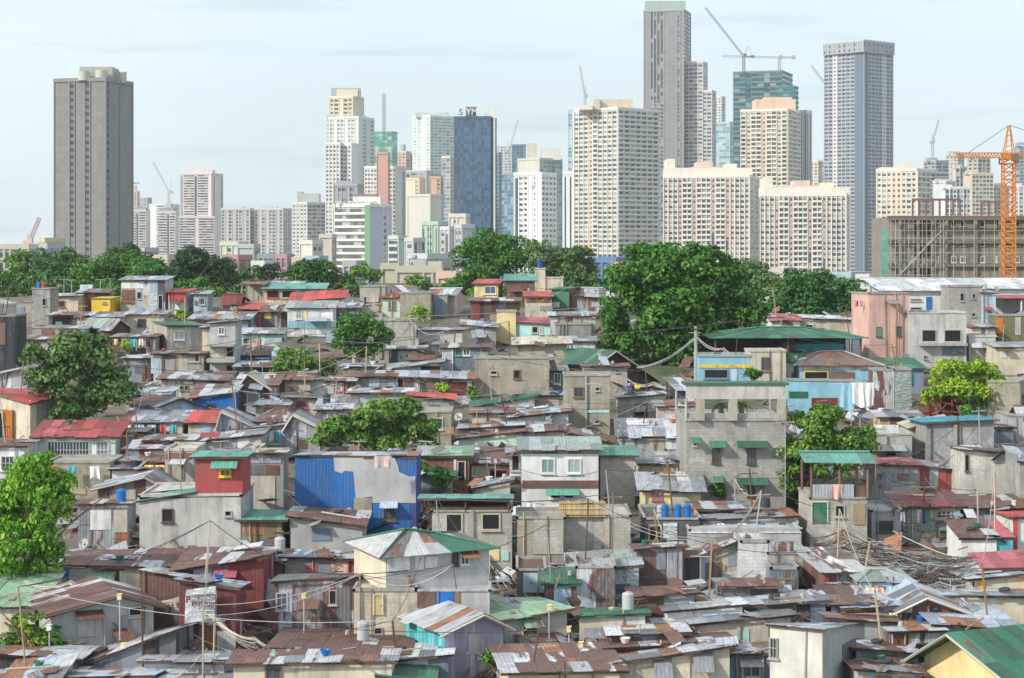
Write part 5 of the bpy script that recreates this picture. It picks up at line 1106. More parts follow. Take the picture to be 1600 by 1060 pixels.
h(805, 864, (496, 497), (503, 507), 532, 'pc:mint', 'S:rose', side=10, ref='mint hut', label='small mint hut with rose-red roof edge beside the yellow wall', feats=(('open', 831, 510, 841, 521, 'cement'), ('win', 843, 509, 849, 523, 'white')))
h(776, 806, 487, 488, 532, 'pc:pyellow', 'P', ref='plain yellow wall house', label='plain pale yellow wall house left of the mint hut', auto=False); h(735, 812, 466, 471, 508, 'pa:dark', 'S:brown', feats=(('pan', 738, 472, 750, 500, 'sr:maroon'),))
h(741, 778, 437, 444, 470, 'pl:pyellow', 'S:red', side=8, ref='red-roofed rooftop room', label='yellowish rooftop room with small red roof beside the dense trees', feats=(('win', 757, 447, 775, 460, 'white'),)); h(791, 835, 429, 439, 470, 'pl:brown', 'S:teal', ref='teal-roofed rooftop room', label='dark rooftop room with a bright teal roof beside the cream stair tower')
h(836, 852, 420, 421, 460, 'pl:cream', 'P', d=2, auto=False, ref='cream stair tower', label='cream stair tower with a dark blue water tank on top'); h(852, 880, 433, 435, 460, 'pl:cream', 'P', d=3, auto=False)
h(862, 889, 449, 452, 490, 'sd:green', 'S:green', side=14, wall2='sd:rred', ref='green and red shed', label='narrow ribbed shed, green in front and red on its side', auto=False, d=3); h(821, 862, 456, 464, 492, 'pl:cream', 'S:red', ref='red-awning block', label='cream block room with a red awning and colourful cloths', feats=(('pan', 822, 466, 860, 473, 'sr:orange'),))
h(860, 930, 488, 494, 535, 'pa:cream', 'S:zinc'); h(868, 924, 504, 508, 545, 'bl:grey', 'P', auto=False); h(862, 930, 526, 534, 556, 'pl:white', 'S:zinc')
# middle back
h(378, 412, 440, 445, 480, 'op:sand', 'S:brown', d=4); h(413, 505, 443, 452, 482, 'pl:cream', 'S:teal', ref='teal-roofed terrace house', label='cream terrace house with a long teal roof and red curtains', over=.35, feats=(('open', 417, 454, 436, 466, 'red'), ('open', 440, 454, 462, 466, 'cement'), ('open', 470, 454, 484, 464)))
h(412, 470, 440, 444, 452, 'pa:dark', 'S:zinc', keep=False); h(453, 537, (458, 453), (472, 466), 490, 'pl:white', 'S:red', ref='slanted red-roofed house', label='house with a low slanted red roof behind the grey-blue roof')
h(449, 520, 471, 482, 520, 'pl:white', 'S:greyteal', ref='sky-blue based house', label='white house with a sky-blue lower wall and wide grey-green roof', feats=(('pan', 451, 502, 519, 514, 'pl:sky'), ('win', 462, 485, 472, 499, 'white'), ('pan', 474, 486, 480, 500, 'pl:pyellow'), ('pan', 484, 485, 500, 499, 'pl:white')))
h(372, 410, 474, 484, 510, 'pl:maroon', 'S:red'); h(408, 450, 478, 488, 510, 'pa:dark', 'S:brown', feats=(('pan', 413, 486, 424, 498, 'pl:yellow'),)); h(520, 560, 474, 482, 500, 'pa:dark', 'S:zblue')
h(562, 602, 447, 449, 486, 'bl:bgrey', 'P', feats=(('open', 568, 463, 578, 476), ('open', 586, 464, 596, 475))); h(598, 626, 462, 466, 492, 'pl:pmint', 'S:red'); h(625, 673, 456, 459, 495, 'bl:sand', 'P', ref='sand block house', label='sand-coloured block house with rooftop clutter near the palm', auto=False)
h(673, 700, 458, 462, 490, 'bl:grey', 'P'); h(577, 650, 495, 502, 568, 'bl:bgrey', 'P', ref='roofless block house', label='roofless weathered block house with a white cloth hung inside', feats=(('open', 590, 524, 600, 545), ('pan', 637, 529, 655, 553, 'pl:lgrey'), ('col', 577, 495, 583, 560), ('col', 592, 490, 597, 560)))
h(655, 722, 513, 516, 565, 'pc:beige', 'S:zinc', side=14, d=4, ref='big plain beige wall house', label='house with one big plain beige wall near the grey dish', auto=False); h(722, 775, (500, 505), (508, 512), 540, 'bl:cement', 'S:zblue')
h(691, 765, 537, 544, 596, 'sh:slate', 'S:drust', ref='slate sheet house', label='slate-grey sheeted house left of the square streaked block building', feats=(('win', 711, 543, 721, 556, 'teal'), ('win', 723, 543, 735, 556, 'white'), ('col', 706, 545, 708, 585, 'pl:white')))
h(602, 690, (570, 560), (578, 566), 596, 'pl:grey', 'S:greyteal', feats=(('open', 656, 571, 690, 580, 'slate'),)); h(535, 592, 569, 573, 594, 'pl:sand', 'S:zinc'); h(608, 662, 540, 546, 566, 'pa:mix', 'S:zlight'); h(640, 700, 556, 563, 580, 'pl:cream', 'S:maroon')
h(545, 622, 580, 589, 616, 'sh:zinc', 'S:brown', over=.4); h(630, 738, (580, 582), (589, 593), 622, 'sr:zinc', 'S:zblue', over=.4, ref='long zinc and wood hut', label='long hut of mixed zinc and brown wood under a silver-blue roof', feats=(('pan', 667, 593, 688, 615, 'wd:brown'), ('win', 659, 595, 666, 610, 'green'), ('pan', 698, 597, 730, 618, 'sh:maroon')))
h(548, 638, 607, 614, 650, 'pl:beige', 'S:zlight', over=.35); h(638, 708, (613, 617), (618, 625), 668, 'bl:cement', 'S:red', d=2.6, over=.2, ref='red-beamed porch', label='mossy block porch under a narrow red roof beam behind the acacia'); h(655, 705, 640, 645, 690, 'bl:sand', 'P')
h(368, 432, 584, 602, 634, 'sr:zinc', 'S:stripe', d=5); h(432, 485, 582, 595, 626, 'pa:cream', 'S:rust'); h(485, 512, 590, 593, 620, 'pl:white', 'S:zinc', feats=(('pan', 486, 594, 510, 599, 'pl:mint'),)); h(512, 552, 588, 596, 622, 'sr:rust', 'S:rust')
h(447, 508, 617, 622, 652, 'pl:beige', 'S:dark', feats=(('win', 463, 626, 480, 638, 'rose'),)); h(495, 545, 624, 640, 656, 'pl:mauve', 'S:zblue'); h(400, 462, 641, 660, 690, 'sh:zinc', 'H:rust', d=6, ref='rust hip roof hut', label='small zinc hut under a rusty four-sided roof left of the acacia')
h(385, 445, (665, 657), (670, 664), 704, 'pl:lgrey', 'S:zinc', side=0, feats=(('win', 417, 673, 438, 694, 'white'),)); h(445, 500, 650, 668, 690, 'sh:zinc', 'A:zinc', apex=(458, 648)); h(400, 448, 626, 634, 650, 'pa:cream', 'S:zinc')
h(738, 835, (628, 612), (636, 620), 645, 'pl:white', 'S:dgreen', d=3, feats=(('pan', 790, 625, 832, 636, 'tp:silver'),)); h(835, 882, 612, 618, 645, 'pl:sand', 'S:zblue'); h(798, 888, (642, 635), (652, 643), 672, 'tp:silver', 'S:zinc', auto=False, ref='silver tarp shack', label='shack wrapped in crumpled silver tarp left of the mossy block tower'); h(738, 800, 638, 646, 660, 'pl:cream', 'S:rust')
h(716, 880, (668, 663), (682, 672), 692, 'pl:beige', 'S:brown', d=5, keep=True); h(880, 960, (664, 684), (674, 694), 706, 'pl:sand', 'S:brown', d=5)
# right side, back
h(1380, 1500, 436, 455, 492, 'pc:white', 'G:white', d=26, ref='white warehouse', label='wide white-roofed warehouse below the unfinished building', feats=(('open', 1422, 467, 1440, 471), ('open', 1422, 480, 1440, 485), ('pan', 1447, 464, 1456, 484, 'pl:blue')), over=.5)
h(1508, 1660, 437, 452, 480, 'pc:white', 'G:white', d=26, ref='farther white warehouse', label='second white warehouse roof running off the right edge', auto=False, over=.5)
h(1358, 1421, 459, 460, 566, 'pc:pink', 'P', side=-28, d=5, ref='pink tower house', label='tall plain pink house with two narrow green windows', feats=(('win', 1369, 511, 1377, 526, 'green'), ('win', 1401, 510, 1409, 525, 'green')))
h(1205, 1330, (490, 495), (496, 500), 520, 'pl:beige', 'S:zlight', d=4); h(1206, 1250, 492, 502, 516, 'pl:white', 'S:redp')
h(1422, 1510, 487, 490, 570, 'pl:stain', 'P', ref='stained concrete house', label='stained grey concrete house with an open plant balcony right of the pink one', feats=(('open', 1440, 515, 1463, 535, 'cement'), ('open', 1475, 515, 1502, 535, 'cement'), ('slab', 1436, 540, 1508, 536), ('pan', 1472, 537, 1508, 556, 'pl:slate'), ('open', 1443, 556, 1448, 561)))
h(1483, 1535, 446, 449, 504, 'bl:cement', 'P', ref='bare block turret', label='bare block turret with plants on top in front of the warehouses', feats=(('open', 1519, 459, 1524, 467), ('open', 1518, 489, 1524, 495), ('open', 1500, 458, 1506, 471)))
h(1535, 1556, 455, 458, 505, 'pl:lblue', 'S:zinc', feats=(('awn', 1536, 480, 1550, 484, 'red'), ('pan', 1538, 489, 1548, 497, 'pl:sky')))
h(1118, 1345, 513, 529, 592, 'op:dwood', 'H:green', d=9, over=.6, ref='green-roofed pavilion', label='long open pavilion under a wide dark green hip roof beside the mango tree'); h(1312, 1345, 528, 530, 560, 'pl:slate', 'P', auto=False, keep=False)
h(1092, 1172, 556, 558, 606, 'pc:sky', 'P', d=5, ref='sky-blue building', label='sky-blue building with a yellow stripe under the pavilion roof', feats=(('pan', 1092, 570, 1172, 575, 'pl:yellow'), ('open', 1100, 577, 1138, 592, 'slate'), ('pan', 1142, 577, 1152, 600, 'pl:lblue')))
h(1172, 1228, 547, 550, 606, 'pl:beige', 'P', feats=(('win', 1189, 558, 1204, 580, 'wood'),)); h(1228, 1258, (549, 549), (564, 572), 590, 'pl:white', 'S:dgreen')
h(1250, 1372, 551, 572, 600, 'pc:sky', 'H:brown', d=7, over=.5, ref='brown hip roof house', label='sky-blue house under a pale-edged brown four-sided roof', feats=(('pan', 1296, 582, 1335, 594, 'pl:brown'), ('open', 1256, 580, 1294, 593, 'yellow'), ('pan', 1248, 571, 1374, 578, 'pl:cream')))
h(1230, 1335, (594, 596), (595, 597), 642, 'pc:sky', 'P', d=2, auto=False, ref='sky-blue long wall', label='long low sky-blue wall with a maroon foot and hanging cables', feats=(('pan', 1268, 622, 1310, 635, 'pl:maroon'), ('pan', 1233, 612, 1262, 622, 'pl:dgreen')))
h(1372, 1443, 560, 576, 596, 'pl:slate', 'S:dgreen', d=6); h(1367, 1397, 577, 580, 640, 'sr:rust', 'P', d=3, ref='rusty sheet tower', label='narrow upright tower of rusty sheets beside the hanging tarp', auto=False); h(1397, 1424, 576, 579, 640, 'tp:tarp', 'P', d=3, ref='grey tarp tower', label='narrow tower wrapped in grey-green crumpled tarp', auto=False)
h(1560, 1640, 492, 494, 535, 'bl:olive', 'P', feats=(('pan', 1586, 496, 1595, 524, 'pl:grey'), ('pan', 1557, 497, 1567, 522, 'pl:orange'))); h(1552, 1640, 462, 467, 494, 'op:white', 'S:redp', ref='far right balcony room', label='open balcony room full of plants under a dark red roof edge at the far right')
h(1519, 1556, 507, 512, 530, 'pl:cream', 'S:zinc'); h(1514, 1556, 525, 527, 568, 'pl:stain', 'P', auto=False); h(1556, 1640, 535, 543, 580, 'pl:cream', 'S:greyteal', feats=(('awn', 1563, 543, 1578, 548, 'rust'), ('pan', 1565, 550, 1573, 560, 'pl:white')))
h(1576, 1640, 588, 594, 612, 'pa:mix', 'S:zblue'); h(1543, 1594, 596, 598, 668, 'bl:sand', 'P', side=10, ref='square block house', label='square sand-coloured block house at the right beside the lime tree', auto=False); h(1578, 1640, 648, 651, 696, 'pc:grey', 'P'); h(1558, 1582, 664, 668, 700, 'sh:slate', 'S:dark')
h(1452, 1524, (606, 602), (612, 606), 655, 'op:maroon', 'S:maroon', d=3, ref='maroon open shed', label='open shed of maroon posts with a teal cloth under the lime tree'); 
h(1447, 1553, (655, 650), (660, 656), 738, 'bl:grey', 'S:bright', d=6, ref='blue-edged block house', label='grey block house with a bright teal-blue roof edge', over=.35, feats=(('col', 1490, 662, 1495, 730, 'pl:cement'),)); h(1506, 1588, (697, 703), (702, 709), 796, 'bl:fade', 'S:dark', ref='pale block house', label='pale bare block house with a thin dark roof near the right edge', feats=(('open', 1508, 711, 1513, 736, 'rust'),), over=.3)
h(1424, 1447, (662, 652), (668, 660), 720, 'pl:sand', 'S:cream', feats=(('win', 1432, 662, 1438, 684, 'brown'),)); h(1350, 1425, 668, 680, 740, 'pl:cement', 'P', feats=(('open', 1384, 700, 1401, 714, 'cement'), ('pan', 1384, 664, 1404, 681, 'pl:white'))); h(1375, 1440, 642, 652, 690, 'wd:pwood', 'S:zinc', d=3)
h(1248, 1292, 738, 744, 770, 'sh:maroon', 'S:rose')
h(1266, 1355, 776, 780, 868, 'bl:bgrey', 'P', d=5, ref='green-doored block house', label='rough block house with a green door panel and a dark window', feats=(('door', 1269, 785, 1292, 817, 'green'), ('open', 1304, 789, 1320, 808, 'cement'), ('pan', 1333, 787, 1352, 820, 'wd:pwood')))
h(1268, 1356, 709, (723, 725), 780, 'op:brown', 'G:teal', d=4, over=.45, auto=False, on='green-doored block house', ref='green-topped balcony', label='open balcony room under a green roof with orange-red posts', feats=(('pan', 1269, 757, 1334, 778, 'sh:zinc'),))
h(1366, 1436, (718, 716), (726, 728), 782, 'sh:zinc', 'S:redp', feats=(('pan', 1367, 728, 1434, 740, 'sh:lblue'), ('pan', 1390, 752, 1432, 770, 'tp:grey'))); h(1436, 1500, (718, 724), (728, 734), 775, 'sh:rred', 'S:zblue', ref='red sheet room', label='red sheeted upper room under a silver slanted roof', feats=(('pan', 1452, 733, 1466, 760, 'sh:zinc'),))
h(1405, 1500, 770, 793, 842, 'tp:tarp', 'S:maroon', d=3.5, over=.3, ref='tarp-wrapped house', label='house wrapped in grey-green tarp with a barred window and orange shutter', feats=(('grill', 1461, 797, 1487, 811, 'cement'), ('pan', 1453, 796, 1460, 811, 'pl:tan'), ('pan', 1444, 795, 1452, 815, 'pl:bright'), ('pan', 1438, 835, 1501, 840, 'pl:cream')))
h(1395, 1500, 838, 841, 886, 'pc:tarp', 'N', d=3, Y=BY['tarp-wrapped house']['Y']-.2, feats=(('door', 1455, 850, 1466, 872, 'black'), ('door', 1477, 850, 1488, 872, 'black'), ('pan', 1489, 851, 1494, 860, 'pl:orange')), ref='grey ground floor', label='grey-green ground floor with two dark doorways under the tarp-wrapped house')
h(1362, 1408, 795, 800, 838, 'pl:grey', 'P'); h(1520, 1640, 774, 794, 814, 'pa:dark', 'S:drust', d=5, ref='wide dark rust roof', label='hut under a wide dark rust roof at the right edge'); h(1502, 1557, 813, 841, 885, 'pc:white', 'S:drust', d=4, auto=False, over=.2, ref='white wall dark roof hut', label='white-walled hut under a plain dark roof beside the tarp house')
h(1557, 1583, 815, 840, 872, 'pl:aqua', 'S:rose', over=.1); h(1582, 1640, 800, 808, 872, 'pc:white', 'S:red', ref='red-edged white house', label='white house with a thick red roof edge and red post at the right edge', feats=(('col', 1583, 808, 1589, 858, 'pc:red'),), auto=False)
h(1540, 1640, (866, 860), (888, 886), 905, 'pl:white', 'S:rose', side=-20, ref='rose-roofed house', label='white house under a broad rose-red roof at the right edge', auto=False); h(1516, 1640, (896, 884), (904, 894), 930, 'pl:cream', 'S:zinc', feats=(('pan', 1530, 904, 1539, 920, 'pl:yellow'), ('open', 1519, 908, 1522, 918))); h(1482, 1640, (923, 922), (930, 931), 962, 'pl:cream', 'S:zblue', auto=False)
h(1085, 1240, (800, 795), (812, 806), 830, 'pl:grey', 'S:zinc', d=4); h(1078, 1252, 826, 830, 862, 'pl:lgrey', 'P', d=4, feats=(('pan', 1078, 829, 1252, 833, 'pl:white'),)); h(1085, 1200, 785, 796, 815, 'pa:dark', 'S:mix')
# front rows
h(1288, 1347, 857, 894, 948, 'sh:rred', 'S:whiter', side=-44, d=4, over=.35, wall2='sr:rust', ref='steep pale-roofed shack', label='red and rusty shack under a steep stained pale roof', auto=False)
h(1347, 1425, 893, 911, 935, 'pl:lblue', 'H:greyteal', d=5); h(1300, 1372, 916, 944, 962, 'pa:rust', 'S:brown', d=5); h(1322, 1420, (930, 927), (950, 946), 966, 'pa:dark', 'S:zblue'); h(1404, 1504, (932, 938), (952, 952), 970, 'sr:rust', 'A:zblue', apex=(1447, 932), d=5); h(1205, 1247, 885, 890, 930, 'sh:slate', 'P')
h(1462, 1585, (942, 944), (975, 982), 1004, 'pl:grey', 'S:zblue', d=6, ref='broad zinc roof', label='broad smooth blue-grey zinc roof above the green gable'); h(1395, 1470, (972, 968), (986, 984), 1010, 'sr:rust', 'S:zlight'); h(1300, 1400, (958, 962), (966, 972), 990, 'pa:dark', 'S:rust', d=3)
h(1444, 1600, (985, 990), (1025, 1062), 1150, 'pc:pyellow', 'A:green', side=230, apex=(1506, 988), d=9, over=.8, ref='green gable house', label='pale yellow gabled house with a large green roof in the bottom right corner', auto=False, wall2='pc:pyellow')
h(1203, 1285, 976, (976, 984), 1120, 'pc:fade', 'S:zinc', side=53, d=5, wall2='pc:grey', ref='white corner house', label='white house with a grey side wall behind the wired pole', feats=(('grill', 1202, 996, 1216, 1028, 'cement'), ('pan', 1316, 1008, 1336, 1040, 'sh:zinc', 's')), over=.15)
h(1338, 1435, (1000, 1005), (1012, 1020), 1060, 'pl:slate', 'S:drust', d=5); h(1340, 1440, (1028, 1034), (1044, 1052), 1110, 'sh:zinc', 'S:rust', d=4)
h(956, 1140, (1018, 995), (1036, 1008), 1110, 'pl:beige', 'S:zinc', d=6, over=.35, ref='beige shuttered house', label='beige house with three propped grey sheet shutters at the bottom', feats=(('awn', 1083, 1018, 1114, 1046, 'zinc'), ('awn', 1022, 1028, 1050, 1056, 'zinc'), ('pan', 1050, 1024, 1078, 1060, 'pl:cream')))
h(795, 968, (1010, 1006), (1050, 1047), 1130, 'pc:cream', 'S:rustwhite', side=-20, d=6, over=.4, ref='rust-streaked roof house', label='cream house under a white roof streaked with rust', auto=False)
h(788, 886, (937, 936), (968, 952), 1030, 'pc:bgrey', 'S:pgreen', side=-50, d=5, over=.35, ref='pale green roofed house', label='grey house under a pale green slanted roof with a small awning', feats=(('door', 817, 980, 838, 1012, 'dwood'), ('awn', 815, 967, 845, 978, 'pgreen')))
h(694, 786, 957, (985, 975), 1060, 'wd:lilac', 'A:stripe', side=-62, d=4.5, apex=(750, 958), over=.35, wall2='wd:aqua', ref='lilac plank shed', label='lilac plank shed with a turquoise side and striped rusty roof', feats=(('pan', 731, 992, 752, 1022, 'pl:lgrey'),))
h(553, 650, 921, 924, 1020, 'bl:cream', 'P', d=4, side=0, auto=False, ref='whitewashed lower storey', label='whitewashed block lower storey with a small yellow door', feats=(('door', 585, 930, 597, 961, 'tan'), ('open', 584, 980, 598, 992, 'cement')))
h(650, 765, 921, 924, 1010, 'pl:lgrey', 'P', d=4, auto=False, feats=(('pan', 681, 921, 709, 950, 'pl:blue'), ('pan', 652, 924, 680, 950, 'wd:brown'), ('pan', 712, 922, 718, 950, 'wd:wood')), Y=BY['whitewashed lower storey']['Y'])
h(603, 764, 833, (872, 857), 925, 'pc:lgrey', 'H:green', side=-52, d=5.5, on='whitewashed lower storey', over=.45, split=(.42, 'whiter'), wall2='pc:cream', ref='jutting upper storey', label='jutting pale upper storey under a half rusty, half green hip roof', auto=False,  # cream left wall paints in the sunlit side, grey front the shaded one
  feats=(('win', 706, 864, 716, 884, 'dwood'), ('win', 719, 866, 733, 883, 'white'), ('awn', 719, 862, 746, 870, 'zinc'), ('pan', 605, 869, 640, 893, 'pl:white'), ('pan', 607, 872, 620, 890, 'tp:grey'), ('pan', 626, 884, 638, 890, 'pl:dblue'), ('pan', 648, 868, 662, 891, 'pl:white'), ('pan', 664, 870, 683, 888, 'pl:white'), ('pan', 665, 872, 681, 878, 'pl:dblue'), ('pan', 649, 870, 654, 877, 'pl:dgrey'), ('pan', 649, 880, 654, 889, 'pl:dgrey'), ('pan', 657, 869, 658, 891, 'pl:dgrey'), ('pan', 660, 869, 661, 891, 'pl:dgrey'), ('pan', 638, 899, 641, 922, 'pl:orange')))
h(517, 553, 870, 873, 922, 'wd:rose', 'S:rust', d=3, keep=False, auto=False, feats=(('pan', 518, 873, 543, 898, 'wd:pink'),)); h(445, 518, 862, 870, 912, 'pa:pinkg', 'S:dblue', feats=(('pan', 497, 882, 519, 900, 'pl:slate'), ('pan', 478, 882, 496, 900, 'pl:rose')))
h(432, 552, (900, 897), (908, 902), 998, 'sr:zinc', 'S:dark', d=4, over=.3, ref='zinc-walled shack', label='tall shack of grey zinc wall sheets with rusty ends', feats=(('pan', 411, 908, 426, 990, 'sr:rust'), ('pan', 527, 918, 548, 985, 'sr:rust'), ('open', 514, 922, 526, 945), ('win', 431, 926, 450, 954, 'zinc')))
h(424, 632, (983, 990), (1012, 1022), 1040, 'pa:dark', 'S:drust', d=8, ref='large dark rust roof', label='large flat dark rust roof in front of the zinc-walled shack', auto=False)
h(365, 612, (1018, 1016), (1037, 1033), 1130, 'pl:cream', 'S:rust', d=2.5, over=.3, ref='ribbed rust roof house', label='cream house under a long ribbed rust roof at the bottom edge', feats=(('win', 414, 1042, 440, 1062, 'brown'),))
h(605, 700, (1006, 1008), (1032, 1022), 1060, 'sh:slate', 'S:zlight', d=5); h(596, 672, (1028, 1030), (1056, 1066), 1110, 'pa:dark', 'S:green', d=5, ref='bottom green roof', label='low hut under a dark green roof at the bottom between rust and lilac')
h(275, 412, 857, (890, 870), 972, 'sh:maroon', 'S:drust', d=6, over=.3, ref='maroon hall', label='tall maroon sheeted hall under a long dark rust roof', feats=(('awn', 335, 890, 371, 899, 'rose'), ('open', 339, 900, 360, 911, 'slate')))
h(98, 290, (862, 858), (883, 888), 940, 'pa:cream', 'S:drust', d=6, over=.3, ref='long dark rust roof', label='long cream-walled row under a dark rust roof left of the maroon hall', feats=(('awn', 136, 893, 182, 903, 'pgreen'), ('win', 144, 903, 163, 918, 'brown'), ('pan', 102, 887, 116, 906, 'pl:white'), ('pan', 125, 885, 135, 910, 'wd:beige'), ('pan', 187, 892, 197, 925, 'pl:cream')))
h(378, 440, (857, 860), (874, 876), 900, 'pl:brown', 'S:brown')
h(221, 280, (888, 894), (892, 902), 992, 'sr:rust', 'S:zinc', d=4, over=.1, ref='rusty sheet wall', label='tall wall hut of orange-rusty sheets left of the white banner', auto=False); h(281, 368, (900, 912), (906, 918), 1025, 'sh:maroon', 'S:zinc', d=4, over=.25, ref='bannered dark hut', label='dark maroon hut with a big white lettered banner', auto=False)
h(82, 240, 927, (957, 942), 1040, 'pc:grey', 'A:drust', side=-30, d=5.5, apex=(186, 929), over=.35, ref='grey gabled house', label='grey gabled house with a rusty roof and shutters at lower left', feats=(('pan', 120, 967, 152, 996, 'pl:lgrey'), ('awn', 117, 955, 161, 966, 'drust'), ('open', 200, 948, 222, 964, 'cement'), ('pan', 185, 962, 205, 986, 'sh:zinc')))
h(120, 275, (1005, 972), (1040, 984), 1060, 'pa:dark', 'S:stripe', d=7, ref='long striped lean-to', label='long slanting striped zinc and rust roof in front of the grey gabled house', auto=False)
h(-40, 54, 895, 947, 975, 'pl:cream', 'S:pgreen', d=6, over=.3, ref='pale green ribbed roof', label='steep pale green ribbed roof cut by the left edge', auto=False)
h(-30, 120, (1010, 1012), (1018, 1030), 1050, 'pa:dark', 'S:stripe', d=4); h(-40, 100, (1036, 1034), (1062, 1066), 1110, 'pl:cream', 'S:zlight', d=7, ref='bottom left zinc roof', label='wide pale zinc roof in the bottom left corner'); h(90, 235, (1044, 1042), (1058, 1054), 1110, 'pa:dark', 'S:zblue', d=5)
h(225, 350, (1018, 1020), (1032, 1034), 1075, 'tp:silver', 'S:zlight', d=4, ref='silver-wrapped hut', label='low hut wrapped in silver sheeting under a pale roof', auto=False); h(225, 372, 1050, 1064, 1120, 'pa:mix', 'S:mix')
h(808, 882, 808, 811, 895, 'bl:sand', 'P', ref='square block stair house', label='square block stair house in the centre', d=4, auto=False, feats=(('pan', 834, 812, 880, 866, 'bl:bgrey'),)); h(882, 985, 805, 808, 880, 'bl:bgrey', 'P', d=5, auto=False, feats=(('col', 943, 808, 952, 870, 'pl:sand'),), ref='long block wall house', label='long bare block house below the bamboo screen')
h(901, 961, 884, 888, 965, 'sr:zlight', 'P', d=4, ref='rust-striped sheet hut', label='upright hut of white and orange-rusty sheets', auto=False); h(852, 901, 888, 912, 950, 'sr:white', 'S:dgreen', d=3, ref='small green roofed lean-to', label='lean-to with a small dark green roof beside the rust-striped hut'); h(808, 852, 886, 892, 935, 'sr:rust', 'P')
h(997, 1068, (852, 850), (858, 853), 928, 'sr:brown', 'S:rust', d=4, ref='brown and zinc shack', label='tall shack of brown and grey sheets under a rusty roof lip', auto=False, feats=(('pan', 1025, 857, 1040, 890, 'sh:zinc'), ('pan', 1042, 856, 1066, 920, 'sh:zinc'))); h(893, 998, (866, 858), (893, 884), 928, 'tp:silver', 'S:greyteal', d=5, auto=False)
h(1158, 1200, (842, 846), 848, 928, 'bl:white', 'P', side=0, d=4, ref='whitish block wall hut', label='whitish block hut right of the long slanted rust roof', auto=False); h(1200, 1262, 862, 866, 928, 'bl:bgrey', 'P', auto=False, feats=(('pan', 1201, 846, 1240, 862, 'sr:zlight'),)); h(1070, 1160, (868, 832), (876, 842), 905, 'pa:mix', 'S:rust', d=4, over=.4, ref='long slanted rust roof', label='long rust roof slanting up to the right above stacked boards')
h(1043, 1160, (940, 932), (954, 944), 980, 'pl:white', 'S:zlight', d=5); h(1085, 1235, (956, 946), (974, 960), 1020, 'pl:beige', 'S:zinc', d=5, feats=(('pan', 1152, 984, 1170, 1014, 'pl:mint'),)); h(956, 1072, (970, 968), (992, 988), 1010, 'pa:dark', 'S:zlight', d=6); h(906, 1008, (953, 950), (962, 958), 985, 'pa:cream', 'S:dgreen', d=3)
h(990, 1085, 918, (934, 926), 950, 'pa:dark', 'S:drust', d=4); h(950, 1140, (1000, 990), (1012, 1000), 1026, 'pa:rust', 'S:drust', d=4); h(1150, 1290, (935, 922), (948, 938), 965, 'pa:dark', 'S:zinc', d=4); h(1130, 1215, 905, 916, 940, 'pa:dark', 'S:rust', d=4); h(1140, 1205, (1010, 1005), (1022, 1020), 1060, 'pa:dark', 'S:zinc', d=4)

h(1225, 1318, 538, 540, 588, 'pl:aqua', 'P', d=2, Y=BY['green-roofed pavilion']['Y']+2.5, keep=False, label='turquoise room inside the green-roofed pavilion', ref='turquoise room')
# custom: beam and posts of the open concrete storey
hh = BY['open concrete storey']; r_ = hh['root']; Yh = hh['Y']; m = MB(); a, b_ = P(1073, 624, Yh-.3), P(1228, 602, Yh-.3); m.box(a, (b_.x-a.x, 0, 0), (0, .8, 0), (0, 0, b_.z-a.z)); e = m.build('beam', plaster('bgrey', .6)); e.parent = r_; e.location = -r_.location
for px in (1094, 1145, 1221): p = P(px, 657, Yh-.2); q = P(px, 623, Yh-.2); m = MB(); m.cbox(p, .55, .5, q.z-p.z); e = m.build('column', plaster('sand', .5)); e.parent = r_; e.location = -r_.location
m = MB(); m.box(b_-Vector((b_.x-a.x+.2, .1, 0)), (b_.x-a.x+.4, 0, 0), (0, 2.2, 0), (0, 0, .14)); e = m.build('roof', sheet('dgreen', .1)); e.parent = r_; e.location = -r_.location
# banner
hb = BY['bannered dark hut']; Yb = hb['Y']-.55; bn = empty('banner', P(313, 970, Yb)); tag(bn, 'white cloth banner hanging on the dark maroon hut', 'banner'); m = MB(); N_ = 10
def bp(u, v): q = P(290+47*u-1.5*v, 916+3*(1-u)*2+53*v-2*u*v, Yb); q.y += .02*math.sin(u*9+v*6)+.015*math.sin(v*13+u*4); return q
for i in range(N_):
    for j in range(N_): m.slab(bp(i/N_, (j+1)/N_), bp((i+1)/N_, (j+1)/N_), bp((i+1)/N_, j/N_), bp(i/N_, j/N_), .01)
m.build('sheet', tarpm((.50, .54, .54)), bn); text('CHEVDFEER', 299, 934, 5.4, Yb-.2, 'dwood', bn, depth=.01, bold=.004); text('P', 290.5, 942, 10.5, Yb-.2, 'maroon', bn, depth=.01, bold=.02); text('remium', 299.5, 947, 9.2, Yb-.2, 'maroon', bn, depth=.01, bold=.012)
# ------------------------------------------------------------------ trees
T = tree
T('dense dark-green tree at the left beside the red-roofed block house', [(125, 560, 62, 42), (160, 612, 52, 48), (95, 598, 55, 38), (60, 560, 32, 26), (118, 640, 45, 30), (150, 545, 30, 28)], 690, 'dull', .30, 1.1, trunk=122, seed=1)
T('bright green drooping tree in the left foreground', [(45, 740, 52, 40), (20, 800, 60, 60), (75, 790, 42, 55), (40, 870, 58, 40), (105, 760, 24, 30), (60, 725, 30, 26), (70, 860, 34, 45)], 960, 'bright', .24, 1.1, trunk=55, droop=.9, seed=2)
T('broad acacia tree with flat spreading crown in the middle', [(600, 650, 62, 26), (540, 668, 48, 24), (650, 672, 42, 28), (585, 682, 60, 24), (510, 688, 32, 16), (665, 700, 22, 26), (630, 640, 40, 20), (570, 655, 40, 22), (600, 690, 50, 18)], 742, 'olive', .24, 1.5, trunk=600, seed=3, clump=.3)
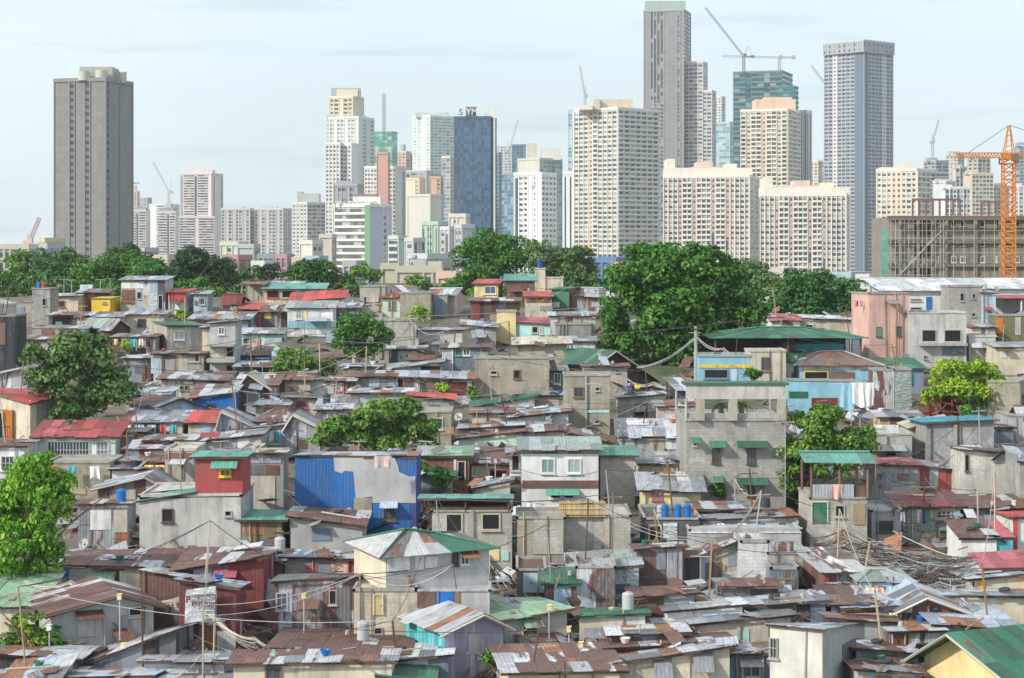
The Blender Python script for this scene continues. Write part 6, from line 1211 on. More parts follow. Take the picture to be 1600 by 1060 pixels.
T('bushy olive-green tree right of the big awninged house', [(1280, 680, 62, 38), (1240, 710, 42, 36), (1320, 705, 44, 34), (1285, 725, 56, 30), (1228, 748, 28, 36), (1262, 655, 40, 24), (1340, 690, 34, 34), (1290, 650, 40, 20)], 800, 'olive', .22, 1.2, trunk=1245, seed=4)
T('lime-green tree above the maroon open shed', [(1485, 585, 36, 26), (1525, 580, 32, 24), (1555, 600, 24, 24), (1505, 610, 46, 26), (1545, 625, 22, 22), (1450, 622, 14, 16)], 668, 'yellow', .26, 1.1, trunk=1505, seed=5)
T('huge dense mango tree, the largest crown in the view', [(1040, 420, 62, 42), (985, 465, 52, 45), (1060, 480, 72, 55), (1120, 440, 48, 40), (1155, 480, 42, 46), (985, 530, 52, 42), (1060, 545, 64, 42), (1115, 515, 50, 45), (955, 500, 28, 40), (1180, 500, 22, 34), (1000, 395, 34, 20), (1090, 400, 46, 24), (1015, 560, 50, 26), (965, 535, 30, 30), (1040, 410, 75, 36), (1000, 430, 55, 45), (1100, 430, 70, 48), (1050, 480, 95, 70)], 569, 'mid', .36, 1.15, trunk=1055, seed=6, clump=.32)
T('round green tree left of the roofless block house', [(555, 510, 38, 28), (590, 525, 26, 28), (530, 530, 20, 22), (568, 545, 36, 20)], 590, 'mid', .27, 1.1, seed=7)
T('fresh green tree in front of the long zinc roofs', [(470, 562, 42, 22), (505, 578, 34, 16), (445, 578, 30, 16), (480, 585, 44, 14)], 612, 'olive', .26, 1.1, seed=8)
T('small yellow-green bush behind the big plain beige wall', [(655, 490, 22, 12), (640, 500, 14, 9)], 520, 'yellow', .28, 1.1, seed=9)
bk = [('tall spreading tree in front of the white towers, right of the hotel', [(765, 385, 44, 26), (740, 405, 34, 24), (800, 402, 40, 28), (770, 425, 46, 22)], 290, 'mid'), ('rounded tree joining the cream tower foot', [(850, 410, 40, 26), (905, 405, 32, 22), (880, 440, 48, 30), (915, 440, 22, 32), (840, 388, 22, 12)], 285, 'dull'),
      ('low bright bushy tree beside the red-roofed rooftop room', [(722, 450, 26, 20), (745, 430, 22, 16)], 268, 'mid'), ('dense tree behind the green and red shed', [(890, 465, 40, 26), (905, 490, 30, 20)], 262, 'deep'),
      ('wide green tree below the tall concrete tower', [(170, 425, 50, 26), (215, 420, 42, 28), (135, 440, 34, 20), (195, 445, 50, 18)], 285, 'mid'), ('rounded tree left of the concrete tower foot', [(85, 408, 44, 18), (60, 430, 38, 22), (110, 425, 34, 20)], 300, 'far'),
      ('dark tree tufts against the concrete tower corner', [(198, 392, 26, 12), (185, 402, 22, 10)], 330, 'dark'), ('pale thin-leaved tree before the white windowed building', [(30, 420, 22, 26), (18, 440, 22, 18)], 300, 'olive'), ('dark tree cut by the left edge behind the block hut', [(0, 455, 22, 34), (8, 480, 26, 22)], 262, 'deep'), ('leafy tree behind the mossy stair tower', [(45, 455, 30, 18), (95, 452, 32, 16)], 275, 'dull'),
      ('green tree behind the tall boarded shack', [(240, 425, 26, 20), (160, 455, 36, 14)], 278, 'mid'), ('tall dark tree behind the red-bannered hut', [(300, 408, 32, 24), (335, 430, 34, 30), (290, 435, 34, 22), (352, 455, 24, 16)], 290, 'dark'), ('mid-green tree at the side of the pinkish tower', [(300, 450, 30, 16), (320, 470, 30, 12)], 268, 'mid'),
      ('pale green tree below the twin balconied blocks', [(390, 432, 26, 16), (380, 448, 22, 12)], 300, 'far'), ('small dark tree above the teal-roofed terrace house', [(425, 425, 18, 14)], 300, 'dark'), ('round dense tree above the slanted red-roofed house', [(490, 425, 40, 20), (460, 435, 28, 16), (520, 445, 32, 22), (545, 460, 20, 22)], 285, 'deep'), ('small ragged tree below the green-edged block', [(565, 425, 22, 12), (585, 432, 14, 10)], 275, 'olive'),
      ('thin tree behind the rooftop clutter of the sand block house', [(650, 440, 20, 9), (668, 450, 12, 9)], 262, 'olive'), ('big dark tree between the mango and the pavilion roof', [(1190, 460, 28, 40), (1175, 430, 26, 26)], 262, 'dull'), ('wide dark tree above the green-roofed pavilion', [(1240, 460, 36, 26), (1285, 462, 36, 26), (1265, 480, 66, 24), (1325, 460, 30, 26), (1225, 485, 40, 18), (1310, 482, 40, 16), (1260, 445, 50, 24)], 235, 'deep'), ('narrow tree beside the pink tower house', [(1330, 470, 22, 26), (1315, 488, 18, 16)], 262, 'deep'), ('tiny far tree between the slab and the mango', [(940, 452, 20, 16)], 270, 'far')]
for i, (lb, lo, Yv, c_) in enumerate(bk): T(lb, [(a, b_-c*.0, c*1.2, d*1.25) for a, b_, c, d in lo], None, c_, .36, 1.0, Y=Yv, seed=20+i, keep=True, group='trees along the far edge of the settlement', clump=.33, bare=(c_ == 'olive'))
for i in range(34):
    px = 10+i*41+rnd.uniform(-12, 12)
    if 560 < px < 690 or 890 < px < 960 or px > 1375: continue
    T('low bushy tree in the green belt behind the houses', [(px, 456+rnd.uniform(-5, 4), rnd.uniform(22, 32), rnd.uniform(11, 17)), (px+14, 462, 20, 10)], None, rnd.choice(['mid', 'deep', 'dull', 'far', 'olive']), .34, .9, Y=257+rnd.uniform(-4, 6), seed=100+i, keep=False, group='low trees of the green belt', name='bushy_tree')
T('leafy garden shrub with yellow blossoms at the lower left', [(40, 975, 36, 22), (60, 1000, 40, 24), (20, 1005, 26, 24), (85, 1015, 26, 16)], 1052, 'olive', .17, .95, name='garden_shrub', cat='shrub', seed=50, keep=True)
T('yellow blossoming bush inside the lower left garden', [(34, 975, 10, 9), (44, 988, 8, 7)], 1060, 'yellow', .13, 1.2, name='flowering_bush', cat='bush', seed=51)
for i, (px, py, rx, ry, yb_, lb) in enumerate(((690, 745, 16, 22, 800, 'small dark tree between the green roof and the blue building'), (655, 730, 18, 12, 790, 'leafy branch mass at the corner of the blue building'), (1120, 765, 14, 14, 806, 'potted climbing plant at the foot of the awninged house'), (505, 625, 14, 8, 650, 'low plant beside the red-framed window'), (690, 605, 12, 9, 640, 'yellow-green pot plants under the silver-blue roof'), (1500, 540, 10, 8, 575, 'green plants on the balcony of the stained concrete house'),
        (1462, 612, 10, 14, 668, 'lime foliage inside the maroon open shed'), (1510, 645, 22, 14, 690, 'green bush in front of the teal cloth'), (195, 540, 9, 12, 580, 'clump of tall grass plants left of the raised beige house'), (280, 492, 18, 8, 520, 'yellow-green creeper below the red-bannered hut'), (1592, 735, 12, 14, 780, 'small tree at the right edge beside the pale block house'), (740, 615, 12, 14, 650, 'scraggly plant at the foot of the streaked block building'),
        (765, 1030, 12, 14, 1085, 'hanging plant with red blossoms beside the lilac shed'), (1175, 583, 16, 10, 620, 'fern-like plants on the sky-blue building terrace'))):
    T(lb, [(px, py, rx, ry), (px+rx*.4, py+ry*.4, rx*.7, ry*.7)], yb_, ['mid', 'olive', 'mid', 'mid', 'yellow', 'mid', 'yellow', 'mid', 'yellow', 'yellow', 'mid', 'olive', 'mid', 'mid'][i], .17, 1.2, name='small_plant', cat='plant', seed=60+i, keep=False)
for i, (px, py, sz, Yv, lb) in enumerate(((1212, 440, 26, 300, 'palm left of the dark tree above the pavilion'), (1300, 432, 24, 300, 'palm behind the red and white mast'), (1320, 440, 24, 290, 'palm right of the red and white mast'), (1345, 438, 22, 295, 'palm beside the warehouse roof'), (690, 488, 20, 236, 'small palm beside the sand block house'), (70, 425, 20, 290, 'palm behind the stair tower'), (190, 450, 18, 270, 'palm behind the yellow hut'), (1338, 470, 20, 250, 'palm beside the pink tower house'), (478, 695, 18, 157, 'small palm at the left end of the blue building'))):
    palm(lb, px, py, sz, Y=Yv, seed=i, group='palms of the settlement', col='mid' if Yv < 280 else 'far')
palm('potted palm in the open concrete storey', 1125, 632, 22, Y=BY['open concrete storey']['Y']+2, seed=31, col='mid', zb=BY['big green-awninged house']['ztop']); palm('feathery palm at the right post of the open concrete storey', 1158, 630, 18, Y=BY['open concrete storey']['Y']+2, seed=32, col='olive', zb=BY['big green-awninged house']['ztop']); palm('leafy palm before the sky-blue building', 1140, 590, 20, Y=193, seed=33, col='mid')
# ------------------------------------------------------------------ tanks, barrels, dishes, lamps
def HY(r, d=0): return BY[r]['Y']+d
tank(61, 441, 451.5, 7, HY('mossy stair tower', 1.2), 'blue', 'blue tank beside the red one on the mossy stair tower'); tank(68, 441, 451.5, 5.5, HY('mossy stair tower', 1.2), 'red', 'red tank beside the blue one on the mossy stair tower')
tank(843.5, 405, 420, 9, HY('cream stair tower', 1), 'dblue', 'dark blue water tank on top of the cream stair tower'); tank(806, 711, 735, 12, 150, 'bright', 'bright blue tank beside the white two-window house')
tank(582, 440, 449, 6, 245, 'blue', 'small blue tank on the grey block roof left of the pale hut'); tank(785, 432, 440, 8, 250, 'blue', 'blue tank behind the teal-roofed rooftop room'); tank(1185, 578, 584, 6, 196, 'dblue', 'small navy tank beside the framed-window beige wall')
for i, px in enumerate((1041, 1058, 1070)): tank(px+i*3-2, 788, 808, 11, HY('dark block base', .6), 'blue', ['leftmost of three blue barrels on the veranda', 'middle one of three blue barrels on the veranda', 'rightmost of three blue barrels on the veranda'][i], 'barrel', 'plastic_barrel', group='blue barrels on the veranda')
tank(1031, 790, 808, 10, HY('dark block base', .6), 'lgrey', 'clear plastic barrel left of the blue barrels', 'barrel', 'plastic_barrel')
for px, py, r_, yb_, lb, az in ((132, 851, 9, 872, 'satellite dish under the white-boarded shack', -.6), (529, 608, 6, 625, 'satellite dish beside the rusty hut behind the acacia', .5), (717, 652, 7, 668, 'satellite dish right of the acacia beside the mossy porch', -.4), (692, 527, 4, 540, 'satellite dish on the plain beige wall house', -.3), (1367, 450, 5, 462, 'grey satellite dish in front of the warehouse', .5), (757, 933, 8, 945, 'satellite dish behind the pale green roofed house', -.5), (1540, 447, 4, 456, 'white satellite dish right of the block turret', -.2), (1557, 452, 4, 460, 'second white dish right of the block turret, nearer the edge', .3), (805, 533, 5, 545, 'satellite dish left of the pale-roofed sand house', .2), (545, 800, 6, 815, 'satellite dish at the roof end below the blue building', -.5)):
    Yd = Yof(yb_+35) if yb_ > 500 else 232; dish(px, py, r_, Yd, lb, az)
for px, py, y1, yb_, lb, c_ in ((187, 937, 1000, 1050, 'leaning lamp on the grey gabled house', 'pyellow'), (77, 985, 1032, 1062, 'pale-topped pole in the lower left garden', 'white'), (193, 1014, 1060, 1075, 'yellow meter box pole before the long striped lean-to', 'pyellow'), (475, 936, 1000, 1030, 'yellow box on a pole before the zinc-walled shack', 'pyellow'), (858, 954, 1002, 1036, 'yellow box on the grey wall of the pale green roofed house', 'pyellow'), (955, 958, 985, 1010, 'yellow box left of the white plastic bag pole', 'pyellow'),
        (889, 988, 1020, 1045, 'yellow box at the corner of the pale green roofed house', 'pyellow'), (908, 1012, 1056, 1090, 'yellow box pole above the rust-streaked roof', 'pyellow'), (1019, 993, 1010, 1040, 'yellow box among the cables above the beige shuttered house', 'pyellow'), (972, 962, 985, 1012, 'pale box on a short pole right of the yellow one', 'white'), (1506, 940, 955, 985, 'yellow box beside the broad zinc roof', 'pyellow'), (774, 724, 748, 790, 'white globe on a pole by the brick-brown roof', 'white'),
        (1563, 826, 838, 860, 'pale box on the rose-red roof panel', 'pyellow'), (1584, 790, 815, 850, 'small white lamp near the red-edged white house', 'white')):
    poletop(px, py, y1, Yof(yb_), lb, c_, group='boxes and lamps on poles')
for i, (px, py, y1, yb_) in enumerate(((157, 437, 462, 485), (172, 436, 462, 486), (100, 437, 462, 490), (112, 438, 462, 491), (1086, 520, 560, 600), (665, 690, 716, 760), (1000, 975, 1020, 1060), (850, 1010, 1040, 1085), (1450, 880, 915, 950), (1485, 905, 930, 965), (1330, 640, 690, 730), (1227, 660, 790, 820), (925, 600, 640, 700), (560, 690, 710, 760), (410, 560, 590, 620), (245, 1000, 1060, 1080), (1095, 870, 905, 940), (1243, 940, 975, 1010), (560, 500, 565, 590), (610, 500, 560, 590), (1310, 600, 650, 690), (700, 880, 925, 960), (345, 690, 720, 770), (745, 640, 662, 700))):
    antenna(px, py, y1, Yof(yb_), 'thin television aerial standing on a settlement roof')
# poles
def pole(px, y0, y1, Y, r, label, c='cement', name='utility_pole', cat='utility pole'):
    m = MB(); m.path([P(px+1, y1, Y), P(px, y0, Y)], r, 8, r1=r*.75); o = thing_at(name, P(px, y1, Y), label, cat); m.build('post', plaster(c, .3), o); k = MB(); p = P(px, y0+4, Y); k.box(p+Vector((-.5, -.2, 0)), (1.0, 0, 0), (0, .12, 0), (0, 0, .1)); k.build('crossarm', boards('dwood'), o); return o
pole(1087, 511, 604, 183, .19, 'concrete utility pole in front of the mango tree'); pole(692, 782, 850, 133, .16, 'cable-laden wooden pole right of the blue building', 'sand'); pole(1249, 958, 1075, 103, .12, 'thin wired pole before the white corner house', 'wood'); pole(1344, 640, 720, 158, .11, 'dark slim pole behind the green-topped balcony', 'slate')
pole(553, 498, 575, 196, .22, 'bare concrete post before the round green tree', 'bgrey'); pole(594, 490, 552, 205, .12, 'slim concrete post at the roofless block house', 'beige'); pole(1367, 855, 915, 118, .07, 'rusty post among the cable mass', 'brown', 'post', 'post'); pole(442, 830, 905, 121, .06, 'thin grey post beside the teal-roofed olive hut', 'grey', 'post', 'post')
# cables
def Yc(yb_): return Yof(yb_)
cable([(996, 575, 178), (1087, 527, 182.7)], 'thick cable bundle rising left to the concrete utility pole', .03, .6, 'thick cables at the concrete pole', 'cement', 5, .06, 'cable_bundle', 'cable bundle'); cable([(1089, 527, 182.7), (1130, 545, 182), (1172, 558, 181)], 'thick cable bundle falling right from the concrete utility pole', .03, .4, 'thick cables at the concrete pole', 'cement', 5, .07, 'cable_bundle', 'cable bundle')
cable([(980, 592, 175), (1020, 598, 174), (1074, 602, 172)], 'pale cable bundle over the people on the terrace roof', .03, .4, None, 'cement', 5, .07, 'cable_bundle', 'cable bundle')
cable([(38, 908, 108), (110, 912, 107), (180, 930, 106), (285, 935, 104), (330, 962, 102), (400, 1000, 99), (470, 1012, 97)], 'pale cable bundle crossing from the pale green roof past the banner', .018, .35, None, 'beige', 7, .06, 'cable_bundle', 'cable bundle')
cable([(340, 965, 102), (400, 1012, 99), (450, 1060, 97)], 'loose cables drooping to the ribbed rust roof', .010, .3, None, 'cement', 7, .12, 'cable_bundle', 'cable bundle')
G_ = 'thin wires strung over the roofs'
for i, (a, b_) in enumerate((((440, 765, 130), (692, 800, 133)), ((437, 760, 128), (590, 850, 120)), ((450, 800, 126), (690, 790, 133)), ((640, 812, 135), (692, 788, 133)), ((575, 835, 126), (692, 795, 133)), ((692, 788, 133), (640, 850, 122)), ((692, 790, 133), (560, 870, 120)), ((692, 790, 133), (740, 850, 122)), ((692, 786, 133), (770, 870, 118)), ((692, 790, 133), (650, 870, 120)), ((370, 840, 120), (560, 860, 118)),
      ((765, 880, 118), (860, 960, 108)), ((770, 885, 118), (900, 960, 108)), ((780, 890, 116), (880, 1000, 105)), ((800, 905, 114), (930, 985, 104)), ((795, 895, 115), (905, 1010, 102)), ((860, 1000, 104), (1150, 985, 105)), ((885, 940, 108), (1020, 1000, 102)), ((900, 990, 104), (1180, 1000, 104)), ((930, 880, 116), (1010, 960, 107)), ((1150, 985, 104), (1249, 962, 103)),
      ((1249, 960, 103), (1200, 1080, 96)), ((1249, 962, 103), (1185, 1060, 96)), ((1249, 960, 103), (1215, 1075, 95)), ((1249, 965, 103), (1170, 1050, 97)), ((1249, 962, 103), (1330, 1000, 101)), ((1249, 962, 103), (1290, 1060, 98)), ((1249, 960, 103), (1360, 905, 112)), ((1249, 962, 103), (1110, 990, 104)), ((1249, 962, 103), (1060, 1010, 103)), ((1249, 962, 103), (1320, 870, 118)), ((1249, 961, 103), (1230, 1070, 95)), ((1249, 961, 103), (1400, 960, 107)),
      ((1344, 650, 158), (1240, 720, 150)), ((1260, 620, 175), (1335, 590, 180)), ((1262, 624, 175), (1335, 597, 180)), ((1265, 628, 175), (1335, 604, 180)), ((1190, 575, 190), (1375, 590, 180)), ((620, 870, 118), (635, 1000, 108)), ((1227, 560, 190), (1367, 590, 182)), ((1500, 815, 128), (1560, 850, 122)), ((1400, 790, 132), (1560, 800, 128)), ((1395, 830, 124), (1640, 900, 112)), ((1500, 860, 120), (1640, 880, 118)), ((560, 500, 205), (640, 540, 200)), ((735, 900, 112), (800, 1000, 102)), ((765, 870, 118), (765, 960, 108)), ((0, 850, 113), (130, 870, 112)), ((300, 990, 101), (480, 1015, 97)), ((840, 870, 118), (1000, 1000, 104)))):
    cable([a, b_], 'thin overhead wire strung between settlement roofs', .020, rnd.uniform(.2, .7), G_, rnd.choice(['grey', 'beige', 'dgrey']))
# the great cable mass at the right
for k in range(60):
    y0 = rnd.uniform(832, 870) if k < 18 else rnd.uniform(850, 915); x0 = rnd.uniform(1262, 1330) if k < 18 else rnd.uniform(1340, 1400); x1 = rnd.uniform(1500, 1530); y1 = rnd.uniform(868, 930)
    Y0 = 122-(y0-832)*.11; cable([(x0, y0+rnd.uniform(-4, 4), Y0), ((x0*.65+x1*.35), y0+(y1-y0)*.25+rnd.uniform(-4, 4), Y0-.8+rnd.uniform(-.5, .5)), ((x0+x1*2)/3, (y0+y1*2)/3+rnd.uniform(-3, 3), Y0-1.5), (x1, y1, Y0-2)], 'long cable strand in the great tangled cable mass', .017, rnd.uniform(.05, .25), 'great tangled cable mass at the right', rnd.choice(['cement', 'dgrey', 'dwood', 'dwood', 'grey', 'dgrey', 'char']), 3, .10)
for k in range(26):
    x0, x1 = 1312+rnd.uniform(-45, 10), 1318+rnd.uniform(-8, 75); cable([(x0, rnd.uniform(840, 866), 119.5), (rnd.uniform(1300, 1335), rnd.uniform(824, 850), 119.5), (x1, rnd.uniform(845, 868), 119.5)], 'stick-like cable end in the heap behind the steep pale-roofed shack',   .03, .12, 'heap of cut cables and sticks', rnd.choice(['cement', 'sand', 'dwood', 'wood']))
# ------------------------------------------------------------------ washing, cloths, screens
for i, (a, b_, c_, d_, yb_, cl, lb) in enumerate(((455, 883, 461, 900, 912, 'yellow', 'yellow shirt on the washing line left of the jutting storey'), (466, 885, 471, 901, 912, 'white', 'white shirt on the washing line right of the yellow one'), (472, 884, 478, 902, 912, 'lblue', 'pale blue shirt at the end of the washing line'), (440, 886, 446, 900, 912, 'maroon', 'dark red cloth at the start of the washing line'), (448, 885, 453, 899, 912, 'slate', 'dark shirt left of the yellow shirt'),
    (1299, 757, 1317, 779, 865, 'pink', 'pink towel over the low grey balcony wall'), (1312, 600, 1330, 640, 655, 'sky', 'pale blue sheet hung under the sky-blue wall'), (1328, 598, 1348, 634, 655, 'white', 'white sheet hung left of the rusty sheet tower'), (1349, 598, 1366, 638, 655, 'white', 'patterned white sheet touching the rusty sheet tower'), (1424, 582, 1430, 604, 640, 'sky', 'bright blue cloth beside the grey tarp tower'), (1515, 604, 1524, 648, 656, 'aqua', 'teal cloth hanging from the maroon open shed'),
    (585, 713, 612, 731, 850, 'ppink', 'brownish cloth draped over the top of the blue building'), (600, 503, 640, 513, 520, 'white', 'long white cloth in the roofless block house'), (1407, 800, 1413, 815, 850, 'lilac', 'lilac trousers on the line of the tarp house'), (1433, 797, 1439, 816, 850, 'lilac', 'pale shirt on the line of the tarp house'), (1441, 797, 1446, 818, 850, 'char', 'black trousers on the line of the tarp house'), (1394, 795, 1401, 808, 850, 'dgrey', 'dark shirt at the left end of the tarp house line'),
    (247, 562, 254, 582, 600, 'red', 'red cloth below the raised beige box house'), (239, 562, 246, 582, 600, 'lblue', 'blue and white cloth left of the red one'), (1558, 498, 1567, 522, 536, 'orange', 'coral red cloth hanging at the far right balcony'), (70, 535, 90, 544, 560, 'ppink', 'pale pink sheet behind the dense left tree'), (48, 531, 62, 540, 560, 'white', 'white sheet left of the pale pink sheet'), (1337, 470, 1341, 479, 566, 'rose', 'rose cloth on the pink house balcony'), (1344, 470, 1349, 480, 566, 'lilac', 'lilac cloth on the pink house balcony'), (1352, 468, 1356, 478, 566, 'rred', 'dark red cloth on the pink house balcony'),
    (957, 792, 975, 803, 820, 'dblue', 'navy umbrella-like cloth beside the bamboo screen'), (1170, 784, 1188, 793, 806, 'white', 'white and navy washing heap by the awninged house'), (1188, 782, 1203, 794, 806, 'dblue', 'navy washing by the foot of the awninged house'), (820, 786, 836, 796, 812, 'white', 'white cloth on the terrace left of the bamboo screen'), (100, 890, 108, 906, 940, 'blue', 'blue patterned cloth at the left end of the cream row'), (838, 466, 858, 474, 495, 'rose', 'red patterned cloth under the red awning'), (125, 445, 145, 453, 470, 'lblue', 'pale blue washing on the roof above the yellow hut'),
    (1366, 664, 1384, 682, 700, 'white', 'white sheet over the grey wall right of the bushy tree'), (66, 1032, 100, 1040, 1056, 'blue', 'blue tarpaulin edge above the bottom left zinc roof'))):
    cloth(a, b_, c_, d_, Yof(yb_)-1.2 if lb[:10] != 'pink towel' else HY('green-doored block house', -.15), cl, lb)
m = MB(); Yb = HY('long block wall house', -.25); a, b_ = P(873, 808, Yb), P(946, 783, Yb); n = 26
for i in range(n): m.tube(Vector((a.x+(b_.x-a.x)*(i+.5)/n, Yb, a.z)), Vector((a.x+(b_.x-a.x)*(i+.5)/n, Yb, b_.z+rnd.uniform(-.05, .05))), (b_.x-a.x)/n*.46, n=5)
for q in (.15, .5, .85): z = a.z+(b_.z-a.z)*q; m.box((a.x, Yb-.1, z), (b_.x-a.x, 0, 0), (0, .04, 0), (0, 0, .05))
tag(m.build('bamboo_screen', boards('tan', .4)), 'tan bamboo screen on the block house roof below the white house', 'screen')
# ------------------------------------------------------------------ people on the terrace roof
def person(px, py, s_px, Y, shirt, hair, label, lean=0.0):
    k = s_px/F*Y; o = thing_at('person', P(px, py, Y), label, 'person'); c = o.location.copy(); V = []; E = []; Rr = []
    J = dict(pel=(0, 0, .18, .17), ch=(lean*.1, .02, .62, .19), nk=(lean*.14, -.02, .80, .07), hd=(lean*.16, -.05, .98, .125), sl=(-.2, 0, .74, .08), el=(-.27, -.12, .50, .06), hl=(-.12, -.36, .42, .04), sr=(.2, 0, .74, .08), er=(.27, -.12, .50, .06), hr=(.12, -.36, .42, .04), kl=(-.16, -.45, .38, .09), al=(-.15, -.50, .02, .055), fl=(-.15, -.66, -.02, .045), kr=(.16, -.45, .38, .09), ar=(.15, -.50, .02, .055), fr=(.15, -.66, -.02, .045))
    nm = list(J); E = [('pel', 'ch'), ('ch', 'nk'), ('nk', 'hd'), ('ch', 'sl'), ('sl', 'el'), ('el', 'hl'), ('ch', 'sr'), ('sr', 'er'), ('er', 'hr'), ('pel', 'kl'), ('kl', 'al'), ('al', 'fl'), ('pel', 'kr'), ('kr', 'ar'), ('ar', 'fr')]
    def sk(name, keys, extra, mat, par):
        ks = [q for q in nm if q in keys]; me = bpy.data.meshes.new(name); me.from_pydata([tuple(Vector(J[q][:3])*k) for q in ks], [(ks.index(a), ks.index(b_)) for a, b_ in E if a in ks and b_ in ks], []); ob = bpy.data.objects.new(name, me); COL.objects.link(ob); ob.parent = par
        mod = ob.modifiers.new('Skin', 'SKIN'); sv_ = me.skin_vertices[0].data
        for i, q in enumerate(ks): sv_[i].radius = ((J[q][3]+extra)*k,)*2
        sv_[0].use_root = True; sb_ = ob.modifiers.new('Sub', 'SUBSURF'); sb_.levels = 1; sb_.render_levels = 2; me.materials.append(mat); return ob
    b_ = sk('body', nm, 0, plain((.36, .20, .13), .6, .02), o); sk('shirt', ['pel', 'ch', 'sl', 'el', 'sr', 'er'], .025, plain(shirt, .9, .02), o); sk('trousers', ['pel', 'kl', 'al', 'kr', 'ar'], .022, plain('char', .9, .02), o)
    m = MB(); n = 10; hc = c+Vector((J['hd'][0], J['hd'][1], J['hd'][2]+.02))*k
    for i in range(4):
        for j in range(n):
            f = lambda i, j: hc+Vector((math.cos(2*math.pi*j/n)*math.cos(i*.39), math.sin(2*math.pi*j/n)*math.cos(i*.39)+.12, math.sin(i*.39)*1.05))*.145*k
            m.quad(f(i, j), f(i, j+1), f(i+1, j+1), f(i+1, j))
    m.build('hair', plain(hair, .9, .02), o, True)
person(996, 614, 15, 170.5, 'yellow', 'black', 'person in a yellow shirt sitting on the terrace roof edge'); person(983, 615, 14, 170.8, 'dblue', 'cream', 'person with a pale cap and dark shirt sitting left of the yellow-shirted one')
# ------------------------------------------------------------------ filler shacks where the hillside would otherwise lie bare
GX, GY, GS = 420, 340, 4
own = np.full((GY, GX), 1e9)
def cells(x0, y0, x1, y1): return slice(max(0, int(y0/GS)), max(0, int(math.ceil(y1/GS)))), slice(max(0, int(x0/GS)), max(0, int(math.ceil(x1/GS))))
def stamp(x0, y0, x1, y1, Y): s = cells(x0, y0, x1, y1); own[s] = np.minimum(own[s], Y)
for q in HOUSES: stamp(min(q['x0'], q['x0']+min(q['side'], 0))-3, q['yr'], max(q['x1'], q['x1']+max(q['side'], 0))+3, q['yb'], q['Y'])
for lo, Yt in TREES:
    for px, py, rx, ry in lo:
        if Yt > 250: stamp(px-rx*.9, py-ry*.9, px+rx*.9, min(py+ry*.3, 452), Yt); continue
        stamp(px-rx*.92, py-ry*.9, px+rx*.92, py+ry*.92, Yt)
own[:int(440/GS), :] = np.minimum(own[:int(440/GS), :], 1e7); stamp(1190, 430, 1352, 492, 190); stamp(1345, 850, 1512, 925, 119); stamp(1265, 828, 1345, 868, 119.5)
authored = list(HOUSES)
wb = random.Random(33)
for q in authored:
    if not q['ref'] or wb.random() < .35: wallbits(q, wb)
fr = random.Random(21); nfill = 0
WC = ['pa:mix', 'pa:mix', 'pa:white', 'pa:dark', 'pa:wood', 'pa:rust', 'tp:silver', 'sr:zlight', 'sr:zinc', 'pa:mix', 'pa:white', 'pa:cream', 'pa:dark', 'pa:wood', 'pl:beige', 'pl:bgrey', 'pl:cream', 'pl:lgrey', 'pl:grey', 'bl:bgrey', 'bl:sand', 'bl:cement', 'sr:zinc', 'sh:zinc', 'wd:brown', 'wd:wood', 'pl:pmint', 'pl:ppink', 'pl:lblue', 'sr:rust', 'pa:pinkg']
RC = ['zinc']*8+['zblue']*6+['zlight']*6+['rust']*4+['drust']*2+['mix']*6+['stripe']*3+['brown']*2+['dark']*2+['maroon', 'whiter', 'whiter', 'red', 'dgreen', 'greyteal', 'pgreen', 'teal', 'redp', 'rustwhite', 'cream']
cand = []
for k in range(5200): cand.append((fr.uniform(-50, 1650), fr.uniform(470, 1150)))
for (px, yb) in cand:
    if nfill >= 320: break
    Y = Yof(yb); s = F/Y; w = fr.choice([fr.uniform(1.6, 2.8), fr.uniform(2.6, 5.4)])*s; hgt = fr.uniform(1.9, 2.9); two = fr.random() < .42; hgt += fr.uniform(1.6, 2.8) if two else 0; w *= .62 if two else 1; ye = pyat(gz(Y)+hgt, Y); rise = fr.uniform(.35, 1.25); dd = fr.uniform(3, 4.6)
    yr = pyat(gz(Y+dd)+ (gz(Y)-gz(Y+dd)) + hgt+rise, Y+dd); x0, x1 = px-w/2, px+w/2
    sl = cells(x0, yr, x1, yb-4); o_ = own[sl]
    if o_.size == 0 or sl[0].start >= GY or x1 < 0 or x0 > 1600: continue
    viol = np.mean((o_ < 1e8) & (o_ > Y+.5)); gain = np.mean(o_ > 1e8)
    if viol > (.09 if two else .05) or gain < .22: continue
    t = fr.uniform(-.45, .45)*s*.7; kind = fr.choice(['S', 'S', 'S', 'S', 'A', 'G']); side = fr.choice([0, 0, 1, -1])*fr.uniform(.4, 1.2)*s
    kw = dict(side=side, d=dd, cat='shack', filler=True, Y=Y, over=fr.uniform(.2, .45))
    if kind == 'A': kw['apex'] = (fr.uniform(x0+.35*w, x1-.35*w), ye-fr.uniform(.6, 1.0)*s)
    wl = fr.choice(WC) if not two else fr.choice(['bl:bgrey', 'bl:sand', 'bl:cement', 'bl:grey', 'pl:bgrey', 'pl:lgrey', 'pa:mix', 'sh:zinc', 'pl:cream'])
    if two and fr.random() < .35: kind = 'P'
    rnd.seed(nfill*17+3)
    house(x0, x1, (yr+t, yr-t), (ye+t, ye-t), yb-3, wl, kind+':'+fr.choice(RC), **kw)
    wallbits(HOUSES[-1], wb)
    stamp(x0-2, yr, x1+2, yb-2, Y); nfill += 1
print('FILL', nfill, 'authored', len(authored))
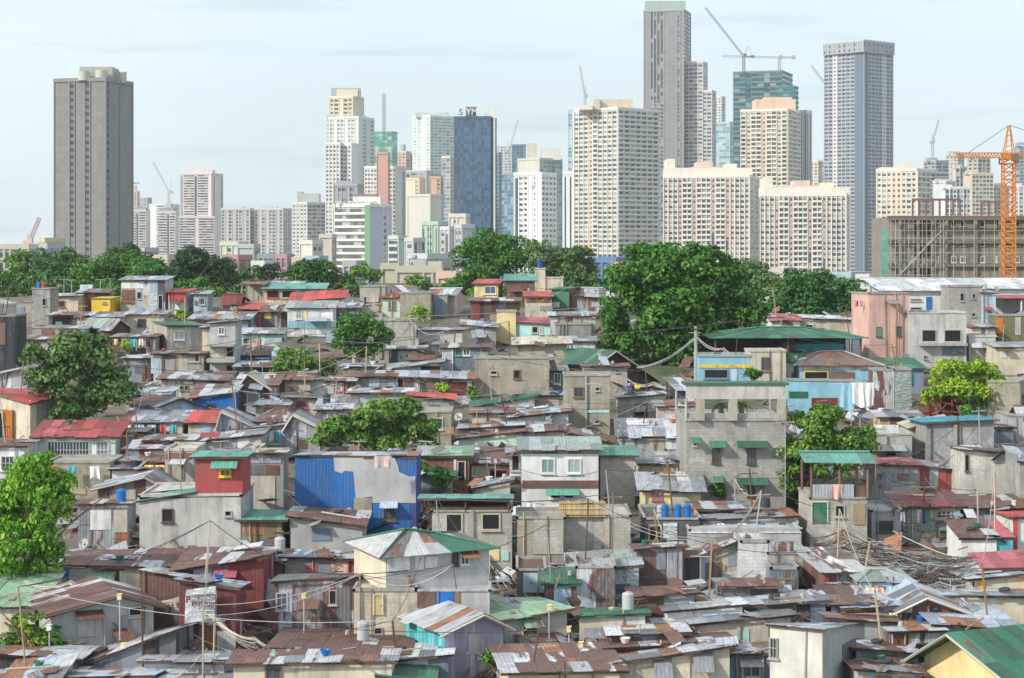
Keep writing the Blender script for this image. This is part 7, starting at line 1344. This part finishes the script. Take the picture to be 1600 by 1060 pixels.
# ------------------------------------------------------------------ scrap lying in the lanes and along the eaves
dr = random.Random(9); dcol = {k: MB() for k in ('wood', 'zinc', 'rust')}
def scrap(c, sz):
    k = dr.choice(['wood', 'wood', 'zinc', 'rust']); a = dr.uniform(0, 3.14); e = dr.gauss(0, .35); d = Vector((math.cos(a)*math.cos(e), math.sin(a)*math.cos(e), math.sin(e))); L_ = sz*dr.uniform(.5, 1.6)
    if k == 'wood': dcol[k].box(c-d*L_/2, d*L_, Vector((-d.y, d.x, 0)).normalized()*.09, (0, 0, .05))
    else: n = Vector((-math.sin(a), math.cos(a), dr.gauss(0, .3)))*L_*.6; dcol[k].slab(c, c+d*L_, c+d*L_+n, c+n, .02)
for k in range(5200):
    px, yb = dr.uniform(-20, 1620), dr.uniform(480, 1110); Y = Yof(yb); c = P(px, yb, Y); c.z = gz(Y)+abs(dr.gauss(.2, .5)); scrap(c, 1.2)
for q in HOUSES:
    if q['rt'] not in 'SAG' or q['rc'] in ('green', 'white', 'bright', 'yellow', 'teal', 'greyteal') or q['side']: continue
    for k in range(dr.choice([1, 2, 4, 6])):
        u = dr.random(); f_ = dr.choice([0, 1]); p = (q['FL'].lerp(q['FR'], u) if f_ else q['BL'].lerp(q['BR'], u)); zz = (q['z']['FL']*(1-u)+q['z']['FR']*u) if f_ else (q['z']['BL']*(1-u)+q['z']['BR']*u)
        scrap(Vector((p.x, p.y-(.3 if f_ else 0), zz+.14)), .8)
for k, mt in (('wood', boards('wood', .8)), ('zinc', roofmat('zinc')), ('rust', roofmat('rust'))): tag(dcol[k].build('scrap_debris', mt), kind='stuff')
# ------------------------------------------------------------------ labels for the unlabelled
WW = {'pl': 'plastered', 'pc': 'painted', 'bl': 'block-walled', 'sh': 'sheet-walled', 'sr': 'rusty-walled', 'sd': 'ribbed', 'wd': 'boarded', 'pa': 'patch-walled', 'tp': 'tarp-covered', 'op': 'open-sided'}
CN = dict(lgrey='light grey', bgrey='pale grey', dgrey='dark grey', pmint='pale green', ppink='dusty pink', lblue='light blue', pyellow='pale yellow', rred='dark red', sand='sandy', stain='stained grey', fade='faded', zinc='zinc', char='black', zlight='pale', cement='grey', dblue='navy', dwood='dark', tarp='grey-green', drust='dark rust', mix='', white='white', cream='cream', rose='rose', pinkg='', dark='dark', wood='brown')
used = set(q['label'] for q in HOUSES if q['label'])
marks = [q for q in HOUSES if q['ref'] and q['label']]
def rel(q, m_):
    dx, dy = q['cx']-m_['cx'], q['cy']-m_['cy']
    a = 'right' if dx > 0 else 'left'; b_ = 'in front' if dy > 0 else 'behind'
    if abs(dx) > 2.2*abs(dy): return 'just %s of' % a
    if abs(dy) > 2.2*abs(dx): return 'in front of' if dy > 0 else 'behind'
    return ('in front and %s of' if dy > 0 else 'behind and %s of') % a
for q in HOUSES:
    r = q['root']
    if not q['label']:
        wk, wc = q['wall'].split(':'); low = q['W']*q['s']
        rf = (ROOFW[q['rc']]+'-roofed') if q['rt'] not in 'PN' else 'flat-topped'
        cwd = CN.get(wc, wc)
        nm_ = 'shack' if (q['filler'] or wk in ('pa', 'sr', 'sh', 'wd')) else 'hut'
        ms = sorted(marks, key=lambda m_: (q['cx']-m_['cx'])**2+(q['cy']-m_['cy'])**2*2)
        best = None
        for pre in ('', 'second ', 'third ', 'fourth '):
            for m_ in ms[:4]:
                for desc in ('%s %s %s' % (rf, cwd, WW[wk]),):
                    lab = '%s%s %s %s the %s' % (pre, ' '.join(desc.split()), nm_, rel(q, m_), m_['ref'])
                    if lab not in used: best = lab; break
                if best: break
            if best: break
        q['label'] = best; used.add(best)
        r.name = nm_; q['cat'] = nm_
        q['ref'] = None
    tag(r, q['label'], q['cat'], 'houses of the hillside settlement')
# ------------------------------------------------------------------ things lying on the roofs
cr_ = random.Random(5); nj = 0
for q in HOUSES:
    if q['rt'] not in ('S',) or q['s']*q['W'] < 26 or q['side'] or q['Y'] > 190: continue
    if q['rc'] in ('green', 'white', 'bright', 'teal', 'yellow', 'rose', 'red', 'greyteal', 'pgreen'): continue
    if cr_.random() > .85 or nj > 285: continue
    FL, FR, BL, BR, z = q['FL'], q['FR'], q['BL'], q['BR'], q['z']
    short = ('the ' + q['ref']) if q['ref'] else 'the '+q['label']
    for kind in cr_.sample(['tyre', 'plank', 'plank', 'stone', 'scrap', 'basin'], cr_.choice([1, 1, 2, 3])):
        u, v = cr_.uniform(.12, .85), cr_.uniform(.12, .8); p = FL.lerp(FR, u).lerp(BL.lerp(BR, u), v); zz = (z['FL']*(1-u)+z['FR']*u)*(1-v)+(z['BL']*(1-u)+z['BR']*u)*v+.13
        c = Vector((p.x, p.y, zz)); nj += 1; sw = lambda a: ' '.join(a.split()[:15])
        if kind == 'tyre': tyre(c, sw('old tyre lying on '+short))
        elif kind in ('plank',):
            L_ = cr_.uniform(1.2, 3.0); a = cr_.uniform(-.5, .5); m = MB(); d = Vector((math.cos(a), math.sin(a)*.6, (z['FR']-z['FL'])/q['W']*math.cos(a)+(z['BL']-z['FL'])/q['d']*math.sin(a)*.6)); st = c-d*L_/2; m.box(st, d*L_, Vector((-.1*math.sin(a), .12, .02)), (0, 0, .05)); tag(m.build('loose_plank', boards(cr_.choice(['wood', 'pwood', 'dwood', 'cement']))), sw('loose plank lying on '+short), 'plank', 'loose planks on the roofs')
        elif kind == 'stone':
            m = MB(); n = 7; rr = [cr_.uniform(.12, .2) for _ in range(n)]; m.prism([c+Vector((math.cos(6.283*i/n)*rr[i], math.sin(6.283*i/n)*rr[i], -.05)) for i in range(n)], [c+Vector((math.cos(6.283*i/n)*rr[i]*.7, math.sin(6.283*i/n)*rr[i]*.7, .14+rr[i]*.2)) for i in range(n)]); tag(m.build('roof_stone', plaster('cement', .4)), sw('stone weighing down '+short), 'stone', 'stones on the roofs')
        elif kind == 'scrap':
            m = MB(); w_, h_ = cr_.uniform(.8, 1.6), cr_.uniform(.5, 1.0); sl_ = Vector((1, 0, (z['FR']-z['FL'])/q['W'])); sb = Vector((0, 1, (z['BL']-z['FL'])/q['d'])); o0 = c+Vector((0, 0, .03)); m.slab(o0, o0+sl_*w_, o0+sl_*w_*1.05+sb*h_+Vector((0, 0, .1)), o0+sb*h_-sl_*.1, .03); tag(m.build('scrap_sheet', roofmat(cr_.choice(['zlight', 'rust', 'zinc', 'white', 'brown', 'zblue']))), sw('loose scrap sheet on '+short), 'scrap sheet', 'scrap sheets on the roofs')
        else:
            m = MB(); n = 12; f = lambda i, r0, zz_: c+Vector((math.cos(6.283*i/n)*r0, math.sin(6.283*i/n)*r0, zz_)); 
            for i in range(n): m.quad(f(i, .16, 0), f(i+1, .16, 0), f(i+1, .26, .24), f(i, .26, .24)); m.quad(f(i+1, .15, .02), f(i, .15, .02), f(i, .24, .24), f(i+1, .24, .24))
            m.prism([f(i, .16, -.01) for i in range(n)], [f(i, .16, .02) for i in range(n)]); tag(m.build('plastic_basin', plain(cr_.choice(['blue', 'red', 'green', 'white', 'orange']), .4)), sw('plastic basin on '+short), 'basin', 'basins on the roofs')
tops = [q for q in HOUSES if q['Y'] < 215 and 0 < q['cx'] < 1600]
def land(q): return ('the '+q['ref']) if q['ref'] else 'the '+q['label']
def sh(a): return ' '.join(a.split()[:16])
def spot(q): u = cr_.uniform(.15, .85); p = q['FL'].lerp(q['FR'], u).lerp(q['BL'].lerp(q['BR'], u), cr_.uniform(.3, .8)); return Vector((p.x, p.y, (max(q['z']['FL'], q['z']['FR'])+max(q['z']['BL'], q['z']['BR']))/2))
def topx(c): return 800+c.x*F/c.y, YH+(ZC-c.z)*F/c.y
ends = []
for i, q in enumerate(cr_.sample(tops, 70)):
    c = spot(q); H_ = cr_.uniform(1.5, 3.6); m = MB(); t_ = c+Vector((cr_.uniform(-.5, .5), cr_.uniform(-.3, .3), H_)); m.path([c-Vector((0, 0, .5)), t_], cr_.uniform(.035, .06), 5); 
    if cr_.random() < .5: m.path([t_-Vector((.5, 0, .3)), t_-Vector((-.5, 0, .25))], .03, 4)
    tag(m.build('leaning_pole', boards(cr_.choice(['wood', 'cement', 'pwood', 'dwood']))), sh('thin leaning pole on '+land(q)), 'pole', 'leaning poles over the roofs'); ends.append(t_)
for i in range(95):
    a = cr_.choice(ends); near = sorted(ends, key=lambda e: (e-a).length)[1:9]; b_ = cr_.choice(near); p, q = topx(a), topx(b_)
    cable([(p[0], p[1], a.y), (q[0], q[1], b_.y)], 'thin sagging wire between leaning poles', .018, cr_.uniform(.3, 1.0), 'thin sagging wires between leaning poles', cr_.choice(['dgrey', 'grey', 'beige', 'char', 'char', 'char']))
lined = 0
for q in cr_.sample(tops, 60):
    if lined > 9 or q['ref'] or abs(q['cx']-315) < 60 and q['cy'] > 850 or q['W'] < 2.5 or q['side']: continue
    lined += 1; a, b_ = Vector((q['FL'].x, q['FL'].y-.6, q['ztop']-.15)), Vector((q['FR'].x, q['FR'].y-.6, q['ztop']-.15)); n = cr_.randint(3, 5); pa, pb = topx(a), topx(b_)
    for k in range(n):
        x0 = pa[0]+(pb[0]-pa[0])*(k+.2+cr_.uniform(-.1, .1))/n; w = cr_.uniform(.35, .7)*q['s']; cl = cr_.choice(['white', 'blue', 'rose', 'pyellow', 'lblue', 'char', 'lilac', 'red', 'white', 'lgrey', 'aqua', 'pink']); cn = CN.get(cl, cl)
        cloth(x0, pa[1], x0+w, pa[1]+cr_.uniform(.5, .9)*q['s'], a.y, cl, sh('%s washing, number %s along the line, under %s' % (cn, ['one', 'two', 'three', 'four', 'five'][k], land(q))))
for i, q in enumerate(cr_.sample([q for q in tops if q['W']*q['s'] > 30], 7)):
    c = spot(q); p = topx(c+Vector((0, 0, -.1))); s_ = F/c.y; cl = cr_.choice(['blue', 'dblue', 'blue', 'char', 'lgrey']); tank(p[0], p[1]-.95*s_, p[1], .62*s_, c.y, cl, sh('%s plastic drum on %s' % (CN.get(cl, cl), land(q))), 'drum', 'plastic_drum', group='plastic drums on the roofs')
print('JUNK', nj)
# ------------------------------------------------------------------ the air
def haze():
    mb = MB(); x, y0, y1, z0, z1 = 2800, -60, 5200, -2, 420; mb.prism([(-x, y0, z0), (x, y0, z0), (x, y1, z0), (-x, y1, z0)], [(-x, y0, z1), (x, y0, z1), (x, y1, z1), (-x, y1, z1)])
    m, t = newmat('haze'); o = t.nodes.new("ShaderNodeOutputMaterial"); v = t.nodes.new("ShaderNodeVolumePrincipled"); v.inputs['Density'].default_value = HAZE; v.inputs['Color'].default_value = (.86, .93, .98, 1); v.inputs['Anisotropy'].default_value = .2
    t.links.new(v.outputs[0], o.inputs['Volume']); ob = mb.build('haze', m); tag(ob, kind='stuff'); ob.visible_shadow = True
HAZE = .00010
haze()
